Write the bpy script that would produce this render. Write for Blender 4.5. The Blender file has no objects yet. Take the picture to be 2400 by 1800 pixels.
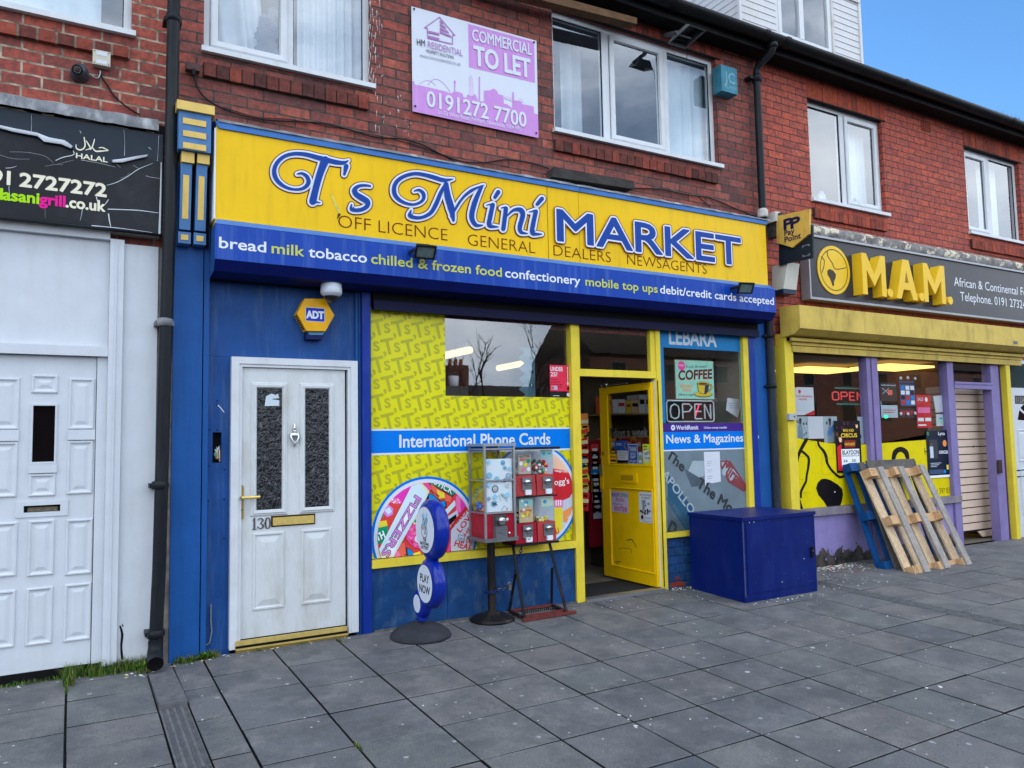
import bpy, math, random
from mathutils import Vector, Matrix
random.seed(7)
sc = bpy.context.scene
COL = sc.collection
rad = math.radians

# ---------------------------------------------------------------- camera
CAM = Vector((-2.08, -5.877, 1.47))
_X = Vector((0.8672542498, -0.0207609540, -0.4974324567))   # world X in camera axes
_Y = Vector((-0.4975047695, -0.0741659239, -0.8642849184))
_Z = Vector((-0.0189491583, 0.9970297882, -0.0746493863))
cam_rot = Matrix((_X, _Y, _Z))            # camera space -> world
cd = bpy.data.cameras.new('camera')
cd.sensor_width = 36.0
cd.lens = 1797.0 / 2400.0 * 36.0
cd.clip_end = 2000.0
cam = bpy.data.objects.new('camera', cd)
COL.objects.link(cam)
cam.matrix_world = Matrix.Translation(CAM) @ cam_rot.to_4x4()
sc.camera = cam

# ---------------------------------------------------------------- sky, sun, exposure
SUN_EL, SUN_ROT = 27.0, 12.0
w = bpy.data.worlds.new('World'); sc.world = w; w.use_nodes = True
nt = w.node_tree; nt.nodes.clear()
def wn(t, **k):
    n = nt.nodes.new(t)
    for a, b in k.items(): setattr(n, a, b)
    return n
sky = wn('ShaderNodeTexSky', sky_type='NISHITA', sun_disc=False)
sky.sun_elevation = rad(SUN_EL); sky.sun_rotation = rad(SUN_ROT)
sky.air_density = 1.0; sky.dust_density = 0.1; sky.ozone_density = 4.0
bg1 = wn('ShaderNodeBackground'); bg1.inputs[1].default_value = 0.085
bg2 = wn('ShaderNodeBackground'); bg2.inputs[1].default_value = 1.95
tc = wn('ShaderNodeTexCoord')
mp = wn('ShaderNodeMapping'); mp.inputs['Scale'].default_value = (1.3, 1.3, 2.6)
ns = wn('ShaderNodeTexNoise'); ns.inputs['Scale'].default_value = 1.7; ns.inputs['Detail'].default_value = 7; ns.inputs['Roughness'].default_value = 0.58
rp = wn('ShaderNodeValToRGB'); rp.color_ramp.elements[0].position = 0.26; rp.color_ramp.elements[1].position = 0.52
sep = wn('ShaderNodeSeparateXYZ')
mr = wn('ShaderNodeMapRange'); mr.inputs[1].default_value = 0.34; mr.inputs[2].default_value = -0.10; mr.clamp = True
mu = wn('ShaderNodeMath', operation='MULTIPLY'); mu.use_clamp = True
mxs = wn('ShaderNodeMixShader')
cl = wn('ShaderNodeValToRGB'); cl.color_ramp.elements[0].color = (0.33, 0.41, 0.53, 1); cl.color_ramp.elements[1].color = (0.88, 0.93, 0.98, 1)
cl.color_ramp.elements[0].position = 0.4; cl.color_ramp.elements[1].position = 0.72
out = wn('ShaderNodeOutputWorld')
L = nt.links.new
hs = wn('ShaderNodeHueSaturation'); hs.inputs['Saturation'].default_value = 1.16; L(sky.outputs[0], hs.inputs['Color']); L(hs.outputs[0], bg1.inputs[0]); L(tc.outputs['Generated'], mp.inputs[0]); L(mp.outputs[0], ns.inputs['Vector'])
L(ns.outputs['Fac'], rp.inputs[0]); L(tc.outputs['Generated'], sep.inputs[0]); L(sep.outputs['Y'], mr.inputs[0])
L(rp.outputs[0], mu.inputs[0]); L(mr.outputs[0], mu.inputs[1]); L(mu.outputs[0], mxs.inputs[0])
L(ns.outputs['Fac'], cl.inputs[0]); L(cl.outputs[0], bg2.inputs[0])
L(bg1.outputs[0], mxs.inputs[1]); L(bg2.outputs[0], mxs.inputs[2]); L(mxs.outputs[0], out.inputs[0])

sd = bpy.data.lights.new('sun', 'SUN'); sd.energy = 3.0; sd.angle = rad(0.5); sd.color = (1.0, 0.94, 0.85)
sun = bpy.data.objects.new('sun', sd); COL.objects.link(sun)
sdir = Vector((math.sin(rad(SUN_ROT)) * math.cos(rad(SUN_EL)), math.cos(rad(SUN_ROT)) * math.cos(rad(SUN_EL)), math.sin(rad(SUN_EL))))
sun.rotation_euler = sdir.to_track_quat('Z', 'Y').to_euler()
sun.location = sdir * 60

vs = sc.view_settings
vs.view_transform = 'Standard'; vs.look = 'None'; vs.gamma = 1.0; vs.exposure = 1.2
sc.render.engine = 'CYCLES'
sc.cycles.use_denoising = True
sc.cycles.max_bounces = 8; sc.cycles.transparent_max_bounces = 16
sc.cycles.caustics_reflective = False; sc.cycles.caustics_refractive = False
sc.cycles.sample_clamp_indirect = 6.0

# ---------------------------------------------------------------- photograph pixel -> place on a real plane
def ray(p):
    d = Vector((p[0] - 1200.0, -(p[1] - 900.0), -1797.0))
    return (cam_rot @ d).normalized()
class Fr:
    """flat frame: origin, u right, v up, n towards the viewer"""
    def __init__(s, O, U, V):
        s.O = Vector(O); s.U = Vector(U).normalized(); s.V = Vector(V).normalized(); s.N = s.U.cross(s.V)
    def __call__(s, u, v, d=0.0): return s.O + s.U * u + s.V * v + s.N * d
    def px(s, p, d=0.0):
        r = ray(p); t = (s.O + s.N * d - CAM).dot(s.N) / r.dot(s.N)
        q = CAM + r * t - s.O
        return (q.dot(s.U), q.dot(s.V))
def W(y): return Fr((0, y, 0), (1, 0, 0), (0, 0, 1))
def G(p):                                   # point on the pavement (falls 3.5 cm a metre to the road)
    r = ray(p); t = (0.035 * CAM.y - CAM.z) / (r.z - 0.035 * r.y); return CAM + r * t
def gz(y): return 0.035 * y if y < 0 else 0.0
def K(ox, oy, s): return lambda x, y: (ox + x * s, oy + y * s)
A1=K(0,0,.31646);A2=K(400,0,.40687);A3=K(1200,0,.40687);A4=K(1700,0,.31646);A5=K(0,500,.27125);A6=K(0,900,.27125);A7=K(0,1300,.31646);A8=K(450,500,.31646)
B1=K(450,1000,.33149);B2=K(850,700,.2712);B3=K(860,1000,.3255);B4=K(1300,720,.24108);B5=K(1300,1080,.29385);B6=K(1780,480,.28336);B7=K(1800,900,.30136);B8=K(800,1300,.72333)
C1=K(1640,130,.24116);C2=K(820,0,.25316);C3=K(0,0,.19892);C4=K(1350,780,.25304);C5=K(1100,1020,.16875);C6=K(1840,940,.18083);C7=K(2100,700,.36145);C8=K(400,240,.20487)
D3=K(620,330,.217);D4=K(1050,430,.33906);D5=K(0,230,.21097);D6=K(660,630,.12055);D7=K(860,1080,.18083);D8=K(1440,0,.28029)
def R(F, a, b, d=0.0):                      # two opposite picture corners -> u0,u1,v0,v1 on the plane
    p = F.px(a, d); q = F.px(b, d)
    return min(p[0], q[0]), max(p[0], q[0]), min(p[1], q[1]), max(p[1], q[1])

# ---------------------------------------------------------------- materials
def lin(c): 
    c /= 255.0
    return c / 12.92 if c <= 0.04045 else ((c + 0.055) / 1.055) ** 2.4
def S(r, g, b): return (lin(r), lin(g), lin(b), 1.0)
MATS = {}
class NT:
    def __init__(s, name):
        s.m = bpy.data.materials.new(name); s.m.use_nodes = True; s.t = s.m.node_tree
        s.b = s.t.nodes['Principled BSDF']; s.out = s.t.nodes['Material Output']
    def n(s, t, **k):
        x = s.t.nodes.new(t)
        for a, b in k.items(): setattr(x, a, b)
        return x
    def l(s, a, b): s.t.links.new(a, b)
    def mix(s, fac, a, b, blend='MIX'):
        x = s.n('ShaderNodeMix', data_type='RGBA', blend_type=blend)
        for sock, v in ((x.inputs[0], fac), (x.inputs[6], a), (x.inputs[7], b)):
            if hasattr(v, 'links'): s.l(v, sock)
            else: sock.default_value = v
        return x.outputs[2]
    def noise(s, scale, detail=4, rough=.55, vec=None, sc=(1, 1, 1)):
        if vec is None: vec = s.n('ShaderNodeNewGeometry').outputs['Position']
        m = s.n('ShaderNodeMapping'); m.inputs['Scale'].default_value = sc; s.l(vec, m.inputs[0])
        x = s.n('ShaderNodeTexNoise'); x.inputs['Scale'].default_value = scale; x.inputs['Detail'].default_value = detail; x.inputs['Roughness'].default_value = rough
        s.l(m.outputs[0], x.inputs['Vector']); return x.outputs['Fac']
    def ramp(s, fac, stops):
        x = s.n('ShaderNodeValToRGB'); e = x.color_ramp.elements
        while len(e) < len(stops): e.new(0.5)
        for i, (p, c) in enumerate(stops):
            e[i].position = p; e[i].color = c if hasattr(c, '__len__') else (c, c, c, 1)
        s.l(fac, x.inputs[0]); return x.outputs[0]
    def bump(s, h, strength=.3, dist=.01, prev=None):
        x = s.n('ShaderNodeBump'); x.inputs['Strength'].default_value = strength; x.inputs['Distance'].default_value = dist
        s.l(h, x.inputs['Height'])
        if prev is not None: s.l(prev, x.inputs['Normal'])
        return x.outputs[0]
def M(name, rgb, rough=.5, metal=0.0, var=.10, vs=7.0, bump=0.0, bs=60.0, dirt=None, coat=0.0, emit=0.0, grain=None, spec=.14, wear=None):
    """painted / plain surface: colour with slight mottling, optional stains (amount, rgb, scale, stretch), grain, chips"""
    if name in MATS: return MATS[name]
    t = NT(name); b = t.b; c = S(*rgb)
    col = c
    if var:
        f = t.noise(vs, 5, .6)
        x = t.n('ShaderNodeMix', data_type='RGBA', blend_type='MULTIPLY'); x.inputs[0].default_value = 1.0
        x.inputs[6].default_value = c; t.l(t.ramp(f, [(.28, max(0, 1 - var * 1.6)), (.72, 1.0)]), x.inputs[7]); col = x.outputs[2]
    if grain:
        g = t.noise(grain[0], 4, .6, sc=grain[1]); col = t.mix(t.ramp(g, [(.35, grain[2]), (.65, 0.0)]), col, S(*grain[3]))
    if dirt:
        am, drgb, ds, st = dirt
        d = t.noise(ds, 6, .65, sc=st)
        col = t.mix(t.ramp(d, [(.50, 0.0), (.74, am)]), col, S(*drgb))
    if wear:
        wam, wrgb, wsc = wear
        d = t.noise(wsc, 8, .7)
        col = t.mix(t.ramp(d, [(1 - wam - .015, 0.0), (1 - wam + .005, 1.0)]), col, S(*wrgb))
    if hasattr(col, 'links'): t.l(col, b.inputs['Base Color'])
    else: b.inputs['Base Color'].default_value = col
    b.inputs['Roughness'].default_value = rough; b.inputs['Metallic'].default_value = metal
    b.inputs['Specular IOR Level'].default_value = spec
    if coat: b.inputs['Coat Weight'].default_value = coat; b.inputs['Coat Roughness'].default_value = .08
    if bump: t.l(t.bump(t.noise(bs, 5, .6), bump, .01), b.inputs['Normal'])
    if emit:
        b.inputs['Emission Color'].default_value = c; b.inputs['Emission Strength'].default_value = emit
    MATS[name] = t.m; return t.m
def glass(name, tint=(1, 1, 1), ior=1.75, rough=0.0, wav=0.0):
    if name in MATS: return MATS[name]
    t = NT(name); t.t.nodes.remove(t.b)
    tr = t.n('ShaderNodeBsdfTransparent'); tr.inputs[0].default_value = (*tint, 1)
    gl = t.n('ShaderNodeBsdfGlossy'); gl.inputs['Roughness'].default_value = rough; gl.inputs[0].default_value = (.95, .97, 1, 1)
    fr = t.n('ShaderNodeFresnel'); gm = t.n('ShaderNodeNewGeometry'); im = t.n('ShaderNodeMix', data_type='FLOAT')   # same reflectance from both sides of a pane
    im.inputs[2].default_value = ior; im.inputs[3].default_value = 1.0 / ior; t.l(gm.outputs['Backfacing'], im.inputs[0]); t.l(im.outputs[0], fr.inputs[0])
    if wav:
        nb = t.bump(t.noise(2.2, 2), wav, .02); t.l(nb, gl.inputs['Normal'])
    mx = t.n('ShaderNodeMixShader'); t.l(fr.outputs[0], mx.inputs[0]); t.l(tr.outputs[0], mx.inputs[1]); t.l(gl.outputs[0], mx.inputs[2])
    t.l(mx.outputs[0], t.out.inputs[0]); MATS[name] = t.m; return t.m
def glow(name, rgb, s):
    if name in MATS: return MATS[name]
    t = NT(name); t.t.nodes.remove(t.b)
    e = t.n('ShaderNodeEmission'); e.inputs[0].default_value = S(*rgb); e.inputs[1].default_value = s
    t.l(e.outputs[0], t.out.inputs[0]); MATS[name] = t.m; return t.m
def brickmat(name, cols, mortar, bw=.24, bh=.0845, offx=0.0, offz=0.0, soot=.35, mort=.010, depth=.5, rough=.85):
    if name in MATS: return MATS[name]
    t = NT(name); b = t.b
    g = t.n('ShaderNodeNewGeometry'); sp = t.n('ShaderNodeSeparateXYZ'); t.l(g.outputs['Position'], sp.inputs[0])
    ad = t.n('ShaderNodeMath', operation='ADD'); t.l(sp.outputs[0], ad.inputs[0]); t.l(sp.outputs[1], ad.inputs[1])
    cb = t.n('ShaderNodeCombineXYZ')
    ax = t.n('ShaderNodeMath', operation='ADD'); ax.inputs[1].default_value = offx + 40 * bw; t.l(ad.outputs[0], ax.inputs[0])
    az = t.n('ShaderNodeMath', operation='ADD'); az.inputs[1].default_value = offz + 10 * bh; t.l(sp.outputs[2], az.inputs[0])
    wob = t.noise(9, 3, .5); wm = t.n('ShaderNodeMath', operation='MULTIPLY_ADD'); wm.inputs[1].default_value = .012; wm.inputs[2].default_value = -.006; t.l(wob, wm.inputs[0])
    az2 = t.n('ShaderNodeMath', operation='ADD'); t.l(az.outputs[0], az2.inputs[0]); t.l(wm.outputs[0], az2.inputs[1])
    t.l(ax.outputs[0], cb.inputs[0]); t.l(az2.outputs[0], cb.inputs[1])
    br = t.n('ShaderNodeTexBrick'); br.offset = .5; br.squash = 1.0
    br.inputs['Color1'].default_value = (0, 0, 0, 1); br.inputs['Color2'].default_value = (1, 1, 1, 1); br.inputs['Mortar'].default_value = (.5, .5, .5, 1)
    br.inputs['Scale'].default_value = 1.0; br.inputs['Mortar Size'].default_value = mort * .5; br.inputs['Mortar Smooth'].default_value = .25
    br.inputs['Brick Width'].default_value = bw; br.inputs['Row Height'].default_value = bh; br.inputs['Bias'].default_value = 0.0
    t.l(cb.outputs[0], br.inputs['Vector'])
    n = len(cols)
    col = t.ramp(br.outputs['Color'], [(i / (n - 1) if n > 1 else 0, S(*c)) for i, c in enumerate(cols)])
    col = t.mix(t.ramp(t.noise(26, 6, .65), [(.40, .55), (.64, 0.0)]), col, (.03, .018, .018, 1))
    col = t.mix(t.ramp(t.noise(1.1, 5, .6), [(.48, 0.0), (.75, soot)]), col, (.05, .03, .035, 1))
    fac = br.outputs['Fac']
    mc = t.mix(t.ramp(t.noise(14, 4), [(.35, 0.0), (.65, 1.0)]), S(*mortar), S(*[v * .45 for v in mortar]))
    col = t.mix(fac, col, mc)
    t.l(col, b.inputs['Base Color']); b.inputs['Roughness'].default_value = rough
    inv = t.n('ShaderNodeMath', operation='SUBTRACT'); inv.inputs[0].default_value = 1.0; t.l(fac, inv.inputs[1])
    nb = t.bump(inv.outputs[0], depth, .012); nb = t.bump(t.noise(90, 5, .6), .25, .004, nb)
    t.l(nb, b.inputs['Normal']); MATS[name] = t.m; return t.m

# ---------------------------------------------------------------- mesh builder
class MB:
    def __init__(s): s.v = []; s.f = []; s.m = []; s.mats = []; s.sm = []; s.k = 0; s.cc = None   # cc: convex outline that trims printed shapes
    def mi(s, mat):
        if mat not in s.mats: s.mats.append(mat)
        return s.mats.index(mat)
    def face(s, pts, mat, smooth=False):
        n = len(s.v); s.v += [Vector(p) for p in pts]; s.f.append(tuple(range(n, n + len(pts)))); s.m.append(s.mi(mat)); s.sm.append(smooth)
    def grid(s, rows, mat, smooth=True, close=False):
        n = len(s.v); c = len(rows[0])
        for r in rows: s.v += [Vector(p) for p in r]
        for i in range(len(rows) - 1):
            for j in range(c if close else c - 1):
                a = n + i * c + j; b2 = n + i * c + (j + 1) % c
                s.f.append((a, b2, b2 + c, a + c)); s.m.append(s.mi(mat)); s.sm.append(smooth)
    def hexa(s, p, mat):                       # p: 8 corners, bottom 4 then top 4
        for q in ((3, 2, 1, 0), (4, 5, 6, 7), (0, 1, 5, 4), (1, 2, 6, 5), (2, 3, 7, 6), (3, 0, 4, 7)): s.face([p[i] for i in q], mat)
    def box(s, x0, x1, y0, y1, z0, z1, mat):
        s.hexa([(x0, y0, z0), (x1, y0, z0), (x1, y1, z0), (x0, y1, z0), (x0, y0, z1), (x1, y0, z1), (x1, y1, z1), (x0, y1, z1)], mat)
    def fbox(s, F, u0, u1, v0, v1, d0, d1, mat):  # box in a frame
        s.hexa([F(u0, v0, d1), F(u1, v0, d1), F(u1, v0, d0), F(u0, v0, d0), F(u0, v1, d1), F(u1, v1, d1), F(u1, v1, d0), F(u0, v1, d0)], mat)
    def beam(s, p, q, w_, h_, mat, up=(0, 0, 1)):
        p = Vector(p); q = Vector(q); a = (q - p).normalized(); u = Vector(up)
        r = a.cross(u).normalized() * w_ / 2; t = r.cross(a).normalized() * h_ / 2
        s.hexa([p - r - t, p + r - t, q + r - t, q - r - t, p - r + t, p + r + t, q + r + t, q - r + t], mat)
    def tube(s, pts, r, mat, n=12, caps=True, smooth=True):
        pts = [Vector(p) for p in pts]; rr = r if hasattr(r, '__len__') else [r] * len(pts); rows = []
        prev = None
        for i, p in enumerate(pts):
            a = (pts[min(i + 1, len(pts) - 1)] - pts[max(i - 1, 0)]).normalized()
            if prev is None:
                u = a.cross(Vector((0, 0, 1))) if abs(a.z) < .9 else a.cross(Vector((0, 1, 0)))
            else: u = prev - a * prev.dot(a)
            u.normalize(); prev = u; v = a.cross(u)
            rows.append([p + (u * math.cos(2 * math.pi * k / n) + v * math.sin(2 * math.pi * k / n)) * rr[i] for k in range(n)])
        s.grid(rows, mat, smooth, True)
        if caps: s.face(rows[0][::-1], mat); s.face(rows[-1], mat)
    def lathe(s, c, prof, mat, n=32, ax=(0, 0, 1), smooth=True):
        a = Vector(ax).normalized(); u = a.orthogonal().normalized(); v = a.cross(u); c = Vector(c)
        rows = [[c + a * h + (u * math.cos(2 * math.pi * k / n) + v * math.sin(2 * math.pi * k / n)) * max(r, 1e-5) for k in range(n)] for r, h in prof]
        s.grid(rows, mat, smooth, True)
    def prism(s, pts, F, d0, d1, mat, side=None):
        a = [F(u, v, d1) for u, v in pts]; b = [F(u, v, d0) for u, v in pts]; n = len(pts)
        ar = sum(pts[i][0] * pts[(i + 1) % n][1] - pts[(i + 1) % n][0] * pts[i][1] for i in range(n))
        if ar < 0: a = a[::-1]; b = b[::-1]
        s.face(a, mat); s.face(b[::-1], side or mat)
        for i in range(n): s.face([b[i], b[(i + 1) % n], a[(i + 1) % n], a[i]], side or mat)
    def dd(s): s.k += 1; return .0012 + .00022 * s.k      # each thin layer a hair above the one below
    def flat(s, pts, F, mat, d=None):
        d = s.dd() if d is None else d
        if s.cc: pts = clip_convex(pts, s.cc)
        n = len(pts)
        if n < 3: return
        ar = sum(pts[i][0] * pts[(i + 1) % n][1] - pts[(i + 1) % n][0] * pts[i][1] for i in range(n))
        s.face([F(u, v, d) for u, v in (pts if ar > 0 else pts[::-1])], mat)
    def rect(s, F, u0, u1, v0, v1, mat, d=None): s.flat([(u0, v0), (u1, v0), (u1, v1), (u0, v1)], F, mat, d)
    def pp(s, pts, F, mat, d=None): s.flat([F.px(p) for p in pts], F, mat, d)   # outline read off the photograph, on its real plane
    def disc(s, F, u, v, r, mat, n=40, ry=None, d=None): s.flat([(u + r * math.cos(2 * math.pi * k / n), v + (ry or r) * math.sin(2 * math.pi * k / n)) for k in range(n)], F, mat, d)
    def strk(s, pts, F, wd, mat, px=False, d=None):
        """painted stroke along a smoothed line; wd one width or one per point; px: points and widths in photograph pixels"""
        P, Wd = smooth_line(pts, wd)
        d = s.dd() if d is None else d
        Lf = []; Rt = []
        for i, p in enumerate(P):
            a = Vector(P[min(i + 1, len(P) - 1)]) - Vector(P[max(i - 1, 0)]); a = a.normalized() if a.length > 1e-9 else Vector((1, 0))
            nrm = Vector((-a.y, a.x)); h = Wd[i] / 2
            Lf.append((p[0] + nrm.x * h, p[1] + nrm.y * h)); Rt.append((p[0] - nrm.x * h, p[1] - nrm.y * h))
        cap = lambda c, a0, h: [(c[0] + math.cos(a0 + t * math.pi / 6) * h, c[1] + math.sin(a0 + t * math.pi / 6) * h) for t in range(1, 6)]
        a = Vector(P[1]) - Vector(P[0]); a0 = math.atan2(a.y, a.x) + math.pi / 2
        st = cap(P[0], a0, Wd[0] / 2)
        b = Vector(P[-1]) - Vector(P[-2]); b0 = math.atan2(b.y, b.x) - math.pi / 2
        en = cap(P[-1], b0, Wd[-1] / 2)
        cv = (lambda q: F.px(q)) if px else (lambda q: q)
        def put(poly):
            q = [cv(z) for z in poly]
            if s.cc: q = clip_convex(q, s.cc)
            n = len(q)
            if n < 3: return
            ar = sum(q[i][0] * q[(i + 1) % n][1] - q[(i + 1) % n][0] * q[i][1] for i in range(n))
            if abs(ar) < 1e-10: return
            s.face([F(u, v, d) for u, v in (q if ar > 0 else q[::-1])], mat)
        for i in range(len(P) - 1): put([Lf[i], Lf[i + 1], Rt[i + 1], Rt[i]])
        put([Lf[0]] + st + [Rt[0]]); put([Rt[-1]] + en + [Lf[-1]])
    def text(s, body, F, u0, v0, h, mat, u1=None, off=0.0, shear=0.0, rot=0.0, clip=None, d=None, depth=0.0, align='l', side=None, wf=1.0):
        """lettering: h capital height, u0..u1 where it starts and ends; rot about (u0, v0)"""
        V, Fc, x0, x1 = glyphs(body, min(off, 0.0), shear)
        d = s.dd() if d is None else d
        sy = h / .727; sx = (u1 - u0) / (x1 - x0) if u1 is not None else sy * wf
        wdt = (x1 - x0) * sx
        sh = {'l': 0, 'c': -wdt / 2, 'r': -wdt}[align]
        cr_, sr_ = math.cos(rot), math.sin(rot)
        def tr(p):
            x = (p[0] - x0) * sx + sh; y = p[1] * sy
            return (u0 + x * cr_ - y * sr_, v0 + x * sr_ + y * cr_)
        T = [tr(p) for p in V]
        if clip or s.cc or not depth:
            for f in Fc:
                q = [T[i] for i in f]
                if clip: q = clip_poly(q, clip)
                if s.cc: q = clip_convex(q, s.cc)
                if len(q) >= 3: s.face([F(a, b2, d) for a, b2 in q], mat)
            if off > 0:
                wd = 2 * off * sy * .8; ed = {}; i = 0
                for f in Fc:
                    for k in range(len(f)): ed[(f[k], f[(k + 1) % len(f)])] = 1
                for (a, b2) in ed:
                    if (b2, a) in ed: continue
                    p_ = Vector(T[a]); q_ = Vector(T[b2]); e = q_ - p_
                    if e.length < 1e-7: continue
                    e.normalize(); n_ = Vector((-e.y, e.x)) * wd / 2; e *= wd * .25; i += 1
                    qd = [tuple(z) for z in (p_ - n_ - e, q_ - n_ + e, q_ + n_ + e, p_ + n_ - e)]
                    if clip: qd = clip_poly(qd, clip)
                    if s.cc: qd = clip_convex(qd, s.cc)
                    if len(qd) >= 3: s.face([F(z[0], z[1], d + 5e-6 + i % 40 * 4e-6) for z in qd], mat)
        else:
            edges = {}
            for f in Fc:
                s.face([F(*T[i], d + depth) for i in f], mat)
                for i in range(len(f)):
                    e = (f[i], f[(i + 1) % len(f)]); edges[e] = 1
            for (a, b2) in edges:
                if (b2, a) not in edges: s.face([F(*T[a], d), F(*T[b2], d), F(*T[b2], d + depth), F(*T[a], d + depth)], side or mat)
        return wdt
    def outline(s, body, F, u0, v0, h, mat, u1, wd):
        V, Fc, x0, x1 = glyphs(body, 0.0, 0.0); sy = h / .727; sx = (u1 - u0) / (x1 - x0)
        T = [(u0 + (p[0] - x0) * sx, v0 + p[1] * sy) for p in V]; ed = {}
        for f in Fc:
            for i in range(len(f)): ed[(f[i], f[(i + 1) % len(f)])] = 1
        d = s.dd(); i = 0
        for (a, b) in ed:
            if (b, a) in ed: continue
            p = Vector(T[a]); q = Vector(T[b]); e = q - p
            if e.length < 1e-7: continue
            e.normalize(); n_ = Vector((-e.y, e.x)) * wd / 2; i += 1; dd_ = d + i * 4e-6
            h0 = [p + n_ * math.cos(t) * 1 - e * math.sin(t) * wd / 2 for t in (math.pi * .25, math.pi * .5, math.pi * .75)]
            h1 = [q - n_ * math.cos(t) + e * math.sin(t) * wd / 2 for t in (math.pi * .25, math.pi * .5, math.pi * .75)]
            s.face([F(z.x, z.y, dd_) for z in [p + n_] + h0 + [p - n_, q - n_] + h1 + [q + n_]], mat)
        s.k += int(i * 4e-6 / .00022) + 1
    def panel(s, F, u0, u1, v0, v1, rings, mat):
        prev = None
        for ins, d in rings:
            r = [F(u0 + ins, v0 + ins, d), F(u1 - ins, v0 + ins, d), F(u1 - ins, v1 - ins, d), F(u0 + ins, v1 - ins, d)]
            if prev:
                for i in range(4): s.face([prev[i], prev[(i + 1) % 4], r[(i + 1) % 4], r[i]], mat)
            prev = r
        s.face(prev, mat)
    def frame(s, F, u0, u1, v0, v1, t, d0, d1, mat, tb=None, tt=None):   # four butted bars
        tb = t if tb is None else tb; tt = t if tt is None else tt
        s.fbox(F, u0, u0 + t, v0, v1, d0, d1, mat); s.fbox(F, u1 - t, u1, v0, v1, d0, d1, mat)
        s.fbox(F, u0 + t, u1 - t, v0, v0 + tb, d0, d1, mat); s.fbox(F, u0 + t, u1 - t, v1 - tt, v1, d0, d1, mat)
    def build(s, name, parent=None, bevel=0.0, label=None):
        me = bpy.data.meshes.new(name)
        me.from_pydata([tuple(v) for v in s.v], [], s.f)
        for m in s.mats: me.materials.append(m)
        me.polygons.foreach_set('material_index', s.m); me.polygons.foreach_set('use_smooth', s.sm)
        me.update()
        o = bpy.data.objects.new(name, me); COL.objects.link(o)
        if parent is not None:
            o.parent = parent
            o.matrix_parent_inverse = Matrix.Translation(-BASES.get(parent.name, Vector((0, 0, 0))))
        if bevel:
            bm = o.modifiers.new('bevel', 'BEVEL'); bm.width = bevel; bm.segments = 2; bm.limit_method = 'ANGLE'; bm.angle_limit = rad(40)
        if label: o['label'] = label
        return o
BASES = {}
def thing(name, label, cat, loc=(0, 0, 0), group=None):
    o = bpy.data.objects.new(name, None); COL.objects.link(o); o.empty_display_size = .1
    o.location = loc; BASES[o.name] = Vector(loc); o['label'] = label; o['category'] = cat
    if group: o['group'] = group
    return o
def tag(o, label, cat, group=None):
    o['label'] = label; o['category'] = cat
    if group: o['group'] = group
    return o
def struct(o, kind='structure'): o['kind'] = kind; return o
def dup(root, delta, label, group=None):
    r = root.copy(); COL.objects.link(r); r.location = Vector(root.location) + Vector(delta); r['label'] = label
    if group: r['group'] = group
    def kids(a, b):
        for ch in [x for x in bpy.data.objects if x.parent == a]:
            c = ch.copy(); COL.objects.link(c); c.parent = b; kids(ch, c)
    kids(root, r); return r
def smooth_line(pts, wd, n=6):
    if not hasattr(wd, '__len__'): wd = [wd] * len(pts)
    if len(pts) < 3: return [tuple(p) for p in pts], list(wd)
    P = []; Wo = []
    for i in range(len(pts) - 1):
        p0 = Vector(pts[max(i - 1, 0)]); p1 = Vector(pts[i]); p2 = Vector(pts[i + 1]); p3 = Vector(pts[min(i + 2, len(pts) - 1)])
        for k in range(n):
            t = k / n
            q = .5 * ((2 * p1) + (p2 - p0) * t + (2 * p0 - 5 * p1 + 4 * p2 - p3) * t * t + (3 * p1 - p0 - 3 * p2 + p3) * t ** 3)
            P.append((q.x, q.y) if len(q) == 2 else tuple(q)); Wo.append(wd[i] * (1 - t) + wd[i + 1] * t)
    P.append(tuple(pts[-1])); Wo.append(wd[-1]); return P, Wo
GC = {}
def glyphs(body, off, shear):
    key = (body, off, shear)
    if key in GC: return GC[key]
    def mk(o_):
        cu = bpy.data.curves.new('t', 'FONT'); cu.body = body; cu.size = 1.0; cu.offset = o_; cu.shear = shear; cu.resolution_u = 3
        ob = bpy.data.objects.new('t', cu); me = bpy.data.meshes.new_from_object(ob)
        V = [(v.co.x, v.co.y) for v in me.vertices]; Fc = [tuple(p.vertices) for p in me.polygons]
        nz = [p.normal.z for p in me.polygons]
        Fc = [f if z > 0 else f[::-1] for f, z in zip(Fc, nz)]
        bpy.data.objects.remove(ob); bpy.data.curves.remove(cu); bpy.data.meshes.remove(me)
        return V, Fc
    V, Fc = mk(off); B = V if off == 0 else mk(0.0)[0]
    xs = [p[0] for p in B] or [0, 1]
    GC[key] = (V, Fc, min(xs), max(xs)); return GC[key]
def clip_poly(q, c):
    for ax, lim, sg in ((0, c[0], 1), (0, c[1], -1), (1, c[2], 1), (1, c[3], -1)):
        o = []
        for i in range(len(q)):
            a = q[i]; b = q[(i + 1) % len(q)]; ia = (a[ax] - lim) * sg >= 0; ib = (b[ax] - lim) * sg >= 0
            if ia: o.append(a)
            if ia != ib:
                t = (lim - a[ax]) / (b[ax] - a[ax]); o.append((a[0] + (b[0] - a[0]) * t, a[1] + (b[1] - a[1]) * t))
        q = o
        if len(q) < 3: return []
    return q
def arc(cx, cy, r, a0, a1, n=12, ry=None): return [(cx + r * math.cos(rad(a0 + (a1 - a0) * i / n)), cy + (ry or r) * math.sin(rad(a0 + (a1 - a0) * i / n))) for i in range(n + 1)]

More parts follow.
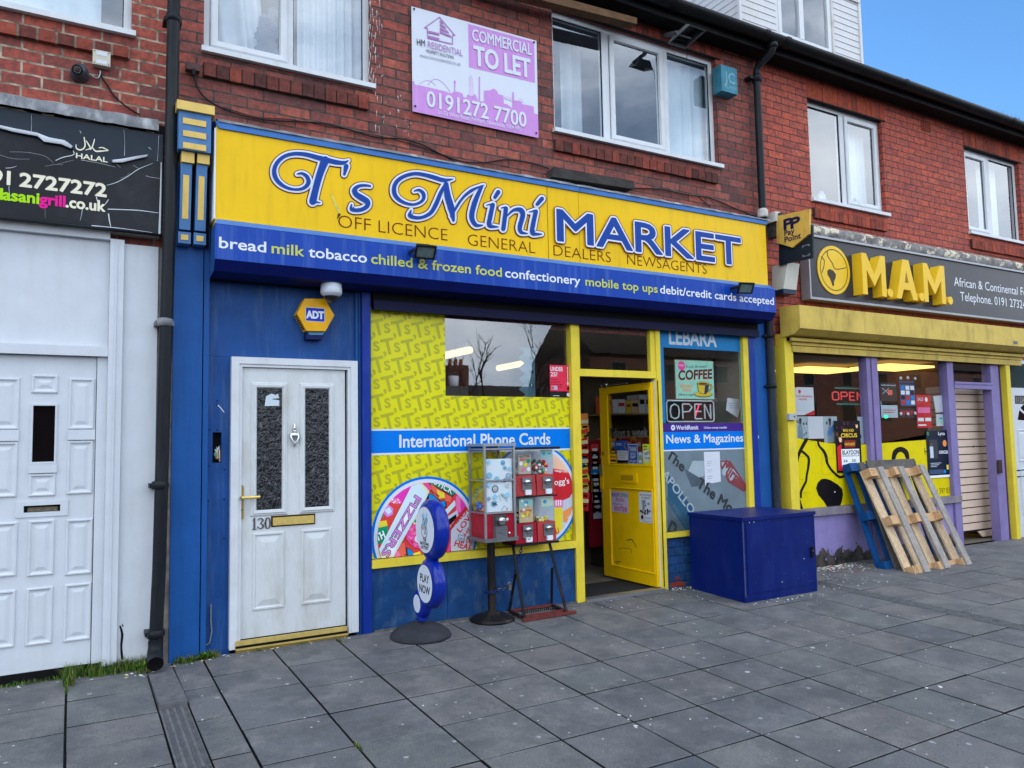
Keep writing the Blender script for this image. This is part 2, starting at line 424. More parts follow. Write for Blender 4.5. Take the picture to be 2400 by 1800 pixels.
def clip_convex(q, c):
    for i in range(len(c)):
        a = c[i]; b = c[(i + 1) % len(c)]; o = []
        sd_ = lambda p: (b[0] - a[0]) * (p[1] - a[1]) - (b[1] - a[1]) * (p[0] - a[0])
        for j in range(len(q)):
            p = q[j]; r = q[(j + 1) % len(q)]; sp_, sr_ = sd_(p), sd_(r)
            if sp_ >= 0: o.append(p)
            if (sp_ >= 0) != (sr_ >= 0):
                t = sp_ / (sp_ - sr_); o.append((p[0] + (r[0] - p[0]) * t, p[1] + (r[1] - p[1]) * t))
        q = o
        if len(q) < 3: return []
    return q
# ================================================================ palette
white_upvc = M('white_upvc', (208, 211, 214), .35, var=.06, dirt=(.25, (150, 140, 125), 5, (1, 1, .4)))
white_paint = M('white_paint', (200, 204, 209), .45, var=.05, bump=.14, bs=14, dirt=(.24, (166, 166, 162), 4, (2, 2, .35)), wear=(.245, (120, 120, 118), 16))
old_white = M('weathered_white', (205, 202, 195), .6, var=.15, dirt=(.6, (110, 100, 88), 7, (1, 1, .5)))
black_pl = M('black_plastic', (20, 21, 24), .42, var=.2, dirt=(.3, (46, 48, 46), 5, (1, 1, .2)))
pipe_mat = M('drainpipe_black', (28, 31, 36), .4, var=.2, dirt=(.45, (62, 64, 62), 6, (1, 1, .15)))
soot = M('soot_black', (14, 14, 16), .7, var=.3)
timber_black = M('black_timber', (20, 20, 24), .7, var=.3, dirt=(.4, (60, 55, 48), 4, (.3, 1, 3)))
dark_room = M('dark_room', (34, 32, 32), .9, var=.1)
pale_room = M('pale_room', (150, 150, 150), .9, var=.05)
brick_mid = brickmat('old_red_brick', [(99, 55, 51), (152, 74, 60), (129, 61, 52), (173, 87, 66), (140, 76, 66), (164, 74, 58), (109, 59, 54)], (76, 66, 60), bw=.243, bh=.0845, offx=.05, soot=.55, mort=.015)
brick_left = brickmat('plum_brick', [(172, 74, 55), (137, 62, 54), (184, 85, 59), (119, 58, 54), (169, 79, 59), (155, 70, 54)], (178, 160, 138), bw=.236, bh=.0855, offx=.0, offz=.02, soot=.35, mort=.016)
brick_right = brickmat('orange_red_brick', [(184, 76, 56), (198, 87, 60), (164, 70, 58), (192, 91, 66), (175, 74, 56), (202, 89, 58)], (56, 44, 40), bw=.256, bh=.0845, offx=.02, offz=-.02, soot=.12, mort=.012)
edge_a = M('edge_brick_plum', (114, 64, 56), .85, var=.35, vs=18, bump=.3)
edge_b = M('edge_brick_red', (143, 72, 59), .85, var=.35, vs=18, bump=.3)
edge_c = M('edge_brick_dark', (89, 55, 51), .85, var=.35, vs=18, bump=.3)
edge_d = M('edge_brick_orange', (171, 81, 59), .85, var=.3, vs=18, bump=.3)
edge_e = M('edge_brick_rose', (155, 77, 62), .85, var=.3, vs=18, bump=.3)
mortar = M('pale_mortar', (150, 134, 118), .95, var=.3, vs=30)
mortar_d = M('dark_mortar', (70, 58, 54), .95, var=.3, vs=30)
win_glass = glass('window_glass', (.90, .94, .96), 2.35, wav=.03)
shop_glass = glass('shop_glass', (.94, .97, .96), 1.75, wav=.015)
net = M('net_curtain', (208, 214, 218), .9, var=.06, vs=3)
net_grey = M('lace_curtain', (112, 122, 140), .9, var=.3, vs=60)
blind = M('pale_blind', (205, 218, 222), .8, var=.04)
lead = M('lead_flashing', (128, 130, 134), .6, var=.35, vs=9, dirt=(.6, (205, 205, 200), 8, (1, 1, .5)), bump=.3, bs=12)
tile = M('roof_tile', (70, 60, 58), .8, var=.3, vs=6)
clad = M('white_cladding', (205, 205, 206), .4, var=.05, dirt=(.3, (170, 160, 150), 3, (1, 1, .3)))
clad_line = M('cladding_shadow_gap', (176, 174, 172), .7)

# ================================================================ brick terrace
WY = .06
WALL_TOP = 5.80
def wall_holes(mb, x0, x1, z0, z1, y, holes, mat, dep=.13):
    xs = sorted({x0, x1} | {h[0] for h in holes} | {h[1] for h in holes}); zs = sorted({z0, z1} | {h[2] for h in holes} | {h[3] for h in holes})
    for i in range(len(xs) - 1):
        for j in range(len(zs) - 1):
            cx, cz = (xs[i] + xs[i + 1]) / 2, (zs[j] + zs[j + 1]) / 2
            if any(h[0] < cx < h[1] and h[2] < cz < h[3] for h in holes): continue
            mb.face([(xs[i], y, zs[j]), (xs[i + 1], y, zs[j]), (xs[i + 1], y, zs[j + 1]), (xs[i], y, zs[j + 1])], mat)
    for a, b, c, d in holes:
        mb.face([(a, y, c), (a, y, d), (a, y + dep, d), (a, y + dep, c)], mat)
        mb.face([(b, y, c), (b, y + dep, c), (b, y + dep, d), (b, y, d)], mat)
        mb.face([(a, y, d), (b, y, d), (b, y + dep, d), (a, y + dep, d)], mat)
        mb.face([(a, y, c), (a, y + dep, c), (b, y + dep, c), (b, y, c)], mat)
def brick_row(mb, x0, x1, z0, z1, y0, y1, n, mats, mort, jt=.010):
    st = (x1 - x0) / n
    mb.box(x0, x1, y0 + .008, y1, z0 + .002, z1 - .002, mort)
    for i in range(n):
        a = x0 + i * st + jt / 2; j = random.uniform(-.003, .003)
        mb.box(a, x0 + (i + 1) * st - jt / 2, y0 + j, y0 + .03, z0 + random.uniform(-.002, .003), z1 - .0025 - random.uniform(0, .004), random.choice(mats))
def plain_window(parent, x0, x1, z0, z1, lights, y=.155, sill=True, fr=.05, label=None):
    """lights: list of (x0, x1, opening?) panes between the mullions"""
    F = W(y)
    f = MB(); f.frame(F, x0, x1, z0, z1, fr, -.03, .03, white_upvc)
    for i, (a, b, op) in enumerate(lights):
        if i: f.fbox(F, lights[i - 1][1], a, z0 + fr, z1 - fr, -.03, .028, white_upvc)
    wobj = f.build('window', parent, bevel=.004, label=label)
    g = MB()
    for a, b, op in lights:
        c0, c1 = z0 + fr, z1 - fr
        if op:
            s_ = MB(); s_.panel(F, a + .004, b - .004, c0 + .004, c1 - .004, [(0, .03), (0, .046), (.012, .052), (.052, .048), (.062, .022)], white_upvc)
            s_.f.pop(); s_.m.pop(); s_.sm.pop()
            s_.build('sash', wobj)
            k = MB(); k.frame(F, a + .060, b - .060, c0 + .060, c1 - .060, .006, .018, .024, soot); k.build('gasket', wobj)
            g.rect(F, a + .06, b - .06, c0 + .06, c1 - .06, win_glass, .02)
        else:
            k = MB(); k.frame(F, a, b, c0, c1, .006, .008, .018, soot); k.build('gasket', wobj)
            g.rect(F, a, b, c0, c1, win_glass, .012)
    g.build('pane', wobj)
    if sill:
        s = MB(); s.box(x0 - .02, x1 + .025, WY - .045, y - .031, z0 - .035, z0 + .004, white_upvc); s.build('sill', wobj, bevel=.004)
    return wobj
def drape(parent, x0, x1, z0, z1, y, mat, folds=5, amp=.03, name='curtain', lean=0.0):
    mb = MB(); rows = []
    for i in range(9):
        z = z0 + (z1 - z0) * i / 8; rw = []
        for j in range(folds * 8 + 1):
            t = j / (folds * 8); x = x0 + (x1 - x0) * t + lean * (1 - i / 8)
            rw.append((x, y + amp * math.sin(t * folds * 2 * math.pi + math.sin(t * 9) * .8) * (1 - .3 * i / 8), z))
        rows.append(rw)
    mb.grid(rows, mat); return mb.build(name, parent)
def room(parent, x0, x1, y0, y1, z0, z1, mat, name='room_lining'):
    m = MB()
    m.face([(x0, y1, z0), (x1, y1, z0), (x1, y1, z1), (x0, y1, z1)], mat)
    m.face([(x0, y0, z0), (x0, y1, z0), (x0, y1, z1), (x0, y0, z1)], mat); m.face([(x1, y0, z0), (x1, y1, z0), (x1, y1, z1), (x1, y0, z1)], mat)
    m.face([(x0, y0, z0), (x1, y0, z0), (x1, y1, z0), (x0, y1, z0)], mat); m.face([(x0, y0, z1), (x1, y0, z1), (x1, y1, z1), (x0, y1, z1)], mat)
    return m.build(name, parent)
def eaves(parent, x0, x1, name='eaves'):
    m = MB()
    m.box(x0, x1, -.165, WY + .02, WALL_TOP - .02, WALL_TOP + .0, soot)             # soffit
    m.box(x0, x1, -.182, -.166, WALL_TOP - .05, WALL_TOP + .13, timber_black)      # fascia board
    return m.build(name, parent)
def roof(parent, x0, x1):
    m = MB(); a = Vector((0, -.23, WALL_TOP + .13)); b = Vector((0, 4.2, 8.4)); n = 17
    for i in range(n):
        p = a.lerp(b, i / n); q = a.lerp(b, (i + 1.08) / n)
        m.hexa([(x0, p.y, p.z), (x1, p.y, p.z), (x1, q.y, q.z - .02), (x0, q.y, q.z - .02), (x0, p.y, p.z + .03), (x1, p.y, p.z + .03), (x1, q.y, q.z + .005), (x0, q.y, q.z + .005)], tile)
    m.face([(x0, 4.2, 8.42), (x1, 4.2, 8.42), (x1, 8.7, 5.9), (x0, 8.7, 5.9)], tile)
    m.box(x0, x1, 4.1, 4.3, 8.36, 8.46, tile)
    return m.build('roof', parent)
FW = W(WY); FG = W(.155)
def back_wall(parent, x0, x1, mat):
    m = MB(); m.box(x0, x1, 8.4, 8.65, -.3, 5.9, mat); m.build('rear_wall', parent)

# ---- left house (above the black takeaway sign)
hl = thing('brick_house', 'plum red brick house above the black takeaway sign, pale mortar joints', 'building', (-3.6, .06, 0))
xr = FG.px((307, 60))[0]; zb = FG.px(A1(965, 285))[1]
XL = -16.0  # house lengthened out of view so no sun slips past its end
lw = (-4.3, xr, zb - .005, 5.54)
m = MB(); wall_holes(m, XL, -1.475, 2.5, WALL_TOP, WY, [lw], brick_left); m.build('wall', hl)
w1 = plain_window(hl, *lw, [(-4.25, -2.95, False), (-2.90, xr - .05, False)])
drape(hl, -3.4, FG.px(A1(752, 200))[0], zb + .05, 5.5, .33, blind, 9, .012, 'blind')
room(hl, -4.35, xr + .05, .2, 2.6, zb - .02, 5.6, pale_room)
m = MB(); n = 22; x1_ = W(.03).px(A1(960, 400))[0]
zt = W(.02).px(A1(960, 348))[1]; zl = W(.02).px(A1(955, 432))[1]
brick_row(m, x1_ - .112 * n, x1_, zl, zt - .002, .02, .10, n, [edge_b, edge_b, edge_e, edge_a], mortar, .016); m.build('brick_sill', hl, bevel=.003)
eaves(hl, XL, -1.5); roof(hl, XL, -1.5); back_wall(hl, XL, -1.5, brick_left)

# ---- middle house (above the yellow shop sign)
hm = thing('brick_house', 'sooty red brick house above the yellow shop sign, with two white windows', 'building', (1.5, .06, 0))
w2x0 = FW.px((478, 60))[0]; w2x1 = FG.px((861, 120))[0]; w2z = FG.px(A2(700, 425))[1]
w3x0 = FW.px((1295, 120))[0]; w3x1 = FG.px((1666, 250))[0]; w3z = FG.px(A3(700, 870))[1]; w3t = FG.px(A3(700, 225))[1]
XB = 4.60
h2 = (w2x0, w2x1, w2z, w3t); h3 = (w3x0, w3x1, w3z, w3t)
m = MB(); wall_holes(m, -1.475, XB, 2.5, WALL_TOP, WY, [h2, h3], brick_mid); m.build('wall', hm)
gx = lambda p: FG.px(p)[0]
a_ = gx(A2(612, 200)); b_ = gx(A2(700, 200))
plain_window(hm, *h2, [(w2x0 + .05, gx(A2(668, 200)), True), (b_, w2x1 - .05, False)], label='white window with lace curtain above the yellow sign')
m1 = gx(A3(512, 500)); m2 = gx(A3(555, 500)); m3 = gx(A3(862, 600)); m4 = gx(A3(882, 600))
plain_window(hm, *h3, [(w3x0 + .05, m1, False), (m2 - .01, m3, True), (m4 + .02, w3x1 - .05, False)], label='wide three light white window under the floodlight')
room(hm, w2x0 - .05, w2x1 + .05, .2, 2.4, w2z - .03, 5.6, pale_room); room(hm, w3x0 - .05, w3x1 + .05, .2, 2.4, w3z - .03, 5.62, M('reflection_grey_room', (120, 126, 134), .9))  # wide window: greyed lining stands in for sky mirrored in the panes
drape(hm, w2x0 + .02, gx(A2(520, 100)), w2z + .05, 5.5, .36, net, 3, .035, lean=.1)
drape(hm, gx(A2(760, 200)), w2x1 + .02, w2z + .05, 5.5, .33, net, 7, .025)
lc = MB(); FL = W(.30)
for (cx, cy, r_) in [(560, 130, 52), (545, 190, 50), (560, 250, 50), (520, 215, 40), (575, 310, 55), (530, 300, 50), (590, 180, 50), (590, 70, 30)]:
    u, v = FL.px(A2(cx, cy)); q = FL.px(A2(cx + r_, cy)); rr = abs(q[0] - u)
    lc.flat([(u + rr * (1 + .09 * math.cos(9 * a)) * math.cos(a), v + rr * (1 + .09 * math.cos(9 * a)) * math.sin(a)) for a in [2 * math.pi * i / 45 for i in range(45)]], FL, net_grey)
lc.build('lace_panel', hm)
drape(hm, gx(A3(885, 600)), w3x1 + .03, w3z + .05, 5.6, .30, blind, 4, .02)
drape(hm, gx(A3(395, 600)), gx(A3(520, 600)), w3z + .05, 5.6, .5, net, 2, .03)
for (px0, px1, pzt, pzb, n) in [(A2(190, 345), A2(1143, 560), A2(190, 348), A2(190, 432), 14), (A3(250, 790), A3(1188, 990), A3(250, 795), A3(250, 862), 22)]:
    FS = W(.02); m = MB(); xa = FS.px(px0)[0]; xb = FS.px(px1)[0]; za = FS.px(pzb)[1]; zc = FS.px(pzt)[1]
    brick_row(m, xa, xb, za, zc - .003, .02, .10, n, [edge_a, edge_a, edge_b, edge_c], mortar_d, .010); m.build('brick_sill', hm, bevel=.003)
m = MB(); brick_row(m, w3x0 - .09, w3x1 + .09, w3t + .012, WALL_TOP - .022, WY - .006, WY + .05, 29, [edge_b, edge_e, edge_a, edge_b], mortar_d, .008); m.build('brick_lintel', hm)
m = MB(); m.box(w3x0 - .05, w3x1 + .06, WY - .012, WY + .03, w3t - .004, w3t + .010, timber_black); m.build('steel_lintel', hm)
eaves(hm, -1.5, XB); roof(hm, -1.5, XB); back_wall(hm, -1.5, XB, brick_mid)

# ---- right house (above the dark grey sign) with its white dormer
hr = thing('brick_house', 'clean orange red brick house above the dark grey sign, with a white dormer', 'building', (7.6, .06, 0))
w4x0 = FW.px(A3(1705, 700))[0]; w4x1 = FG.px(A3(2100, 900))[0]; w4z = FG.px(A3(1900, 1200))[1]; w4t = FG.px(A3(1900, 655))[1]
w5x0 = FW.px(A4(1772, 1200))[0]; w5x1 = FG.px(A4(2140, 1500))[0]
XE = 22.0
h4 = (w4x0, w4x1, w4z, w4t); h5 = (w5x0, w5x1, w4z, w4t)
m = MB(); wall_holes(m, XB, XE, 2.5, WALL_TOP, WY, [h4, h5], brick_right); m.build('wall', hr)
plain_window(hr, *h4, [(w4x0 + .05, gx(A3(1880, 900)), False), (gx(A3(1905, 900)), w4x1 - .05, True)], label='nearer white window with ornaments on its inner sill')
plain_window(hr, *h5, [(w5x0 + .05, gx(A4(1915, 1400)), True), (gx(A4(1945, 1400)), w5x1 - .05, False)], label='farther white window at the picture edge')
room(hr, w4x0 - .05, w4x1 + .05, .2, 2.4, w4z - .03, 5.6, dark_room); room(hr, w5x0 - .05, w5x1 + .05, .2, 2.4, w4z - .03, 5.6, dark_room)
drape(hr, gx(A3(2000, 900)), w4x1 + .02, w4z + .05, 5.5, .34, blind, 4, .02)
drape(hr, gx(A4(1960, 1400)), w5x1 - .12, w4z + .05, 5.5, .34, net, 4, .02)
orn = M('ornament_glaze', (200, 210, 225), .3, var=.4, vs=30)
m = MB(); FO = W(.30)
m.prism([FO.px(p) for p in (A3(1760, 1165), A3(1765, 1125), A3(1780, 1100), A3(1798, 1130), A3(1805, 1170))], FO, -.02, .02, orn); m.build('ornament', hr)
m = MB(); m.prism([FO.px(p) for p in (A3(1975, 1180), A3(1972, 1140), A3(1985, 1160), A3(1990, 1185))], FO, -.02, .02, orn); m.build('ornament', hr)
for (a, b, z0_, z1_, n) in [(w4x0 + .0, FW.px(A3(2145, 1260))[0] + .0, A3(1735, 1250), A3(1735, 1188), 16), (w5x0, w5x1 + .08, A3(1735, 1250), A3(1735, 1188), 15)]:
    FS = W(.02); m = MB(); brick_row(m, a, b, FS.px(z0_)[1], FS.px(z1_)[1], .02, .10, n, [edge_e, edge_b, edge_d], mortar_d, .007); m.build('brick_sill', hr, bevel=.003)
for a, b, n in [(w4x0 - .0, w4x1 + .06, 16), (w5x0, w5x1 + .06, 15)]:
    m = MB(); brick_row(m, a, b, w4t + .01, w4t + .235, WY - .007, WY + .05, n, [edge_d, edge_d, edge_e, edge_b], mortar_d, .005); m.build('brick_lintel', hr)
    m = MB(); m.box(a, b, WY - .012, WY + .03, w4t - .008, w4t + .008, timber_black); m.build('steel_lintel', hr)
u0, u1, v0, v1 = R(FW, A4(1445, 885), A4(1522, 985))
m = MB(); Fv = W(WY - .004); m.rect(Fv, u0, u1, v0, v1, edge_c)
for i in range(5):
    for j in range(5): m.fbox(Fv, u0 + (u1 - u0) * (i + .1) / 5, u0 + (u1 - u0) * (i + .75) / 5, v0 + (v1 - v0) * (j + .1) / 5, v0 + (v1 - v0) * (j + .8) / 5, 0.0, .006, edge_d)
m.build('air_brick', hr)
eaves(hr, XB, XE); roof(hr, XB, XE); back_wall(hr, XB, XE, brick_right)
dy = 1.2; FD = W(dy); dx0 = FD.px((1732, 0))[0]; dx1 = FD.px((2016, 80))[0]
m = MB(); zb_, zt_ = 6.2, 9.2
wx0 = FD.px(D8(1372, 200))[0]; wx1 = FD.px(D8(1800, 200))[0]; wz0 = FD.px(D8(1810, 440))[1] - .02; wz1 = 8.35
wall_holes(m, dx0, dx1, zb_, zt_, dy, [(wx0, wx1, wz0, wz1)], clad, .06)
m.face([(dx0, dy, zb_), (dx0, dy, zt_), (dx0, 4.6, zt_), (dx0, 4.6, zb_)], clad); m.face([(dx1, dy, zb_), (dx1, 4.6, zb_), (dx1, 4.6, zt_), (dx1, dy, zt_)], clad)
m.box(dx0 - .1, dx1 + .1, dy - .15, 4.8, zt_, zt_ + .12, tile)
z = 6.25
while z < zt_:
    for a, b in ((dx0, wx0 - .05), (wx1 + .06, dx1)):
        m.box(a, b, dy - .006, dy + .004, z, z + .006, clad_line)
    m.box(dx0 - .006, dx0 + .004, dy, 4.5, z, z + .006, clad_line); z += .098
m.box(dx0 - .02, dx0 + .018, dy - .022, dy + .02, zb_, zt_, clad); m.box(dx1 - .03, dx1 + .02, dy - .02, dy + .02, zb_, zt_, clad)
m.box(wx1 + .03, wx1 + .07, dy - .02, dy + .01, zb_, zt_, old_white)
m.box(wx1 + .08, dx1 + .01, dy - .025, dy + .01, FD.px(D8(2030, 30))[1] , FD.px(D8(2030, 30))[1] + .02, old_white)
dm = m.build('dormer', hr, label='white boarded dormer rising behind the gutter')
m = MB(); f2 = W(dy + .02); m.frame(f2, wx0, wx1, wz0, wz1, .06, -.03, .03, white_upvc); mx_ = FD.px(D8(1560, 200))[0]; m.fbox(f2, mx_ - .045, mx_ + .045, wz0 + .06, wz1 - .06, -.03, .035, white_upvc)
m.rect(f2, wx0 + .05, wx1 - .05, wz0 + .05, wz1 - .05, win_glass, 0.0); m.build('dormer_window', dm)
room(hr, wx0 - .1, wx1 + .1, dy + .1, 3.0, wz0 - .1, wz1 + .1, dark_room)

# ---- gutter, downpipes
GY, GZ, GR = -.255, WALL_TOP + .085, .080
gut = thing('gutter', 'long black half round gutter with mossy joints under the roof edge', 'gutter', (3, GY, GZ))
m = MB()
prof = [(GY + GR * math.cos(rad(a)), GZ + GR * math.sin(rad(a))) for a in range(180, 361, 15)]; prof_i = [(GY + (GR - .006) * math.cos(rad(a)), GZ + (GR - .006) * math.sin(rad(a))) for a in range(360, 179, -15)]
loop = prof + prof_i
xs_ = [-16.0, 22.0]
m.grid([[(x, a, b) for a, b in loop] for x in xs_], black_pl, True, True); m.build('channel', gut)
for x in (-4.2, -1.6, 1.0, FG.px((1600, 20))[0] - .5, 4.42, 4.75, 6.9, 9.4, 11.8, 14.2):
    m = MB(); q = [(GY + (GR + .007) * math.cos(rad(a)), GZ + (GR + .007) * math.sin(rad(a))) for a in range(176, 365, 12)]; q2 = [(GY + (GR - .002) * math.cos(rad(a)), GZ + (GR - .002) * math.sin(rad(a))) for a in range(364, 175, -12)]
    m.grid([[(xx, a, b) for a, b in q + q2] for xx in (x - .035, x + .035)], black_pl, True, True); m.build('gutter_joint', gut)
moss = M('gutter_moss', (70, 82, 48), .95, var=.5, vs=40)
m = MB(); rnd = random.Random(3)
for i in range(420):
    x = rnd.choice([rnd.uniform(9.0, 11.5), rnd.uniform(9.6, 11.2), rnd.uniform(6.5, 12)]); h = rnd.uniform(.01, .06) * (1.6 if x > 9 else .5)
    y = GY + rnd.uniform(-.06, .05); a = rnd.uniform(-.03, .03)
    m.face([(x - .004, y, GZ), (x + .004, y, GZ), (x + a, y + rnd.uniform(-.03, .02), GZ + GR * .3 + h)], moss)
struct(tag(m.build('moss'), 'moss and weeds sprouting along the gutter at far right', 'moss'), 'stuff')

dpx = lambda p, y=-.03: W(y).px(p)
dp = thing('drainpipe', 'black downpipe with a swan neck beside the orange red brick', 'drainpipe', (4.58, -.03, 3.9))
m = MB(); t0 = dpx(C1(560, 250)); t1 = dpx(C1(605, 1490)); px_ = (t0[0] + t1[0]) / 2
m.tube([(px_, -.03, t1[1] - .05), (px_, -.03, t0[1] + .02)], .041, pipe_mat, 16); m.build('pipe', dp)
m = MB(); m.tube([(px_, -.03, t0[1] - .01), (px_, -.03, t0[1] + .10), (px_ + .003, -.045, t0[1] + .16), (px_ + .02, -.225, 5.71), (px_ + .02, GY, 5.76), (px_ + .02, GY, GZ - .05)], .039, pipe_mat, 16); m.build('swan_neck', dp)
m = MB(); m.lathe((px_, -.03, t0[1] - .02), [(.04, 0), (.054, .005), (.054, .07), (.05, .09), (.04, .092)], pipe_mat); m.box(px_ - .11, px_ - .04, -.04, .05, t0[1] + .01, t0[1] + .04, pipe_mat); m.build('pipe_bracket', dp)
m = MB(); m.lathe((px_ + .02, GY, 5.755), [(.045, 0), (.055, .004), (.055, .055), (.045, .06)], pipe_mat); m.build('collar', dp)
m = MB(); m.lathe((px_, -.03, t1[1] - .10), [(.05, 0), (.058, .01), (.058, .085), (.05, .09), (.04, .10)], old_white, smooth=False); m.build('pale_collar', dp)

lp = thing('drainpipe', 'tall dark grey drainpipe between the white shopfront and the blue pilaster', 'drainpipe', (-1.49, -.13, 0))
FP = W(-.13)
m = MB(); P = [FP.px((408, -30)), FP.px((398, 500)), FP.px((385, 900)), FP.px((373, 1330)), FP.px(A7(1150, 700))]
m.tube([(u, -.13, v) for u, v in P], .043, pipe_mat, 18); m.build('pipe', lp)
for pt, r_, mt in ((A1(1283, 135), .050, pipe_mat), (A5(1425, 940), .051, lead), (A6(1378, 872), .050, pipe_mat), (A7(1150, 585), .051, pipe_mat)):
    u, v = FP.px(pt); m = MB(); m.lathe((u, -.13, v - .03), [(.042, 0), (r_, .004), (r_, .05), (.042, .056)], mt); m.box(u - .06, u + .06, -.12, .0, v - .02, v + .01, mt); m.build('pipe_clip', lp)
u, v = FP.px(A7(1152, 690)); ub, vb = FP.px(A7(1150, 800)); zz = max(vb, .03)
m = MB(); m.tube([(u, -.13, v + .05), (u, -.13, zz + .10), (u - .005, -.15, zz + .06), (u - .008, -.20, zz + .035), (u - .01, -.25, zz + .02)], [.047, .047, .05, .05, .05], pipe_mat, 18, caps=False)
m.lathe((u - .0099, -.249, zz + .0195), [(.049, 0), (.03, -.004), (.0, -.006)], soot, 18, (0, -1, -.3)); m.build('shoe', lp)

# bird droppings streaking the brick beside the first window
drp = M('droppings_white', (196, 196, 192), .9, var=.2, vs=40); m = MB(); rnd = random.Random(44); FDp = W(WY - .0005)
for i in range(110):
    x = 165 + abs(rnd.gauss(0, 70)); y = rnd.uniform(0, 760) if x < 300 else rnd.uniform(0, 1150)
    if i > 85: x = rnd.uniform(200, 560); y = rnd.uniform(850, 1250)
    l = rnd.uniform(6, 70) * (1 if x < 300 else .45); m.strk([C2(x, y), C2(x + rnd.uniform(-2, 2), y + l)], FDp, [rnd.uniform(.5, 2.4), .4], drp, px=True)
m.build('droppings', hm)
# ================================================================ gables, ground
for x, nm in ((XL, hl), (XE, hr)):
    m = MB(); m.box(x - .05, x + .05, .0, 8.6, -.3, 5.8, brick_right if nm is hr else brick_left); m.build('sunblock_gable', nm)  # unseen end walls, added to stop sun leaking through the terrace
m = MB(); m.box(12.6, 21.9, .07, .2, -.1, 2.6, brick_right); m.build('lower_wall', hr)
m = MB(); m.box(-15.9, -6.05, .07, .2, -.1, 2.6, brick_left); m.build('lower_wall', hl)
def paving_mat():
    t = NT('paving_slab'); b = t.b
    g = t.n('ShaderNodeNewGeometry')
    base = t.ramp(g.outputs['Random Per Island'], [(0, S(101, 101, 104)), (.3, S(108, 106, 107)), (.55, S(114, 109, 107)), (.8, S(103, 105, 104)), (.95, S(118, 115, 111)), (.985, S(84, 88, 96))])
    base = t.mix(t.ramp(t.noise(2.3, 8, .7), [(.38, .75), (.60, 0.0)]), base, S(66, 69, 73)); base = t.mix(t.ramp(t.noise(5.5, 8, .7), [(.50, 0.0), (.70, .55)]), base, S(140, 137, 134))
    sand = t.noise(160, 3, .6); base = t.mix(t.ramp(sand, [(.34, .75), (.60, 0.0)]), base, S(58, 60, 64))
    base = t.mix(t.ramp(t.noise(210, 2, .5, sc=(1, 1, 1)), [(.62, 0.0), (.74, .35)]), base, S(170, 170, 172))
    def spots(scale, lo, hi, rgb, am, seed, keep):
        mp_ = t.n('ShaderNodeMapping'); mp_.inputs['Location'].default_value = (seed, seed * .7, 0); t.l(g.outputs['Position'], mp_.inputs[0])
        dist = t.noise(45, 2); 
        v = t.n('ShaderNodeTexVoronoi', feature='F1'); v.inputs['Scale'].default_value = scale; t.l(mp_.outputs[0], v.inputs['Vector'])
        ad = t.n('ShaderNodeMath', operation='MULTIPLY_ADD'); ad.inputs[1].default_value = .10; t.l(dist, ad.inputs[0]); t.l(v.outputs['Distance'], ad.inputs[2])
        sep_ = t.n('ShaderNodeSeparateColor'); t.l(v.outputs['Color'], sep_.inputs[0])
        sel = t.ramp(sep_.outputs[0], [(keep, 0.0), (keep + .01, 1.0)])
        e = t.ramp(ad.outputs[0], [(lo, am), (hi, 0.0)])
        mm = t.n('ShaderNodeMath', operation='MULTIPLY'); t.l(sel, mm.inputs[0]); t.l(e, mm.inputs[1]); return mm.outputs[0]
    base = t.mix(spots(7.5, .145, .165, 0, .75, 3.1, .52), base, S(152, 154, 156))
    base = t.mix(spots(6.0, .16, .19, 0, .55, 9.7, .62), base, S(70, 72, 76))
    base = t.mix(spots(3.6, .105, .115, 0, .85, 5.3, .55), base, S(182, 186, 186))
    base = t.mix(spots(18, .15, .18, 0, .8, 1.3, .90), base, S(200, 200, 198))
    t.l(base, b.inputs['Base Color']); t.l(t.ramp(t.noise(4, 4), [(.3, .62), (.7, .80)]), b.inputs['Roughness'])
    nb = t.bump(sand, .35, .004); t.l(t.bump(t.noise(12, 4), .15, .01, nb), b.inputs['Normal'])
    return t.m
slab = paving_mat()
joint = M('paving_joint', (50, 50, 49), .95, var=.4, vs=20)
tarmac = M('asphalt', (62, 62, 64), .9, var=.25, vs=30, bump=.4, bs=180)
kerb_m = M('kerb_concrete', (128, 126, 122), .85, var=.2, vs=8)
rnd = random.Random(11)
m = MB()
def put_slab(x0, x1, y0, y1, gap=.0045, lift=0.0):
    dz = [rnd.uniform(-.0022, .0022) + lift for _ in range(4)]; e = gap + .0012 + rnd.uniform(-.001, .002); c = .0025
    P = [(x0 + e, y0 + e), (x1 - e, y0 + e), (x1 - e, y1 - e), (x0 + e, y1 - e)]
    Q = [(x0 + e + c, y0 + e + c), (x1 - e - c, y0 + e + c), (x1 - e - c, y1 - e - c), (x0 + e + c, y1 - e - c)]
    r0 = [(p[0], p[1], .035 * p[1] - .03) for p in P]; r1 = [(p[0], p[1], .035 * p[1] - .0025 + d) for p, d in zip(P, dz)]; r2 = [(p[0], p[1], .035 * p[1] + d) for p, d in zip(Q, dz)]
    m.grid([r0, r1], joint, False, True); m.grid([r1, r2], slab, False, True); n = len(m.v)
    m.f.append((n - 4, n - 3, n - 2, n - 1)); m.m.append(m.mi(slab)); m.sm.append(False)
def column(x0, x1, ys):
    for a, b in zip(ys, ys[1:]): put_slab(x0, x1, b, a)
YEND = -8.6
def rows(first, step, start=0.0):
    r = [start, first]
    while r[-1] - step > YEND: r.append(r[-1] - step)
    r.append(YEND); return r
x = -2.073
while x > -8: column(x - .475, x, rows(-.545, .46)); x -= .475
column(-2.073, -1.612, [0, -.16, -.50, -.94, -1.29, -1.69] + rows(-2.17, .4775, -1.69)[1:])
column(-1.452, -1.252, [0, -.13, -.65, -1.2, -1.75] + rows(-2.17, .4775, -1.75)[1:])
xs = [-1.252 + .4745 * i for i in range(13)]
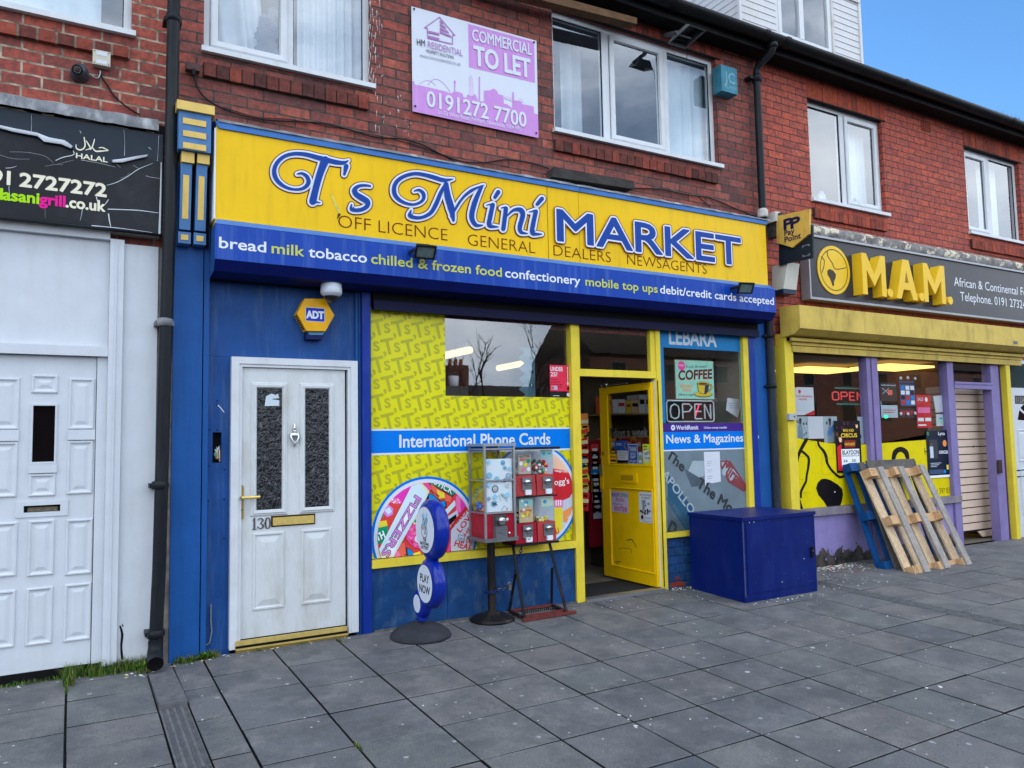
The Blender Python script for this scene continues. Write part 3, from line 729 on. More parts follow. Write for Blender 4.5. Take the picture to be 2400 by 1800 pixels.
for i, (a, b) in enumerate(zip(xs, xs[1:])):
    if i == 0: column(a, b, [0, -.11, -.46, -.87, -1.455] + rows(-1.945, .4775, -1.455)[1:])
    else: column(a, b, [0, -.10] + rows(-.505, .4775, -.10)[1:])
x = xs[-1] + .165
while x < 13: column(x, x + .4745, rows(-.505, .4775)); x += .4745
struct(tag(m.build('pavement'), 'grey square paving slabs with gum spots in front of the shops', 'pavement'))
m = MB(); m.face([(-60, YEND, .035 * YEND - .014), (60, YEND, .035 * YEND - .014), (60, .3, -.013), (-60, .3, -.013)], joint); struct(tag(m.build('paving_bed'), 'dark bedding showing in the joints between the slabs', 'ground'))
chm = M('drain_channel_concrete', (108, 108, 110), .85, var=.3, vs=20, bump=.4, bs=120)
for x0, x1, ys, lab in ((-1.608, -1.456, -.92, 'grooved concrete drain channel running from the left drainpipe'), (4.444, 4.605, -.45, 'grooved concrete drain channel beyond the blue cabinet')):
    m = MB(); y = ys; n = 4
    while y > YEND:
        y2 = max(y - .9, YEND); st = (x1 - x0) / n
        for i in range(n):
            a = x0 + i * st
            cols_ = [(a, .0), (a + st * .28, .0), (a + st * .45, -.011), (a + st * .75, -.011), (a + st * .95, 0), (a + st, 0)]
            m.grid([[(u, yy, .035 * yy + v - .001) for u, v in cols_] for yy in (y2 + .003, y - .003)], chm, False)
        y = y2
    if x0 < 0: m.box(x0, x1, ys + .006, 0, .035 * ys - .02, -.002, chm); 
    struct(tag(m.build('drain_channel'), lab, 'drain channel'))
m = MB(); m.box(-60, 60, YEND - .15, YEND - .004, -.6, .035 * YEND - .004, kerb_m); struct(tag(m.build('kerb'), 'pale concrete kerb stones at the road edge', 'kerb'))
m = MB(); m.face([(-300, -300, -.43), (300, -300, -.43), (300, YEND - .15, -.43), (-300, YEND - .15, -.43)], tarmac); struct(tag(m.build('road'), 'dark asphalt road in front of the pavement', 'road'))
m = MB(); m.face([(-300, .32, -.05), (300, .32, -.05), (300, 300, -.05), (-300, 300, -.05)], tarmac); struct(tag(m.build('ground'), 'rough ground behind and under the terrace', 'ground'))

# ================================================================ yellow sign and blue shutter box
sign_y = M('sign_yellow', (236, 188, 0), .25, var=.07, vs=2.2, dirt=(.34, (176, 140, 24), 6, (2.5, 2.5, .3)))
trim_b = M('sign_trim_blue', (62, 114, 180), .35, var=.12, vs=6, dirt=(.3, (60, 90, 130), 6, (1, 1, .3)))
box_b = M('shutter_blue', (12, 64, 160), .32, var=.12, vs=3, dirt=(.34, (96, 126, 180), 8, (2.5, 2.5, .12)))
navy = M('navy_screws_and_shade', (8, 22, 88), .4, var=.15)
panel_b = M('panel_blue', (32, 78, 142), .45, var=.22, vs=4, dirt=(.35, (98, 120, 140), 6, (3, 3, .25)), bump=.12, bs=18)
pil_b = M('pilaster_blue', (30, 84, 150), .42, var=.12, vs=3, dirt=(.3, (20, 50, 100), 8, (4, 4, .2)), bump=.2, bs=22)
riser_b = M('riser_blue', (28, 72, 124), .5, var=.3, vs=5, dirt=(.5, (88, 110, 128), 9, (1, 1, .6)), wear=(.30, (120, 135, 145), 22), bump=.12)
post_b = M('post_blue', (20, 50, 138), .38, var=.12, vs=5, dirt=(.25, (80, 100, 160), 9, (1, 1, .2)))
corb_b = M('corbel_blue', (80, 122, 170), .45, var=.15, vs=9, dirt=(.35, (54, 88, 130), 6, (1, 1, .3)))
corb_y = M('corbel_yellow', (222, 188, 104), .5, var=.12, vs=14, dirt=(.3, (150, 120, 70), 9, (1, 1, .4)))
ink_white = M('lettering_white', (214, 218, 224), .4, var=.02)
ink_lime = M('lettering_pale_green', (190, 194, 84), .4, var=.05)
ink_blue = M('lettering_blue', (12, 62, 146), .4, var=.05)
ink_maroon = M('lettering_maroon', (116, 28, 34), .6, var=.15)
ink_brown = M('lettering_brown', (106, 34, 12), .7, var=.2, vs=60)
ink_black = M('lettering_black', (26, 26, 30), .5, var=.05)
F2 = W(-.20); FB = W(-.28)
bx0 = FB.px((504, 560))[0]; bx1 = FB.px((1817, 700))[0]
sz0 = F2.px((500, 513))[1]; sz1 = F2.px(A2(275, 722))[1]
bt = FB.px(A8(178, 76))[1]; bz = FB.px(A8(170, 335))[1]
sg = thing('shop_sign', 'wide yellow shop sign lettered in blue script and capitals, blue trim', 'sign', (1.6, -.2, 3.0))
m = MB(); m.box(bx0 + .012, bx1 - .01, -.20, .0, sz0 - .1, sz1 + .03, sign_y); m.build('sign_panel', sg)
m = MB()
zt0 = F2.px(A2(300, 745))[1]; zt1 = F2.px(A2(260, 698))[1]
m.hexa([(bx0 + .03, -.215, zt0), (bx1, -.215, zt0), (bx1, -.02, zt0 + .01), (bx0, -.02, zt0 + .01), (bx0, -.212, zt1), (bx1, -.212, zt1), (bx1, -.02, zt1), (bx0, -.02, zt1)], trim_b)
m.build('top_trim', sg, bevel=.004)
m = MB(); m.hexa([(bx0, -.276, bt + .004), (bx1, -.276, bt + .004), (bx1, -.205, bt + .004), (bx0, -.205, bt + .004), (bx0 + .02, -.212, sz0), (bx1, -.212, sz0), (bx1, -.2005, sz0), (bx0 + .02, -.2005, sz0)], trim_b); m.build('bottom_trim', sg)
m = MB(); m.box(bx0, bx0 + .011, -.206, .0, sz0 + .002, zt0, ink_white); m.build('edge_strip', sg)
m = MB()
for c in (A3(205, 1300), A3(385, 1300)):
    u, v = F2.px(c); m.box(u, u + .004, -.2025, -.19, sz0, zt0, M('sign_seam', (120, 95, 10), .6) if c[0] < 1300 else M('sign_seam_pale', (190, 160, 20), .6))
u = F2.px(A3(385, 1100))[0]; m.box(u, u + .006, -.2165, -.2, zt0 + .002, zt1 - .002, M('trim_seam', (40, 80, 130), .5)); m.build('panel_seam', sg)
T3 = lambda L_: [D3(*p) for p in L_]
T4 = lambda L_: [D4(*p) for p in L_]
k3, k4 = .217, .33906
STK = []
def a3(pts, w_): STK.append((T3(pts), [x * k3 for x in w_]))
def a4(pts, w_): STK.append((T4(pts), [x * k4 for x in w_]))
a3([(350,362),(400,355),(450,385),(472,440),(450,490),(395,522),(320,528),(230,505),(150,450),(108,380),(105,300),(145,225),(225,165),(330,142),(450,152),(560,182),(650,205),(760,232),(850,240),(905,214)], [14,28,40,48,42,32,26,32,44,50,46,42,38,38,44,50,54,50,40,6])
a3([(650,215),(605,330),(568,450),(540,560),(518,655)], [90,76,72,72,80]); a3([(490,666),(540,664),(600,672)], [14,22,6])
a3([(878,280),(858,366)], [54,26])
a3([(1138,492),(1085,484),(1015,492),(968,532),(985,580),(1050,622),(1108,662),(1100,712),(1040,746),(970,752),(932,738),(936,690)], [20,26,34,50,58,64,58,48,42,40,36,12])
a3([(1612,545),(1665,535),(1708,570),(1714,622),(1680,665),(1610,690),(1530,680),(1450,640),(1402,580),(1396,500),(1436,430),(1520,380),(1620,358),(1720,370),(1830,400),(1930,428),(2035,416)], [14,28,42,38,30,26,30,40,48,46,42,38,36,40,46,44,6])
a3([(1955,462),(1900,560),(1850,680),(1790,780),(1700,828),(1620,832),(1562,808),(1580,752)], [30,42,48,42,34,38,42,12])
a3([(1955,470),(1972,600),(2010,730),(2036,866)], [50,70,74,26])
a4([(18,228),(90,112),(160,50),(245,14)], [16,18,22,6]); a4([(228,24),(182,130),(160,230),(188,288),(238,290)], [22,36,36,28,6])
a4([(262,152),(300,145)], [6,14]); a4([(305,150),(288,230),(282,292),(345,302)], [30,32,30,6]); a4([(343,62),(320,98)], [30,24])
a4([(362,172),(392,166)], [6,14]); a4([(396,176),(378,316)], [30,30]); a4([(402,228),(450,186),(498,186),(512,222),(492,300),(500,338),(545,348)], [8,20,34,34,32,24,6])
a4([(555,200),(595,190)], [6,14]); a4([(602,196),(582,290),(580,346),(645,352)], [30,32,30,6]); a4([(644,108),(612,146)], [30,24])
m = MB(); FS2 = W(-.2012)
for ex, mt in ((20.8, ink_maroon), (13.2, ink_white), (0.0, ink_blue)):
    for i, (P, Wd) in enumerate(STK):
        s_ = 1.0 if i < 7 else 1.0
        m.strk(P, FS2, [x + ex * (.68 if mt is ink_white else .66) for x in Wd] if ex else Wd, mt, px=True)
mk0 = FS2.px(D4(752, 395)); mk1 = FS2.px(D4(2012, 372)); mkt = FS2.px(D4(765, 172))
mkh = mkt[1] - mk0[1]
m.outline('MARKET', FS2, mk0[0], mk0[1], mkh, ink_maroon, mk1[0], .064); m.outline('MARKET', FS2, mk0[0], mk0[1], mkh, ink_white, mk1[0], .046)
m.outline('MARKET', FS2, mk0[0], mk0[1], mkh, ink_blue, mk1[0], .016); m.text('MARKET', FS2, mk0[0], mk0[1], mkh, ink_blue, u1=mk1[0])
m.build('main_lettering', sg)
m = MB()
for s_, p0, p1, pt in (('OFF LICENCE', D3(792, 932), D3(1980, 1085), D3(965, 845)), ('GENERAL', D4(135, 426), D4(605, 480), D4(225, 368)), ('DEALERS', D4(728, 497), D4(1128, 545), D4(730, 435)), ('NEWSAGENTS', D4(1238, 558), D4(1790, 625), D4(1240, 500))):
    m = MB(); q0 = FS2.px(p0); q1 = FS2.px(p1); m.text(s_, FS2, q0[0], q0[1], .105, ink_brown, u1=q1[0], off=-.016); m.build('small_lettering', sg)
m = MB(); crack = M('sign_scuff', (238, 220, 110), .6, var=.3, vs=40); m.strk([D3(715, 570), D3(750, 650), D3(790, 740), D3(815, 785)], FS2, [2, 5, 6, 3], crack, px=True)
hole = M('sign_hole', (90, 70, 20), .8, var=.5, vs=60); m.pp([D3(*p) for p in ((790, 790), (815, 782), (822, 800), (800, 830), (780, 848), (788, 815))], FS2, hole); m.build('scuff', sg)

sb = thing('shutter_box', 'long blue roller shutter box under the yellow sign, lettered in white and pale green', 'shutter box', (1.6, -.2, 2.9))
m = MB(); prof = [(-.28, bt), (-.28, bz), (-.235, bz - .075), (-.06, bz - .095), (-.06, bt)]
def xprism(mb, prof_, x0, x1, mat, endm=None, hold=None):
    n = len(prof_)
    for i in range(n):
        a, b = prof_[i], prof_[(i + 1) % n]
        mb.face([(x0, *a), (x0, *b), (x1, *b), (x1, *a)], hold.get(i, mat) if hold else mat)
    mb.face([(x0, *p) for p in prof_[::-1]], endm or mat); mb.face([(x1, *p) for p in prof_], endm or mat)
xprism(m, prof, bx0, bx1, box_b, panel_b, {1: navy, 2: navy}); m.build('casing', sb, bevel=.006)  # chamfer and underside coloured navy for the shade beneath the box
m = MB(); FT = W(-.2805)
base_z = FT.px(A8(206, 254))[1]; hgt = FT.px(A8(212, 168))[1] - base_z
D = lambda x, y: (x * 1.08499, y * 1.08499)
for s_, xa, xb_, y_, mt in (('bread', 473.5, 574.5, 540, ink_white), ('milk', 587, 656.5, 550, ink_lime), ('tobacco', 667, 792, 560, ink_white), ('chilled & frozen food', 802, 1083.5, 590, ink_lime), ('confectionery', 1091.5, 1253, 615, ink_white), ('mobile top ups', 1265, 1420, 630, ink_lime), ('debit/credit cards accepted', 1426.5, 1671, 650, ink_white)):
    m.text(s_, FT, FT.px(D(xa, y_))[0], base_z, hgt * .97, mt, u1=FT.px(D(xb_, y_))[0], off=.022)
m.build('lettering', sb)
zb0 = W(-.04).px(B4(960, 247))[1]; zb0 = (zb0 + W(-.04).px(B2(75, 62))[1]) / 2
m = MB(); m.box(.005, bx1 - .02, -.06, -.005, zb0, zb0 + .075, M('shutter_slat_shaded_navy', (5, 12, 52), .5)); m.box(.005, bx1 - .02, -.045, -.012, zb0 + .0752, bz - .04, soot); m.build('shutter_curtain', sb, bevel=.004)  # slat navy darkened to hold the shade cast by the box
m = MB(); m.box(bx0 + .02, -.01, -.055, .045, bz - .094, bz - .02, soot); m.build('back_plate', sb)

ld = thing('lead_flashing', 'grey lead flashing strip along the top of the yellow sign', 'flashing', (1.6, -.1, zt1))
m = MB(); zt2 = zt1 + .085
rw = [[], [], []]; rnd = random.Random(5); x = bx0 + .02
while x <= bx1 + .1:
    rw[0].append((x, -.222 + rnd.uniform(-.004, .004), zt1 - .006)); rw[1].append((x, -.20, zt1 + .02 + rnd.uniform(-.004, .004))); rw[2].append((x, WY - .001, zt2 + rnd.uniform(-.008, .01))); x += .08
m.grid(rw[::-1], lead, True); m.build('lead_sheet', ld)
# ================================================================ the yellow and blue mini market front
post_y = M('post_yellow', (226, 202, 62), .45, var=.08, vs=6, dirt=(.35, (150, 135, 60), 10, (1, 1, .3)))
door_y = M('door_yellow', (238, 190, 8), .42, var=.08, vs=4, dirt=(.22, (170, 130, 20), 6, (1, 1, .5)))
film_y = M('film_yellow_green', (218, 211, 26), .22, var=.04, vs=3)
film_t = M('film_olive', (174, 171, 44), .22, var=.04)
film_b = M('film_blue', (0, 116, 214), .22, var=.04)
film_w = M('film_white', (212, 217, 226), .22, var=.02)
gold = M('brass', (236, 206, 120), .3, metal=.55, var=.15, vs=20)
brass_dull = M('dull_brass', (170, 140, 70), .4, metal=.5, var=.2)
chrome = M('chrome', (200, 202, 205), .15, metal=1.0, var=.05)
steel = M('grey_steel', (150, 152, 156), .32, metal=.85, var=.15)
alu = M('aluminium', (176, 178, 180), .35, metal=.8, var=.15)
grained = M('grained_white_door', (206, 209, 210), .38, var=.04, grain=(26, (9, 9, .55), .28, (168, 168, 162)), dirt=(.6, (164, 158, 144), 3.5, (1.5, 1.5, .5)), bump=.06, bs=30)
obscure = glass('patterned_glass', (.20, .23, .25), 2.2, .10, .0)
def obscure_mat():
    t = NT('leaf_pattern_glass'); b = t.b
    v = t.n('ShaderNodeTexVoronoi', feature='DISTANCE_TO_EDGE'); v.inputs['Scale'].default_value = 34
    ge = t.n('ShaderNodeNewGeometry'); mp_ = t.n('ShaderNodeMapping'); mp_.inputs['Scale'].default_value = (1, 1, .55); mp_.inputs['Rotation'].default_value = (0, .6, 0); t.l(ge.outputs['Position'], mp_.inputs[0]); t.l(mp_.outputs[0], v.inputs['Vector'])
    h = t.ramp(v.outputs[0], [(0.0, 0.0), (.06, 1.0)])
    c = t.mix(t.ramp(v.outputs[0], [(.012, .32), (.04, 0.0)]), S(20, 22, 26), S(120, 128, 134))
    t.l(c, b.inputs['Base Color']); b.inputs['Roughness'].default_value = .12; t.l(t.bump(h, .6, .01, t.bump(t.noise(22, 3), .8, .02)), b.inputs['Normal'])
    return t.m
leafglass = obscure_mat()
mat_floor = M('shop_floor', (120, 112, 98), .6, var=.25, vs=3)
mat_mat = M('door_mat', (46, 46, 48), .95, var=.2, vs=60)
shop = thing('shopfront', 'blue and yellow mini market front with patterned window film and an open yellow door', 'shopfront', (1.7, 0, 0))
FP0 = W(0)
pz = lambda p, y=0: W(y).px(p)
# posts
def post(name, pa, pb, z0, z1, y0, y1, mat, label=None):
    x0 = (W(y0).px(pa)[0]); x1 = W(y0).px(pb)[0]
    m = MB(); m.box(x0, x1, y0, y1, z0, z1, mat); return m.build(name, shop, bevel=.004, label=label), x0, x1
WT = zb0 + .03
post('post', B1(1212, 1200), B1(1273, 1200), -.01, bz - .03, -.02, .06, post_b, 'dark blue post between front door and window')
_, pAx0, pAx1 = post('post', B4(170, 800), B4(246, 800), 0, WT, -.02, .06, post_y, 'yellow post left of the shop door')
_, pBx0, pBx1 = post('post', B4(998, 800), B4(1040, 800), 0, WT, -.02, .06, post_y, 'yellow post right of the shop door')
_, pCx0, pCx1 = post('post', B4(1848, 800), B4(1900, 800), .4, WT, -.01, .06, post_y, 'yellow post at the right end of the window')
_, pDx0, pDx1 = post('post', B5(1604, 380), B5(1648, 380), 0, bz - .03, -.02, .12, post_b, 'dark blue edge post by the right downpipe')
m = MB(); u0 = pDx1; u1 = pz(B5(1735, 380), .0)[0]; m.box(u0 + .001, u1, .0, .12, 0, bz + .05, pil_b); m.build('end_pilaster', shop, bevel=.004)
m = MB(); u, v = pz(B4(1968, 1262)); m.disc(W(0), u + .0, v, .025, ink_white); m.disc(W(0), u + .003, v, .014, M('sticker_grey', (120, 124, 130), .5)); m.build('round_sticker', shop)
# main window
wx0 = pz(B1(1276, 900), .02)[0]; wx1 = pAx0
sz_b = pz(B3(800, 905), -.02)[1]; s0 = pz(B3(40, 1012), -.03); s1 = pz(B3(1525, 880), -.03); t0_ = pz(B3(40, 958), -.03); t1_ = pz(B3(1500, 832), -.03)
sill0 = (s0[1] + s1[1]) / 2; sill1 = (t0_[1] + t1_[1]) / 2
m = MB(); m.box(wx0 - .02, wx1 - .001, -.035, .05, sill0, sill1, post_y); m.build('window_sill', shop, bevel=.004)
m = MB(); uj = pz(B3(580, 1200), 0)[0]; m.box(wx0 - .02, uj - .002, .0, .06, -.02, sill0 - .0015, riser_b); m.box(uj + .002, wx1 - .001, .002, .06, -.02, sill0 - .0015, riser_b); m.box(wx0, wx1 - .002, -.02, -.001, -.02, .012, M('grimy_concrete', (110, 106, 100), .9, var=.4, vs=20)); m.build('stall_riser', shop, bevel=.002)
FGl = W(.035)
m = MB(); m.rect(FGl, wx0, wx1, sill1, WT, glass('wide_pane_glass', (.92, .95, .94), 2.2, wav=.01), 0.0); m.build('window_pane', shop)
FF = W(.033)
cx0, cx1, cz0, cz1 = R(FF, B2(708, 170), B2(1818, 850))
cz0 = (FF.px(B2(720, 838))[1] + FF.px(B2(1800, 856))[1]) / 2
bb0 = (FF.px(B2(80, 1322))[1] + FF.px(B2(1820, 1305))[1]) / 2; bb1 = (FF.px(B2(80, 1133))[1] + FF.px(B2(1820, 1132))[1]) / 2
wl0 = (FF.px(B2(80, 1338))[1] + FF.px(B2(1820, 1320))[1]) / 2; wl1 = (FF.px(B2(80, 1120))[1] + FF.px(B2(1820, 1118))[1]) / 2
m = MB()
regs = [(wx0, cx0, cz0, WT), (wx0, wx1 - .004, wl1, cz0), (wx0, wx1 - .004, sill1 + .006, wl0)]
for r in regs: m.rect(FF, *r, film_y)
m.rect(FF, wx0, wx1 - .003, wl0, wl1, film_w); m.rect(FF, wx0, wx1 - .003, bb0, bb1, film_b)
ph, pv, px_o = .178, .1535, -.092
d1 = m.dd(); rt = .24
for r in regs:
    for j in range(-1, 18):
        for i in range(-2, 22):
            u = wx0 + .045 + (i * ph + (j % 2) * px_o); v = 2.35 - j * pv
            if u > r[1] + .05 or u < r[0] - .2 or v > r[3] + .05 or v < r[2] - .2: continue
            m.text('T', FF, u - .02, v - .006, .134, film_t, off=.03, rot=rt, clip=r, d=d1, wf=1.0)
            m.text('\u2019', FF, u + .082, v + .068, .115, film_t, off=.03, rot=.2, clip=r, d=d1)
            m.text('s', FF, u + .074, v + .024, .122, film_t, off=.02, rot=.12, clip=r, d=d1, wf=.95)
a = FF.px(B2(318, 1280)); b = FF.px(B2(1620, 1262)); c = FF.px(B2(318, 1186))
m.text('International Phone Cards', FF, a[0], (a[1] + b[1]) / 2, .107, film_w, u1=b[0], off=.022)
# sweets in the big circle
cu, cv = FF.px(B3(427, 775)); tu, tv = FF.px(B3(402, 352)); rr = tv - cv
lu, _v = FF.px(B3(36, 830)); rr = (rr + (cu - lu)) / 2
vb0 = sill1 + .008
def ring_poly(cu, cv, r, n=64):
    q = [(cu + r * math.cos(2 * math.pi * k / n), cv + r * math.sin(2 * math.pi * k / n)) for k in range(n)]
    return clip_poly(q, (wx0 + .001, wx1 - .005, vb0, 9))
pk = {k: M('print_' + k, c, .22, var=.03) for k, c in dict(red=(222, 70, 66), pink=(236, 74, 150), hot=(232, 60, 176), pale=(206, 226, 232), lilac=(214, 134, 214), green=(20, 150, 108), blue=(22, 136, 208), cream=(226, 218, 170), yellow=(232, 214, 60), orange=(240, 150, 80), coral=(236, 104, 84), grey=(196, 204, 216), black=(24, 22, 26), white=(238, 240, 244), peach=(244, 196, 160), deepred=(206, 44, 52), rose=(240, 120, 170), mint=(170, 216, 190)).items()}
m.flat(ring_poly(cu, cv, rr), FF, film_b); m.flat(ring_poly(cu, cv, rr - .022), FF, film_w)
m.cc = ring_poly(cu, cv, rr - .052)
m.flat(m.cc, FF, pk['red'])
def d7(pts, col, px=D7): m.pp([px(*p) for p in pts], FF, pk[col])
d7([(300, 470), (420, 390), (560, 330), (600, 290), (560, 500), (440, 560), (330, 550)], 'hot'); d7([(300, 500), (400, 480), (450, 540), (380, 560), (310, 540)], 'rose')
for x, y in ((330, 500), (365, 525), (400, 505), (345, 540), (420, 540)): m.disc(FF, *FF.px(D7(x, y)), .006, pk['white'])
d7([(200, 620), (280, 570), (340, 620), (330, 700), (260, 730), (220, 690)], 'lilac'); d7([(230, 640), (290, 600), (320, 660), (270, 700)], 'pale')
d7([(130, 790), (250, 770), (265, 840), (140, 870)], 'yellow'); d7([(110, 880), (270, 840), (260, 960), (200, 1060), (100, 1100)], 'green')
d7([(160, 710), (210, 680), (215, 720), (165, 745)], 'green')
d7([(790, 265), (860, 250), (1040, 290), (1180, 380), (1100, 470), (1000, 400), (880, 340), (800, 300)], 'black'); d7([(797, 270), (860, 254), (1036, 296), (1170, 383), (1098, 458), (1004, 394), (884, 332), (806, 296)], 'green')
d7([(830, 300), (900, 350), (1000, 410), (1010, 470), (880, 490), (800, 420)], 'coral'); d7([(900, 370), (1000, 420), (1020, 480), (930, 490)], 'yellow')
d7([(780, 420), (850, 430), (950, 520), (1020, 510), (1030, 600), (960, 640), (840, 560), (770, 540)], 'black'); d7([(795, 425), (850, 440), (940, 530), (1010, 520), (1015, 590), (950, 625), (845, 545), (800, 520)], 'blue')
d7([(1000, 430), (1090, 460), (1080, 540), (1010, 520)], 'coral')
d7([(650, 560), (740, 530), (770, 700), (700, 860), (600, 830), (590, 760)], 'cream')
for x, y, c_ in ((690, 620, 'yellow'), (640, 690, 'pink'), (700, 700, 'green'), (630, 780, 'green'), (680, 780, 'red'), (740, 600, 'green'), (720, 660, 'deepred')): m.disc(FF, *FF.px(D7(x, y)), .014, pk[c_])
d7([(1010, 640), (1130, 510), (1150, 570), (1040, 690)], 'pale'); d7([(1140, 450), (1230, 420), (1290, 560), (1200, 690), (1140, 680)], 'hot'); d7([(1150, 460), (1200, 440), (1210, 660), (1150, 670)], 'rose')
d7([(1040, 720), (1160, 640), (1180, 700), (1050, 890)], 'grey'); d7([(1050, 760), (1150, 690), (1155, 740), (1060, 850)], 'black')
d7([(490, 900), (560, 830), (660, 815), (760, 860), (740, 1010), (690, 1140), (600, 1120), (510, 1020)], 'pink')
for q in ([(520, 880), (600, 860), (580, 920)], [(560, 950), (640, 900), (650, 960)], [(520, 970), (600, 990), (560, 1030)], [(640, 1000), (700, 960), (680, 1050)], [(580, 1060), (660, 1080), (620, 1110)]): d7(q, 'rose')
for q in ([(600, 880), (650, 870), (630, 930)], [(540, 1010), (590, 1040), (600, 1100)]): d7(q, 'deepred')
m.disc(FF, *FF.px(D7(655, 1010)), .03, pk['pale'])
d7([(500, 1120), (560, 1140), (610, 1200), (560, 1250), (510, 1220)], 'black'); d7([(515, 1130), (560, 1150), (605, 1200), (560, 1235), (520, 1210)], 'blue')
d7([(330, 1180), (420, 1160), (470, 1230), (340, 1260)], 'rose'); d7([(590, 1200), (680, 1170), (700, 1240), (600, 1250)], 'yellow'); d7([(370, 1080), (480, 1060), (500, 1200), (430, 1240)], 'coral')
d7([(1020, 1160), (1080, 900), (1150, 880), (1160, 960), (1070, 1190), (1010, 1190)], 'deepred'); d7([(1030, 1180), (1080, 1010), (1100, 1020), (1060, 1180)], 'pink')
d7([(1080, 900), (1330, 580), (1500, 640), (1500, 1200), (1080, 1180)], 'grey')
def txt(s_, p0, p1, h, col, off=.03, wf=None, outline=None):
    a_ = FF.px(p0); b_ = FF.px(p1); r_ = math.atan2(b_[1] - a_[1], b_[0] - a_[0]); ln = math.hypot(b_[0] - a_[0], b_[1] - a_[1])
    m.text(s_, FF, a_[0], a_[1], h, pk[col], u1=a_[0] + ln, off=off, rot=r_)
txt('THROB', D7(1060, 920), D7(1340, 620), .045, 'deepred'); txt('LOVE', D7(1200, 930), D7(1380, 700), .05, 'deepred'); txt('HEAR', D7(1270, 980), D7(1430, 790), .035, 'deepred')
d7([(1175, 950), (1260, 975), (1250, 1050), (1165, 1030)], 'black'); d7([(1180, 957), (1254, 979), (1245, 1043), (1171, 1025)], 'grey'); txt('NO', D7(1185, 1020), D7(1245, 1035), .022, 'black', .01)
txt('HEART', D7(1120, 1100), D7(1400, 1190), .055, 'deepred'); txt('LOVE', D7(1270, 1050), D7(1440, 1100), .05, 'deepred')
txt('STICK', D7(850, 300), D7(1090, 440), .055, 'black', .05); txt('STICK', D7(853, 297), D7(1087, 434), .05, 'white', .02); txt('TH', D7(125, 1040), D7(230, 990), .06, 'white', .04)
txt('Barratt', D7(810, 395), D7(925, 470), .018, 'black', .02)
d7([(130, 1180), (600, 260), (680, 270), (800, 380), (760, 480), (330, 1250), (140, 1260)], 'pale'); d7([(690, 262), (760, 262), (815, 330), (800, 400), (720, 290)], 'pink'); d7([(600, 285), (690, 268), (800, 395), (770, 460)], 'cream'); d7([(610, 300), (680, 290), (770, 410), (740, 470)], 'pale')
d7([(560, 560), (610, 590), (330, 1200), (250, 1180)], 'white'); d7([(270, 1180), (330, 1230), (310, 1260), (140, 1260), (135, 1200)], 'cream')
for col, off in (('black', .075), ('lilac', .015)):
    a_ = FF.px(D7(590, 420)); b_ = FF.px(D7(150, 1185)); r_ = math.atan2(b_[1] - a_[1], b_[0] - a_[0]); ln = math.hypot(b_[0] - a_[0], b_[1] - a_[1])
    if off > .05: m.outline  # letters get a dark edge from the wider pass below
    m.text('FIZZERS', FF, a_[0] + .015, a_[1] - .015, .068, pk[col], u1=a_[0] + .015 + ln, off=off, rot=r_)
# cereal circle on the right
m.cc = None
eu, ev = FF.px(B3(1205, 500)); er = FF.px(B3(1522, 560))[0] - eu
er = max(er, .33); eu = FF.px(B3(1500, 500))[0] - er * .96
m.flat(clip_poly(ring_poly(eu, ev, er), (wx0, wx1 - .005, vb0, wl0 - .001)), FF, film_b); m.flat(clip_poly(ring_poly(eu, ev, er - .022), (wx0, wx1 - .005, vb0, wl0 - .001)), FF, film_w)
m.cc = clip_poly(ring_poly(eu, ev, er - .05), (wx0, wx1 - .006, vb0, wl0 - .002))
m.flat(m.cc, FF, pk['grey'])
d7([(1330, 190), (1420, 180), (1490, 260), (1490, 320), (1340, 310)], 'peach', B3)
d7([(1330, 300), (1500, 330), (1490, 440), (1450, 510), (1380, 540), (1330, 530)], 'deepred', B3); d7([(1330, 300), (1490, 325), (1490, 345), (1330, 325)], 'red', B3)
txt("Kellogg's", B3(1255, 430), B3(1448, 408), .055, 'white', .01); txt("Kellogg's CORN FLAKES", B3(1345, 322), B3(1490, 334), .017, 'white')
d7([(1340, 525), (1402, 525), (1402, 580), (1340, 578)], 'rose', B3); txt('III', B3(1350, 568), B3(1390, 566), .05, 'white'); d7([(1340, 580), (1400, 582), (1400, 840), (1340, 840)], 'yellow', B3); txt('ALL', B3(1330, 780), B3(1385, 760), .05, 'deepred', .04)
d7([(1402, 610), (1490, 560), (1480, 620), (1430, 650), (1500, 720), (1405, 680)], 'orange', B3); d7([(1405, 720), (1440, 700), (1470, 750), (1440, 770)], 'orange', B3); d7([(1403, 800), (1450, 770), (1470, 820), (1410, 840)], 'orange', B3)
m.cc = None
vf = m.build('window_film', shop)
m = MB(); q = R(W(.0335), B2(1612, 572), B2(1790, 802)); q2 = R(W(.0335), B2(1612, 802), B2(1800, 855)); Fq = W(.030)
red_n = M('notice_red', (222, 48, 76), .35, var=.05)
m.rect(Fq, *q2, ink_black); m.rect(Fq, *q, red_n); h_ = q[3] - q[2]; w_ = q[1] - q[0]
m.text('UNDER', Fq, q[0] + .01, q[3] - .055, .040, ink_white, u1=q[0] + w_ * .66, off=.02); m.text('25?', Fq, q[0] + .01, q[3] - .105, .040, ink_white, u1=q[0] + w_ * .38, off=.02)
for i, s_ in enumerate(('Please be', 'prepared to show', 'proof of age when', 'buying alcohol')): m.text(s_, Fq, q[0] + .01, q[3] - .14 - i * .022, .014, ink_black, u1=q[0] + w_ * (.4 + .1 * min(i, 2)))
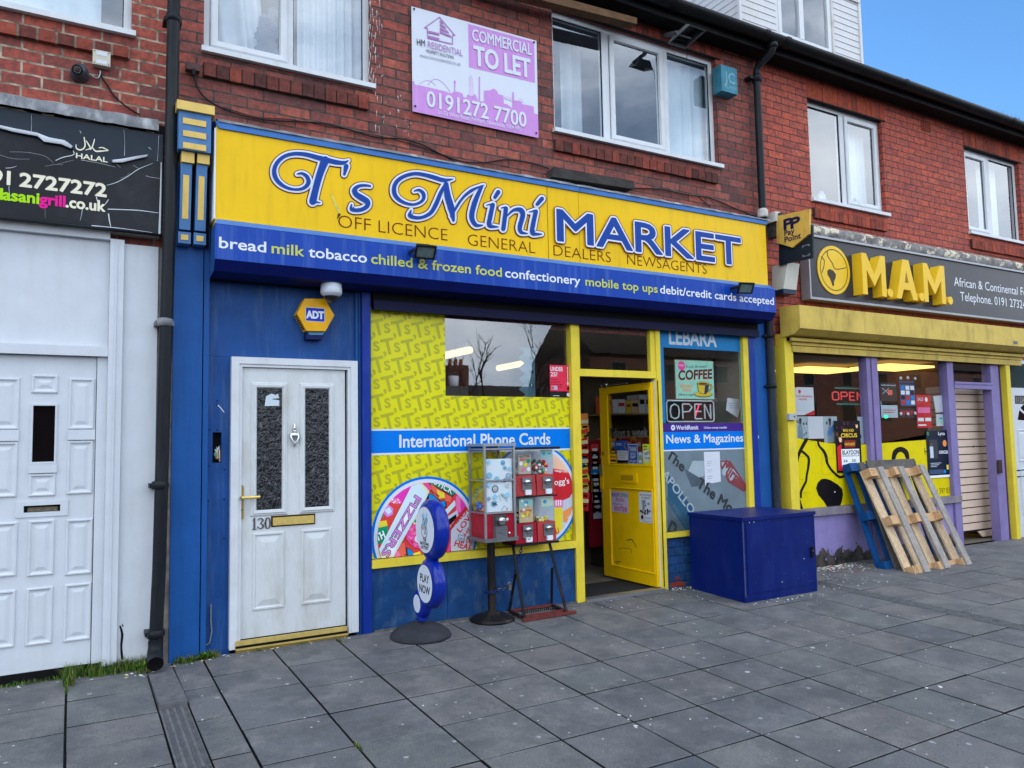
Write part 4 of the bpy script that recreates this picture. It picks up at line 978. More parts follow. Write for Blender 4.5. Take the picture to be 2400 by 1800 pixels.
m.rect(Fq, q[1] - .028, q[1] - .02, q[2] + .07, q[3] - .01, ink_white); m.flat([(q[1] - .036, q[2] + .08), (q[1] - .024, q[2] + .05), (q[1] - .012, q[2] + .08)], Fq, ink_white); m.disc(Fq, q[1] - .02, q[2] + .028, .014, ink_black); m.disc(Fq, q[1] - .022, q2[2] + .026, .018, ink_white); m.rect(Fq, q[0] + .03, q[0] + .10, q2[2] + .012, q2[2] + .017, ink_white)
m.rect(Fq, q[0] + .015, q[0] + .08, q[2] + .012, q[2] + .05, M('card_grey', (190, 170, 180), .4)); m.rect(Fq, q[0] + .02, q[0] + .04, q[2] + .018, q[2] + .044, red_n)
tag(m.build('age_notice'), 'red UNDER 25? age notice stuck inside the big shop window', 'notice')
# side panel with the alarm, beside and above the front door
FPn = W(.05)
pxl = FPn.px(A5(1808, 1000))[0]; pxr = FPn.px(A8(1205, 900))[0]; dz1 = FPn.px(A8(700, 1080))[1]
dxl = FPn.px((537, 1200))[0]; dxr = FPn.px(A8(1212, 1200))[0]
m = MB(); m.box(pxl, pxr + .02, .05, .10, dz1 + .004, bz - .04, panel_b)
hs = R(FPn, A6(1838, 418), A6(1912, 680))
wall_holes(m, pxl, dxl + .01, -.02, dz1 + .002, .05, [(hs[0], hs[1], hs[2], hs[3])], panel_b, .06); m.build('side_panel', shop)
m = MB(); m.box(hs[0] - .02, hs[1] + .02, .11, .12, hs[2] - .02, hs[3] + .02, soot); rnd = random.Random(4)
for i in range(9): m.tube([(hs[0] + .02 + rnd.uniform(0, .04), .10, hs[2] + rnd.uniform(.02, .15)), (hs[0] + .02 + rnd.uniform(0, .04), .06 + rnd.uniform(0, .03), hs[2] + rnd.uniform(.02, .15)), (hs[0] + .02 + rnd.uniform(0, .04), .09, hs[2] + rnd.uniform(.0, .1))], .006, rnd.choice([pk['peach'], pk['white'], pk['mint'], pk['grey']]), 6)
m.build('litter_stuffed_slot', shop)
m = MB(); m.strk([A6(1880, 180), A6(1905, 205), A6(1935, 243)], FPn, [2, 2.2, 1.5], ink_white, px=True)
for p in (A6(1876, 145), A6(1876, 178), A6(1810, 395), A6(1876, 398), A6(1805, 708), A6(1940, 742), A6(1800, 1008), A6(1935, 995), A6(1935, 1335)): m.disc(FPn, *FPn.px(p), .006, navy)
m.build('scratch', shop)
m = MB(); m.box(pxr - .0, 0.0 - .08, .028, .07, -.01, bz - .04, pil_b); m.box(pxr + .022, -.083, .012, .0278, -.01, bz - .04, panel_b); m.build('door_jamb', shop)
m = MB(); c_ = [FPn.px(p) for p in (A7(1560, 365), A7(1558, 480), A7(1566, 560), A7(1550, 650), A7(1480, 690), A7(1300, 700))]
m.tube([(u, .035, v) for u, v in c_], .006, M('grey_cable', (120, 125, 135), .6), 8); m.build('loose_cable', shop)

# white front door, number 130
FDr = W(.02)
fx0, fx1 = dxl, dxr; fz0 = .02
dr = MB(); dr.frame(FDr, fx0, fx1, fz0, dz1, .055, -.03, .022, white_upvc, tb=.001, tt=.05); dr.frame(FDr, fx0 + .055, fx1 - .055, fz0, dz1 - .05, .022, -.03, .012, white_upvc, tb=.001)
door = dr.build('front_door', shop, bevel=.003, label='white front door numbered 130 with brass letter plate')
FL_ = W(.03)
lx0 = FL_.px(B1(303, 1300))[0]; lx1 = FL_.px(B1(1085, 1300))[0]; lz0 = .080; lz1 = dz1 - .075
m = MB(); m.fbox(FL_, lx0, lx1, lz0, lz1, -.03, 0, grained)
def rring(a, b): return R(FL_, a, b)
gl_l = (FL_.px(B1(457, 300))[0], FL_.px(B1(633, 300))[0], FL_.px(B1(545, 584))[1], FL_.px(A8(580, 1296))[1]); gl_r = (FL_.px(B1(800, 300))[0], FL_.px(B1(966, 300))[0], FL_.px(B1(880, 566))[1], FL_.px(A8(930, 1304))[1])
gz0 = (gl_l[2] + gl_r[2]) / 2; gz1 = (gl_l[3] + gl_r[3]) / 2
for g_ in (gl_l, gl_r): m.panel(FL_, g_[0] - .045, g_[1] + .045, gz0 - .045, gz1 + .045, [(0, 0), (.006, .010), (.016, .012), (.022, .018), (.036, .016), (.045, .002)], grained); 
for a_, b_ in ((B1(427, 745), B1(652, 1345)), (B1(770, 722), B1(984, 1300))):
    r_ = rring(a_, b_); zz0 = .27; zz1 = FL_.px(B1(700, 733))[1]
    m.panel(FL_, r_[0], r_[1], zz0, zz1, [(0, 0), (.004, .008), (.016, .009), (.026, .001), (.034, .001), (.075, .010)], grained)
m.build('door_leaf', door)
m = MB()
for g_ in (gl_l, gl_r): m.rect(FL_, g_[0], g_[1], gz0, gz1, leafglass, .0045)
m.build('door_glass', door)
m = MB(); q = R(FL_, A8(537, 1335), A8(645, 1428)); m.flat([(q[0], q[2]), (q[1], q[2] + .002), (q[1], q[2] + .045), (q[1] - .05, q[2] + .05), (q[1] - .05, q[2] + .055), (q[1], q[2] + .06), (q[1] - .01, q[3]), (q[0] + .08, q[3] - .01), (q[0] + .05, q[3]), (q[0] + .01, q[3] - .02)], FL_, M('torn_paper', (196, 208, 216), .8), .006); m.build('torn_note', door)
u, v = FL_.px(B1(346, 535)); m = MB(); q = R(FL_, B1(330, 412), B1(362, 656))
m.prism(arc((q[0] + q[1]) / 2, q[3] - .018, .017, 0, 180) + arc((q[0] + q[1]) / 2, q[2] + .018, .017, 180, 360), FL_, .0, .010, brass_dull)
hv = FL_.px(B1(350, 500))[1]; m.tube([FL_(u, hv, .01), FL_(u, hv, .05)], .012, brass_dull, 12); m.tube([FL_(u - .005, hv, .05), FL_(FL_.px(B1(470, 505))[0], hv, .052)], .011, gold, 12); m.disc(FL_, u, q[2] + .07, .008, soot, d=.0105); m.build('handle', door, bevel=.002)
q = (FL_.px(B1(565, 660))[0], FL_.px(B1(863, 660))[0], FL_.px(B1(715, 692))[1], FL_.px(B1(715, 630))[1])
m = MB(); m.fbox(FL_, q[0] - .006, q[1] + .006, q[2] - .006, q[3] + .008, 0, .007, M('dark_brass', (70, 52, 24), .4, metal=.8)); m.fbox(FL_, q[0] + .004, q[1] - .004, q[2] + .004, q[3] - .004, .0072, .018, gold); m.build('letter_plate', door, bevel=.003)
a = FL_.px(B1(418, 730)); b = FL_.px(B1(556, 708)); m = MB()
num = M('door_number_metal', (112, 114, 118), .35, metal=.8)
us = a[0]; ws = b[0] - a[0]; hh = .082; kx = ws / .176; z_ = a[1] - .0
m.strk([(us + kx * .012, z_ + hh * .82), (us + kx * .028, z_ + hh)], FL_, [.004, .006], num, d=.004); m.strk([(us + kx * .028, z_ + hh * .98), (us + kx * .028, z_ + .003)], FL_, .014, num, d=.0043); m.strk([(us + kx * .008, z_ + .003), (us + kx * .048, z_ + .003)], FL_, .006, num, d=.0046)
m.strk([(us + kx * .062, z_ + hh * .85), (us + kx * .082, z_ + hh * .98), (us + kx * .104, z_ + hh * .8), (us + kx * .084, z_ + hh * .55)], FL_, [.010, .007, .014, .006], num, d=.0049); m.strk([(us + kx * .082, z_ + hh * .55), (us + kx * .108, z_ + hh * .28), (us + kx * .084, z_ + .004), (us + kx * .058, z_ + .018)], FL_, [.006, .015, .007, .010], num, d=.0052)
m.strk([(us + kx * .126, z_ + hh * .5), (us + kx * .135, z_ + hh * .9), (us + kx * .148, z_ + hh * .98), (us + kx * .161, z_ + hh * .9), (us + kx * .170, z_ + hh * .5), (us + kx * .161, z_ + hh * .1), (us + kx * .148, z_ + .004), (us + kx * .135, z_ + hh * .1), (us + kx * .126, z_ + hh * .5)], FL_, [.014, .010, .006, .010, .014, .010, .006, .010, .014], num, d=.0055); m.build('house_number', door)
kn = MB(); ku, kv = FL_.px(B1(722, 66)); 
kn.lathe(FL_(ku, kv + .005, .006), [(.0, .022), (.016, .020), (.026, .012), (.030, 0)], chrome, 20, (0, -1, 0)); kn.tube([FL_(ku - .026, kv + .02, .012), FL_(ku - .030, kv - .005, .022), FL_(ku - .018, kv - .04, .028), FL_(ku, kv - .052, .03), FL_(ku + .018, kv - .04, .028), FL_(ku + .030, kv - .005, .022), FL_(ku + .026, kv + .02, .012)], .007, chrome, 10)
kn.lathe(FL_(ku, kv + .035, .012), [(.012, 0), (.008, .012), (.013, .022), (.006, .036), (.009, .046), (.003, .060), (.0, .066)], chrome, 14); kn.lathe(FL_(ku, kv - .085, .014), [(0, 0), (.007, .006), (.006, .016), (.011, .026), (.007, .034)], chrome, 14); kn.build('knocker', door)
m = MB(); m.box(lx0, lx1, -.014, .0, .044, .078, gold); m.box(lx0, lx1 + .005, -.03, .0, .016, .027, gold); m.box(lx0 + .002, lx1, -.02, .03, -.01, .0155, brass_dull); m.box(lx0, lx1, -.018, .02, .0275, .0435, soot); m.build('threshold', door, bevel=.003)

# pilaster with corbel at the left
pl = thing('pilaster', 'blue timber pilaster with yellow banded corbel at the left end of the sign', 'pilaster', (-1.35, -.05, 0))
FPil = W(-.03)
ax0 = FPil.px(A6(1485, 400))[0]; ax1 = FPil.px(A6(1748, 400))[0]; ax2 = FPil.px(A6(1800, 400))[0]
m = MB(); m.box(ax0, ax1 - .006, -.03, .08, -.01, 3.9, pil_b); m.build('shaft', pl, bevel=.004)
m = MB(); m.box(ax1 + .003, ax2, -.018, .08, -.01, 3.9, pil_b); m.box(ax1 - .005, ax1 + .002, .01, .03, 0, 2.9, soot); m.build('edge_batten', pl, bevel=.003)
m = MB(); m.box(ax0 - .035, ax0 - .002, -.02, .06, -.01, 2.75, M('bare_timber_edge', (140, 128, 118), .8, var=.4, vs=12, dirt=(.5, (60, 56, 52), 9, (1, 1, .2)))); m.build('timber_edge', pl)
FC = W(-.24)
q = R(FC, C8(92, 88), C8(463, 580)); q = (FC.px(C8(92, 300))[0], FC.px(C8(463, 300))[0], (FC.px(C8(90, 527))[1] + FC.px(C8(463, 580))[1]) / 2, (FC.px(C8(92, 88))[1] + FC.px(C8(463, 150))[1]) / 2)
m = MB(); m.box(q[0], q[1], -.24, -.0, q[2], q[3], corb_b); cb_ = m.build('corbel_block', pl, bevel=.005)
m = MB(); m.box(q[0] - .015, q[1] + .02, -.262, .0, q[3] + .001, q[3] + .065, corb_y); m.build('corbel_cap', pl, bevel=.005)
for ya in (213, 355, 490):
    u0, v0 = FC.px(C8(140, ya)); u1, v1 = FC.px(C8(405, ya + 37)); zc = FC.px(C8(272, ya + 18))[1]
    m = MB(); m.box(u0, u1, -.246, -.2405, zc - .021, zc + .021, corb_y); m.build('yellow_band', cb_)
for xa, xb_, yt in ((122, 262, 0), (302, 437, 15)):
    FCa = W(-.19); x0 = FCa.px(C8(xa - 8, 1000))[0]; x1 = FCa.px(C8(xb_ - 20, 1000))[0]
    zt_ = q[2] - .004; zy = W(-.2).px(C8(xa + 60, 692 + yt))[1]; zb2 = W(-.15).px(C8(xa + 40, 1448 + yt))[1]; ze = W(-.15).px(C8(xa + 30, 1600 + yt))[1]
    m = MB(); m.hexa([(x0, -.135, zb2), (x1, -.135, zb2), (x1, -.03, zb2), (x0, -.03, zb2), (x0, -.19, zy), (x1, -.19, zy), (x1, -.03, zy), (x0, -.03, zy)], corb_b); co = m.build('console', pl, bevel=.004)
    m = MB(); m.box(x0 + .002, x1 + .012, -.21, -.03, zy + .002, zt_, corb_y); m.build('yellow_block', co, bevel=.004)
    m = MB(); xm = (x0 + x1) / 2; za = W(-.18).px(C8(xa + 40, 830 + yt))[1]; zb3 = W(-.15).px(C8(xa + 40, 1330 + yt))[1]
    dy_ = lambda z: -.135 - .055 * (z - zb2) / (zy - zb2) - .003
    m.hexa([(xm - .02, dy_(zb3), zb3), (xm + .02, dy_(zb3), zb3), (xm + .02, dy_(zb3) + .0028, zb3), (xm - .02, dy_(zb3) + .0028, zb3), (xm - .02, dy_(za), za), (xm + .02, dy_(za), za), (xm + .02, dy_(za) + .0028, za), (xm - .02, dy_(za) + .0028, za)], corb_y); m.build('yellow_stripe', co)
    m = MB(); m.box(x0 - .005, x1 + .005, -.125, -.03, ze, zb2 - .014, corb_b); m.box(x0 + .012, x1 - .012, -.131, -.1255, ze + .022, zb2 - .035, corb_y); m.build('console_foot', co, bevel=.003)
m = MB(); m.box(ax0 + .02, ax2 - .01, -.0305, -.032, ze, q[2], soot); m.build('black_backing', pl)  # flat black sheet on the shaft behind the consoles
# ---- shop doorway, fanlight, open yellow door
FPz = W(-.01)
tz1 = FPz.px(B4(600, 612))[1]; tz0 = FPz.px(B4(600, 680))[1]
m = MB(); m.box(pAx1 + .001, pBx0 - .001, -.015, .05, tz0, tz1, post_y); m.box(pAx1 + .001, pAx1 + .02, -.005, .045, tz1 + .001, WT, post_y); m.box(pBx0 - .06, pBx0 - .001, -.005, .045, tz1 + .001, WT, post_y); m.build('transom', shop, bevel=.004)
m = MB(); m.rect(W(.02), pAx1 + .02, pBx0 - .06, tz1, WT, shop_glass, 0.0); m.build('fanlight', shop)
dX = pBx0 - .016
m = MB(); m.box(dX + .002, pBx0 - .001, -.012, .05, .02, tz0 - .001, post_y); m.box(dX - .004, dX + .012, -.006, .046, .03, tz0 - .02, white_upvc); m.box(dX + .017, dX + .03, -.02, -.0125, .03, tz0 - .02, old_white); m.build('door_frame', shop, bevel=.002)
m = MB(); m.box(pAx1, pBx0, -.05, .05, -.02, .022, alu); m.build('doorstep', shop, bevel=.003)
FY = Fr((dX - .045, 0, 0), (0, -1, 0), (0, 0, 1))
ya, yb = .86, .01
dzt = FY.px(C4(680, 445))[1]; dzt = 2.03
gu0 = FY.px(C4(290, 900))[0]; gu1 = FY.px(C4(693, 900))[0]; gz0_ = FY.px(C4(500, 1228))[1]; gz1_ = FY.px(C4(500, 530))[1]
m = MB(); U0, U1 = -ya, -yb
m.fbox(FY, U0, gu0, .03, dzt, -.045, 0, door_y); m.fbox(FY, gu1, U1, .03, dzt, -.045, 0, door_y); m.fbox(FY, gu0, gu1, gz1_, dzt, -.045, 0, door_y)
pz1 = FY.px(B5(600, 215))[1]; pz0 = FY.px(B5(600, 870))[1]
m.fbox(FY, gu0, gu1, pz1 + .0, gz0_, -.045, 0, door_y); m.fbox(FY, gu0, gu1, .03, pz0, -.045, 0, door_y); m.fbox(FY, gu0, gu1, pz0, pz1, -.04, -.012, door_y)
m.panel(FY, gu0, gu1, pz0, pz1, [(0, .0), (.008, .006), (.016, .004), (.022, -.011)], door_y); m.f.pop(); m.m.pop(); m.sm.pop()
yd = m.build('shop_door', shop, label='yellow glazed shop door standing open inwards')
m = MB(); m.rect(FY, gu0, gu1, gz0_, gz1_, glass('door_pane_glass', (.55, .56, .55), 2.1), -.02); m.build('door_glass', yd)
m = MB(); m.frame(FY, gu0 - .006, gu1 + .006, gz0_ - .006, gz1_ + .006, .022, -.01, .008, door_y); m.build('glazing_bead', yd)
q = (FY.px(C4(398, 1340))[0], FY.px(C4(568, 1340))[0], FY.px(C4(485, 1390))[1], FY.px(C4(485, 1298))[1])
m = MB(); m.fbox(FY, *q, 0, .012, door_y); m.fbox(FY, q[0] + .05, q[1] - .05, q[2] + .028, q[3] - .022, .0122, .016, M('door_yellow_dull', (180, 142, 20), .5)); m.build('letter_plate', yd, bevel=.003)
q = (FY.px(C4(225, 1330))[0], FY.px(C4(272, 1330))[0], FY.px(C4(245, 1445))[1], FY.px(C4(245, 1215))[1])
m = MB(); m.fbox(FY, q[0], q[0] + .055, q[2], q[3], .0, .006, door_y); m.fbox(FY, q[0] + .002, q[0] + .053, (q[2] + q[3]) / 2, q[3], .0062, .009, steel); m.build('push_plate', yd)
m = MB(); u, v = FY.px(C4(252, 1112)); m.lathe(FY(u + .01, v, 0), [(.018, 0), (.018, .01), (.012, .012)], brass_dull, 16, (-1, 0, 0)); m.build('lock', yd)
m = MB(); hz = dzt + .012; m.tube([FY(U0 + .1, dzt - .01, .0), FY(U0 + .14, hz, .0), FY(U0 + .2, hz + .01, .05)], .008, steel, 8); m.tube([FY(U0 + .14, hz, .02), FY(-.25, tz0 - .03, .10)], .007, steel, 8); m.tube([FY(U0 + .05, dzt, .0), FY(U0 + .03, dzt + .035, .0), FY(U0 + .10, dzt + .04, .0), FY(U0 + .12, dzt, 0)], .006, steel, 8); m.build('door_closer', yd)
m = MB(); m.strk([B5(572, 636), B5(605, 628), B5(630, 660), B5(645, 692)], FY, [2, 2.2, 1.2, 1], soot, px=True, d=-.0105); m.strk([B5(500, 700), B5(560, 698), B5(600, 706), B5(606, 740)], FY, [.6, .8, .8, .5], soot, px=True, d=-.0103); m.strk([B5(475, 803), B5(500, 808), B5(518, 803)], FY, 1.6, soot, px=True, d=-.0101); m.strk([B5(495, 808), B5(492, 824)], FY, 1.4, soot, px=True, d=-.0099); m.build('scuff_marks', yd)
def fq(F, a, b, c, d_): return (F.px(a)[0], F.px(b)[0], F.px(c)[1], F.px(d_)[1])
FYs = Fr((dX - .045 + .015, 0, 0), (0, -1, 0), (0, 0, 1))
m = MB(); q = fq(FYs, C4(310, 1100), C4(378, 1100), C4(345, 1205), C4(345, 1055))
amber = M('sticker_amber', (226, 172, 24), .4, var=.05); stick_w = M('sticker_white', (196, 198, 204), .4); stick_b = M('sticker_blue', (22, 74, 150), .4, var=.05); stick_g = M('sticker_green', (190, 206, 60), .4, var=.05)
m.flat([(q[0], q[2] + .10), (q[1], q[2] + .10), ((q[0] + q[1]) / 2, q[3])], FYs, ink_black); m.flat([(q[0] + .02, q[2] + .11), (q[1] - .02, q[2] + .11), ((q[0] + q[1]) / 2, q[3] - .03)], FYs, amber); m.rect(FYs, q[0] + .05, q[1] - .05, q[2] + .125, q[2] + .145, ink_black); m.rect(FYs, q[0], q[1], q[2], q[2] + .095, amber); m.text('WARNING', FYs, q[0] + .012, q[2] + .055, .02, ink_black, u1=q[1] - .012, off=.02); m.rect(FYs, q[0] + .015, q[1] - .015, q[2] + .015, q[2] + .035, ink_black); m.build('warning_sticker', yd)
m = MB(); q = fq(FYs, C4(360, 1040), C4(480, 1040), C4(420, 1088), C4(420, 1000)); m.rect(FYs, *q, stick_b); m.text('OPEN', FYs, q[0] + .02, q[3] - .05, .028, stick_w, off=.01); m.strk([(q[1] - .02, q[2] + .01), (q[1] - .06, (q[2] + q[3]) / 2), (q[1] - .02, q[3] - .01)], FYs, [.006, .014, .006], M('sticker_ochre', (150, 120, 70), .5)); m.build('open_sticker', yd)
m = MB(); q = fq(FYs, C4(384, 1135), C4(482, 1135), C4(430, 1180), C4(430, 1092)); m.rect(FYs, *q, stick_w); h_ = (q[3] - q[2]) / 4
for i, s_ in enumerate(('WE RESERVE THE RIGHT', 'TO REFUSE SERVICE', 'TO ANYONE')): m.text(s_, FYs, q[0] + .01 + .02 * i, q[3] - h_ * (i + 1.1), h_ * .5, ink_black, u1=q[1] - .01 - .02 * i)
m.build('refusal_sticker', yd)
m = MB(); q = fq(FYs, C4(486, 1120), C4(572, 1120), C4(530, 1215), C4(530, 1030)); m.rect(FYs, *q, stick_w); m.rect(FYs, q[0] + .006, q[1] - .006, q[2] + .006, q[3] - .006, stick_b); w_ = q[1] - q[0]
m.text('THANK', FYs, q[0] + .015, q[3] - .075, .05, stick_w, u1=q[1] - .015, off=.01); m.text('YOU', FYs, q[0] + .03, q[3] - .135, .05, stick_w, u1=q[1] - .03, off=.01); m.text('Please', FYs, q[0] + .03, q[2] + .055, .032, stick_w, u1=q[1] - .05, shear=.3); m.text('call again!', FYs, q[0] + .015, q[2] + .02, .028, stick_w, u1=q[1] - .015, shear=.3); m.build('thank_you_sticker', yd)
m = MB(); q = fq(FYs, C4(577, 1150), C4(615, 1150), C4(595, 1213), C4(595, 1103)); m.rect(FYs, *q, M('sticker_pale_blue', (110, 160, 200), .4)); m.disc(FYs, (q[0] + q[1]) / 2, (q[2] + q[3]) / 2, .028, M('sticker_olive', (150, 150, 100), .4)); m.rect(FYs, q[0] + .01, q[1] - .01, q[3] - .03, q[3] - .012, stick_w); m.rect(FYs, q[0] + .01, q[1] - .01, q[2] + .012, q[2] + .035, stick_w); m.build('round_seal_sticker', yd)
m = MB(); q = fq(FYs, C4(620, 1120), C4(692, 1120), C4(655, 1215), C4(655, 1030)); m.rect(FYs, *q, stick_g)
for i in range(4): m.rect(FYs, q[0] + .015, q[0] + .07, q[3] - .03 - .028 * i, q[3] - .02 - .028 * i, ink_black)
m.text('18', FYs, q[1] - .05, q[3] - .11, .03, ink_black, off=.02); m.disc(FYs, (q[0] + q[1]) / 2, q[2] + .08, .065, stick_w); m.disc(FYs, (q[0] + q[1]) / 2, q[2] + .08, .058, stick_g); m.disc(FYs, (q[0] + q[1]) / 2, q[2] + .08, .05, stick_w); m.text('NO ID', FYs, q[0] + .035, q[2] + .085, .028, ink_black, off=.04, rot=.25); m.text('NO SALE', FYs, q[0] + .035, q[2] + .05, .018, ink_black, off=.03); m.build('age_sticker', yd)
m = MB(); a = FYs.px(C4(303, 965)); b = FYs.px(C4(668, 968)); m.text('7 days a week', FYs, a[0], (a[1] + b[1]) / 2, .10, M('etched_grey', (92, 90, 88), .6), u1=b[0], off=.03); m.build('hours_lettering', yd)
FYn = Fr((dX - .045 - .0, 0, 0), (0, -1, 0), (0, 0, 1))
FYp = Fr((dX - .045 + .0105, 0, 0), (0, -1, 0), (0, 0, 1))
paper = M('paper_white', (205, 207, 214), .8, var=.04); paper_l = M('paper_lilac', (192, 178, 208), .8, var=.04)
ink_p = M('marker_purple', (96, 40, 130), .7); ink_g = M('marker_green', (60, 130, 70), .7); ink_r = M('marker_red', (190, 40, 90), .7); ink_b2 = M('marker_blue', (40, 70, 140), .7)
m = MB(); q = fq(FYp, B5(452, 330), B5(588, 330), B5(520, 412), B5(520, 245)); m.rect(FYp, *q, paper_l); w_ = q[1] - q[0]; h_ = q[3] - q[2]
for s_, x_, y_, hh_, c_, x2 in (('SHOP', .04, .74, .19, ink_p, .46), ('OPEN', .52, .74, .19, ink_g, .97), ('PUSH', .3, .52, .16, ink_r, .76), ('Door to', .12, .36, .09, ink_b2, .66), ('ENTER', .2, .07, .22, ink_r, .93)): m.text(s_, FYp, q[0] + w_ * x_, q[2] + h_ * y_, h_ * hh_, c_, u1=q[0] + w_ * x2, off=.02)
tag(m.build('notice'), 'handwritten SHOP OPEN PUSH DOOR TO ENTER notice on the yellow door', 'notice')
m = MB(); q = fq(FYp, B5(675, 370), B5(783, 370), B5(730, 495), B5(730, 250)); m.rect(FYp, *q, paper); w_ = q[1] - q[0]; h_ = q[3] - q[2]
m.text('FOR THE STREAM', FYp, q[0] + w_ * .08, q[3] - h_ * .13, h_ * .06, ink_black, u1=q[1] - w_ * .08, off=.02); m.text('OF DREAMS', FYp, q[0] + w_ * .2, q[3] - h_ * .22, h_ * .06, ink_black, u1=q[1] - w_ * .2, off=.02)
rnd = random.Random(8); gb = M('print_grey_blue', (120, 140, 160), .7)
for i in range(26): m.disc(FYp, q[0] + w_ * rnd.uniform(.25, .75), q[2] + h_ * rnd.uniform(.35, .72), rnd.uniform(.006, .02), rnd.choice([gb, paper, gb]), 12, ry=rnd.uniform(.01, .03))
for i in range(14): m.disc(FYp, q[0] + w_ * rnd.uniform(.15, .85), q[2] + h_ * rnd.uniform(.28, .44), rnd.uniform(.006, .013), ink_black, 9)
m.disc(FYp, q[0] + w_ * .25, q[2] + h_ * .18, .02, ink_black); m.rect(FYp, q[0] + w_ * .42, q[1] - w_ * .1, q[2] + h_ * .16, q[2] + h_ * .18, gb); m.rect(FYp, q[0] + w_ * .3, q[1] - w_ * .05, q[2] + h_ * .05, q[2] + h_ * .06, ink_black)
tag(m.build('poster'), 'narrow black and white printed poster on the yellow door', 'poster')
# ---- right hand window
rw0 = pBx1; rw1 = pCx0
FR = W(.035); FRf = W(.033)
rs1 = pz(B5(1000, 568), -.02)[1]; rs0 = pz(B5(1000, 606), -.02)[1]
m = MB(); m.box(rw0 + .001, pDx0 - .001, -.03, .05, rs0, rs1, post_y); m.build('window_sill', shop, bevel=.004)
m = MB(); m.rect(FR, rw0, rw1, rs1, WT, shop_glass, 0.0); m.build('window_pane', shop)
blue_brick = brickmat('blue_painted_brick', [(22, 74, 132), (28, 84, 142), (20, 70, 126), (30, 86, 146)], (24, 72, 124), bw=.256, bh=.0845, offx=.05, offz=.03, soot=.2, mort=.012, depth=.8, rough=.45)
m = MB(); m.box(rw0 + .001, pDx0 - .001, .012, .08, -.02, rs0 - .001, blue_brick)
for q in ([(915, 980), (975, 960), (1040, 965), (1035, 1000), (925, 1008)], [(955, 945), (975, 915), (1000, 940), (985, 948)]): m.pp([B5(*p) for p in q], W(.012), M('bare_brick_red', (150, 62, 48), .8, var=.3, vs=20))
m.build('painted_brick_base', shop)
teal = M('banner_teal', (16, 118, 176), .3, var=.05); purple = M('banner_purple', (66, 40, 130), .3, var=.08); grey_f = M('grey_film', (116, 132, 140), .35, var=.18, vs=3); silver = M('banner_silver', (190, 200, 208), .3)
lz = (FRf.px(B4(1050, 390))[1] + FRf.px(B4(1825, 435))[1]) / 2; lb = FRf.px(B4(1400, 1122))[1]
m = MB(); m.rect(FRf, rw0, rw1, lz, WT, teal); m.rect(FRf, rw0, FRf.px(B4(1066, 700))[0], lb, lz, teal); m.rect(FRf, FRf.px(B4(1802, 700))[0], rw1, lb, lz, teal)
a = FRf.px(B4(1115, 357)); b = FRf.px(B4(1572, 384)); m.text('LEBARA', FRf, a[0], (a[1] + b[1]) / 2, .165, silver, u1=b[0], off=.03); m.build('banner_film', shop, label='teal window border film lettered LEBARA')
pu0 = (FRf.px(B4(1075, 1200))[1] + FRf.px(B4(1855, 1215))[1]) / 2; pu1 = (FRf.px(B4(1075, 1125))[1] + FRf.px(B4(1850, 1130))[1]) / 2
m = MB(); m.rect(FRf, rw0, rw1, pu0, pu1, purple); zc = (pu0 + pu1) / 2
u, v = FRf.px(B4(1150, 1172)); m.disc(FRf, u, zc, .028, film_w); m.text('W', FRf, u, zc - .012, .024, purple, align='c', off=.03)
a = FRf.px(B4(1182, 1190)); b = FRf.px(B4(1395, 1190)); m.text('WorldRemit', FRf, a[0], zc - .02, .044, film_w, u1=b[0], off=.03); a = FRf.px(B4(1450, 1190)); b = FRf.px(B4(1675, 1190)); m.text('Online money transfer', FRf, a[0], zc - .014, .024, film_w, u1=b[0], off=.02); m.build('money_transfer_strip', shop)
nb0 = (FRf.px(B4(1080, 1380))[1] + FRf.px(B4(1865, 1372))[1]) / 2; 
m = MB(); m.rect(FRf, rw0, rw1, nb0 - .014, pu0 - .002, film_w); m.rect(FRf, rw0, rw1, nb0, pu0 - .002, film_b); a = FRf.px(B4(1085, 1315)); b = FRf.px(B4(1832, 1312)); m.text('News & Magazines', FRf, a[0], (a[1] + b[1]) / 2, .088, film_w, u1=b[0], off=.022); m.build('news_strip', shop, label='blue strip lettered News & Magazines')
m = MB(); zt_ = nb0 - .015; m.rect(FRf, rw0, rw1, rs1 + .004, zt_, grey_f); m.cc = [(rw0, rs1 + .004), (rw1, rs1 + .004), (rw1, zt_), (rw0, zt_)]
pr = dict(dk=M('news_print_dark', (52, 56, 60), .5), bl=M('news_print_blue', (40, 84, 110), .5, var=.1), rd=M('news_print_red', (136, 66, 72), .5, var=.2), lt=M('news_print_light', (158, 172, 178), .5, var=.1), md=M('news_print_mid', (88, 104, 114), .5, var=.3))
def n5(pts, c): m.pp([B5(*p) for p in pts], FRf, pr[c])
n5([(900, 100), (1110, 390), (1110, 560), (1050, 570), (900, 330)], 'bl'); n5([(900, 330), (1050, 570), (900, 570)], 'md'); n5([(1100, 0), (1190, 0), (1190, 120), (1120, 160), (1060, 90)], 'lt'); n5([(1030, 60), (1180, 150), (1210, 190), (1090, 210)], 'md'); n5([(1300, 0), (1400, 0), (1540, 210), (1510, 250), (1380, 170)], 'rd'); n5([(1350, 40), (1420, 60), (1470, 130), (1400, 160)], 'lt'); n5([(1330, 10), (1380, 10), (1360, 120), (1335, 110)], 'lt')
def ntx(s_, p0, p1, h, c, off=.03):
    a_ = FRf.px(p0); b_ = FRf.px(p1); m.text(s_, FRf, a_[0], a_[1], h, pr[c], u1=a_[0] + math.hypot(b_[0] - a_[0], b_[1] - a_[1]), off=off, rot=math.atan2(b_[1] - a_[1], b_[0] - a_[0]))
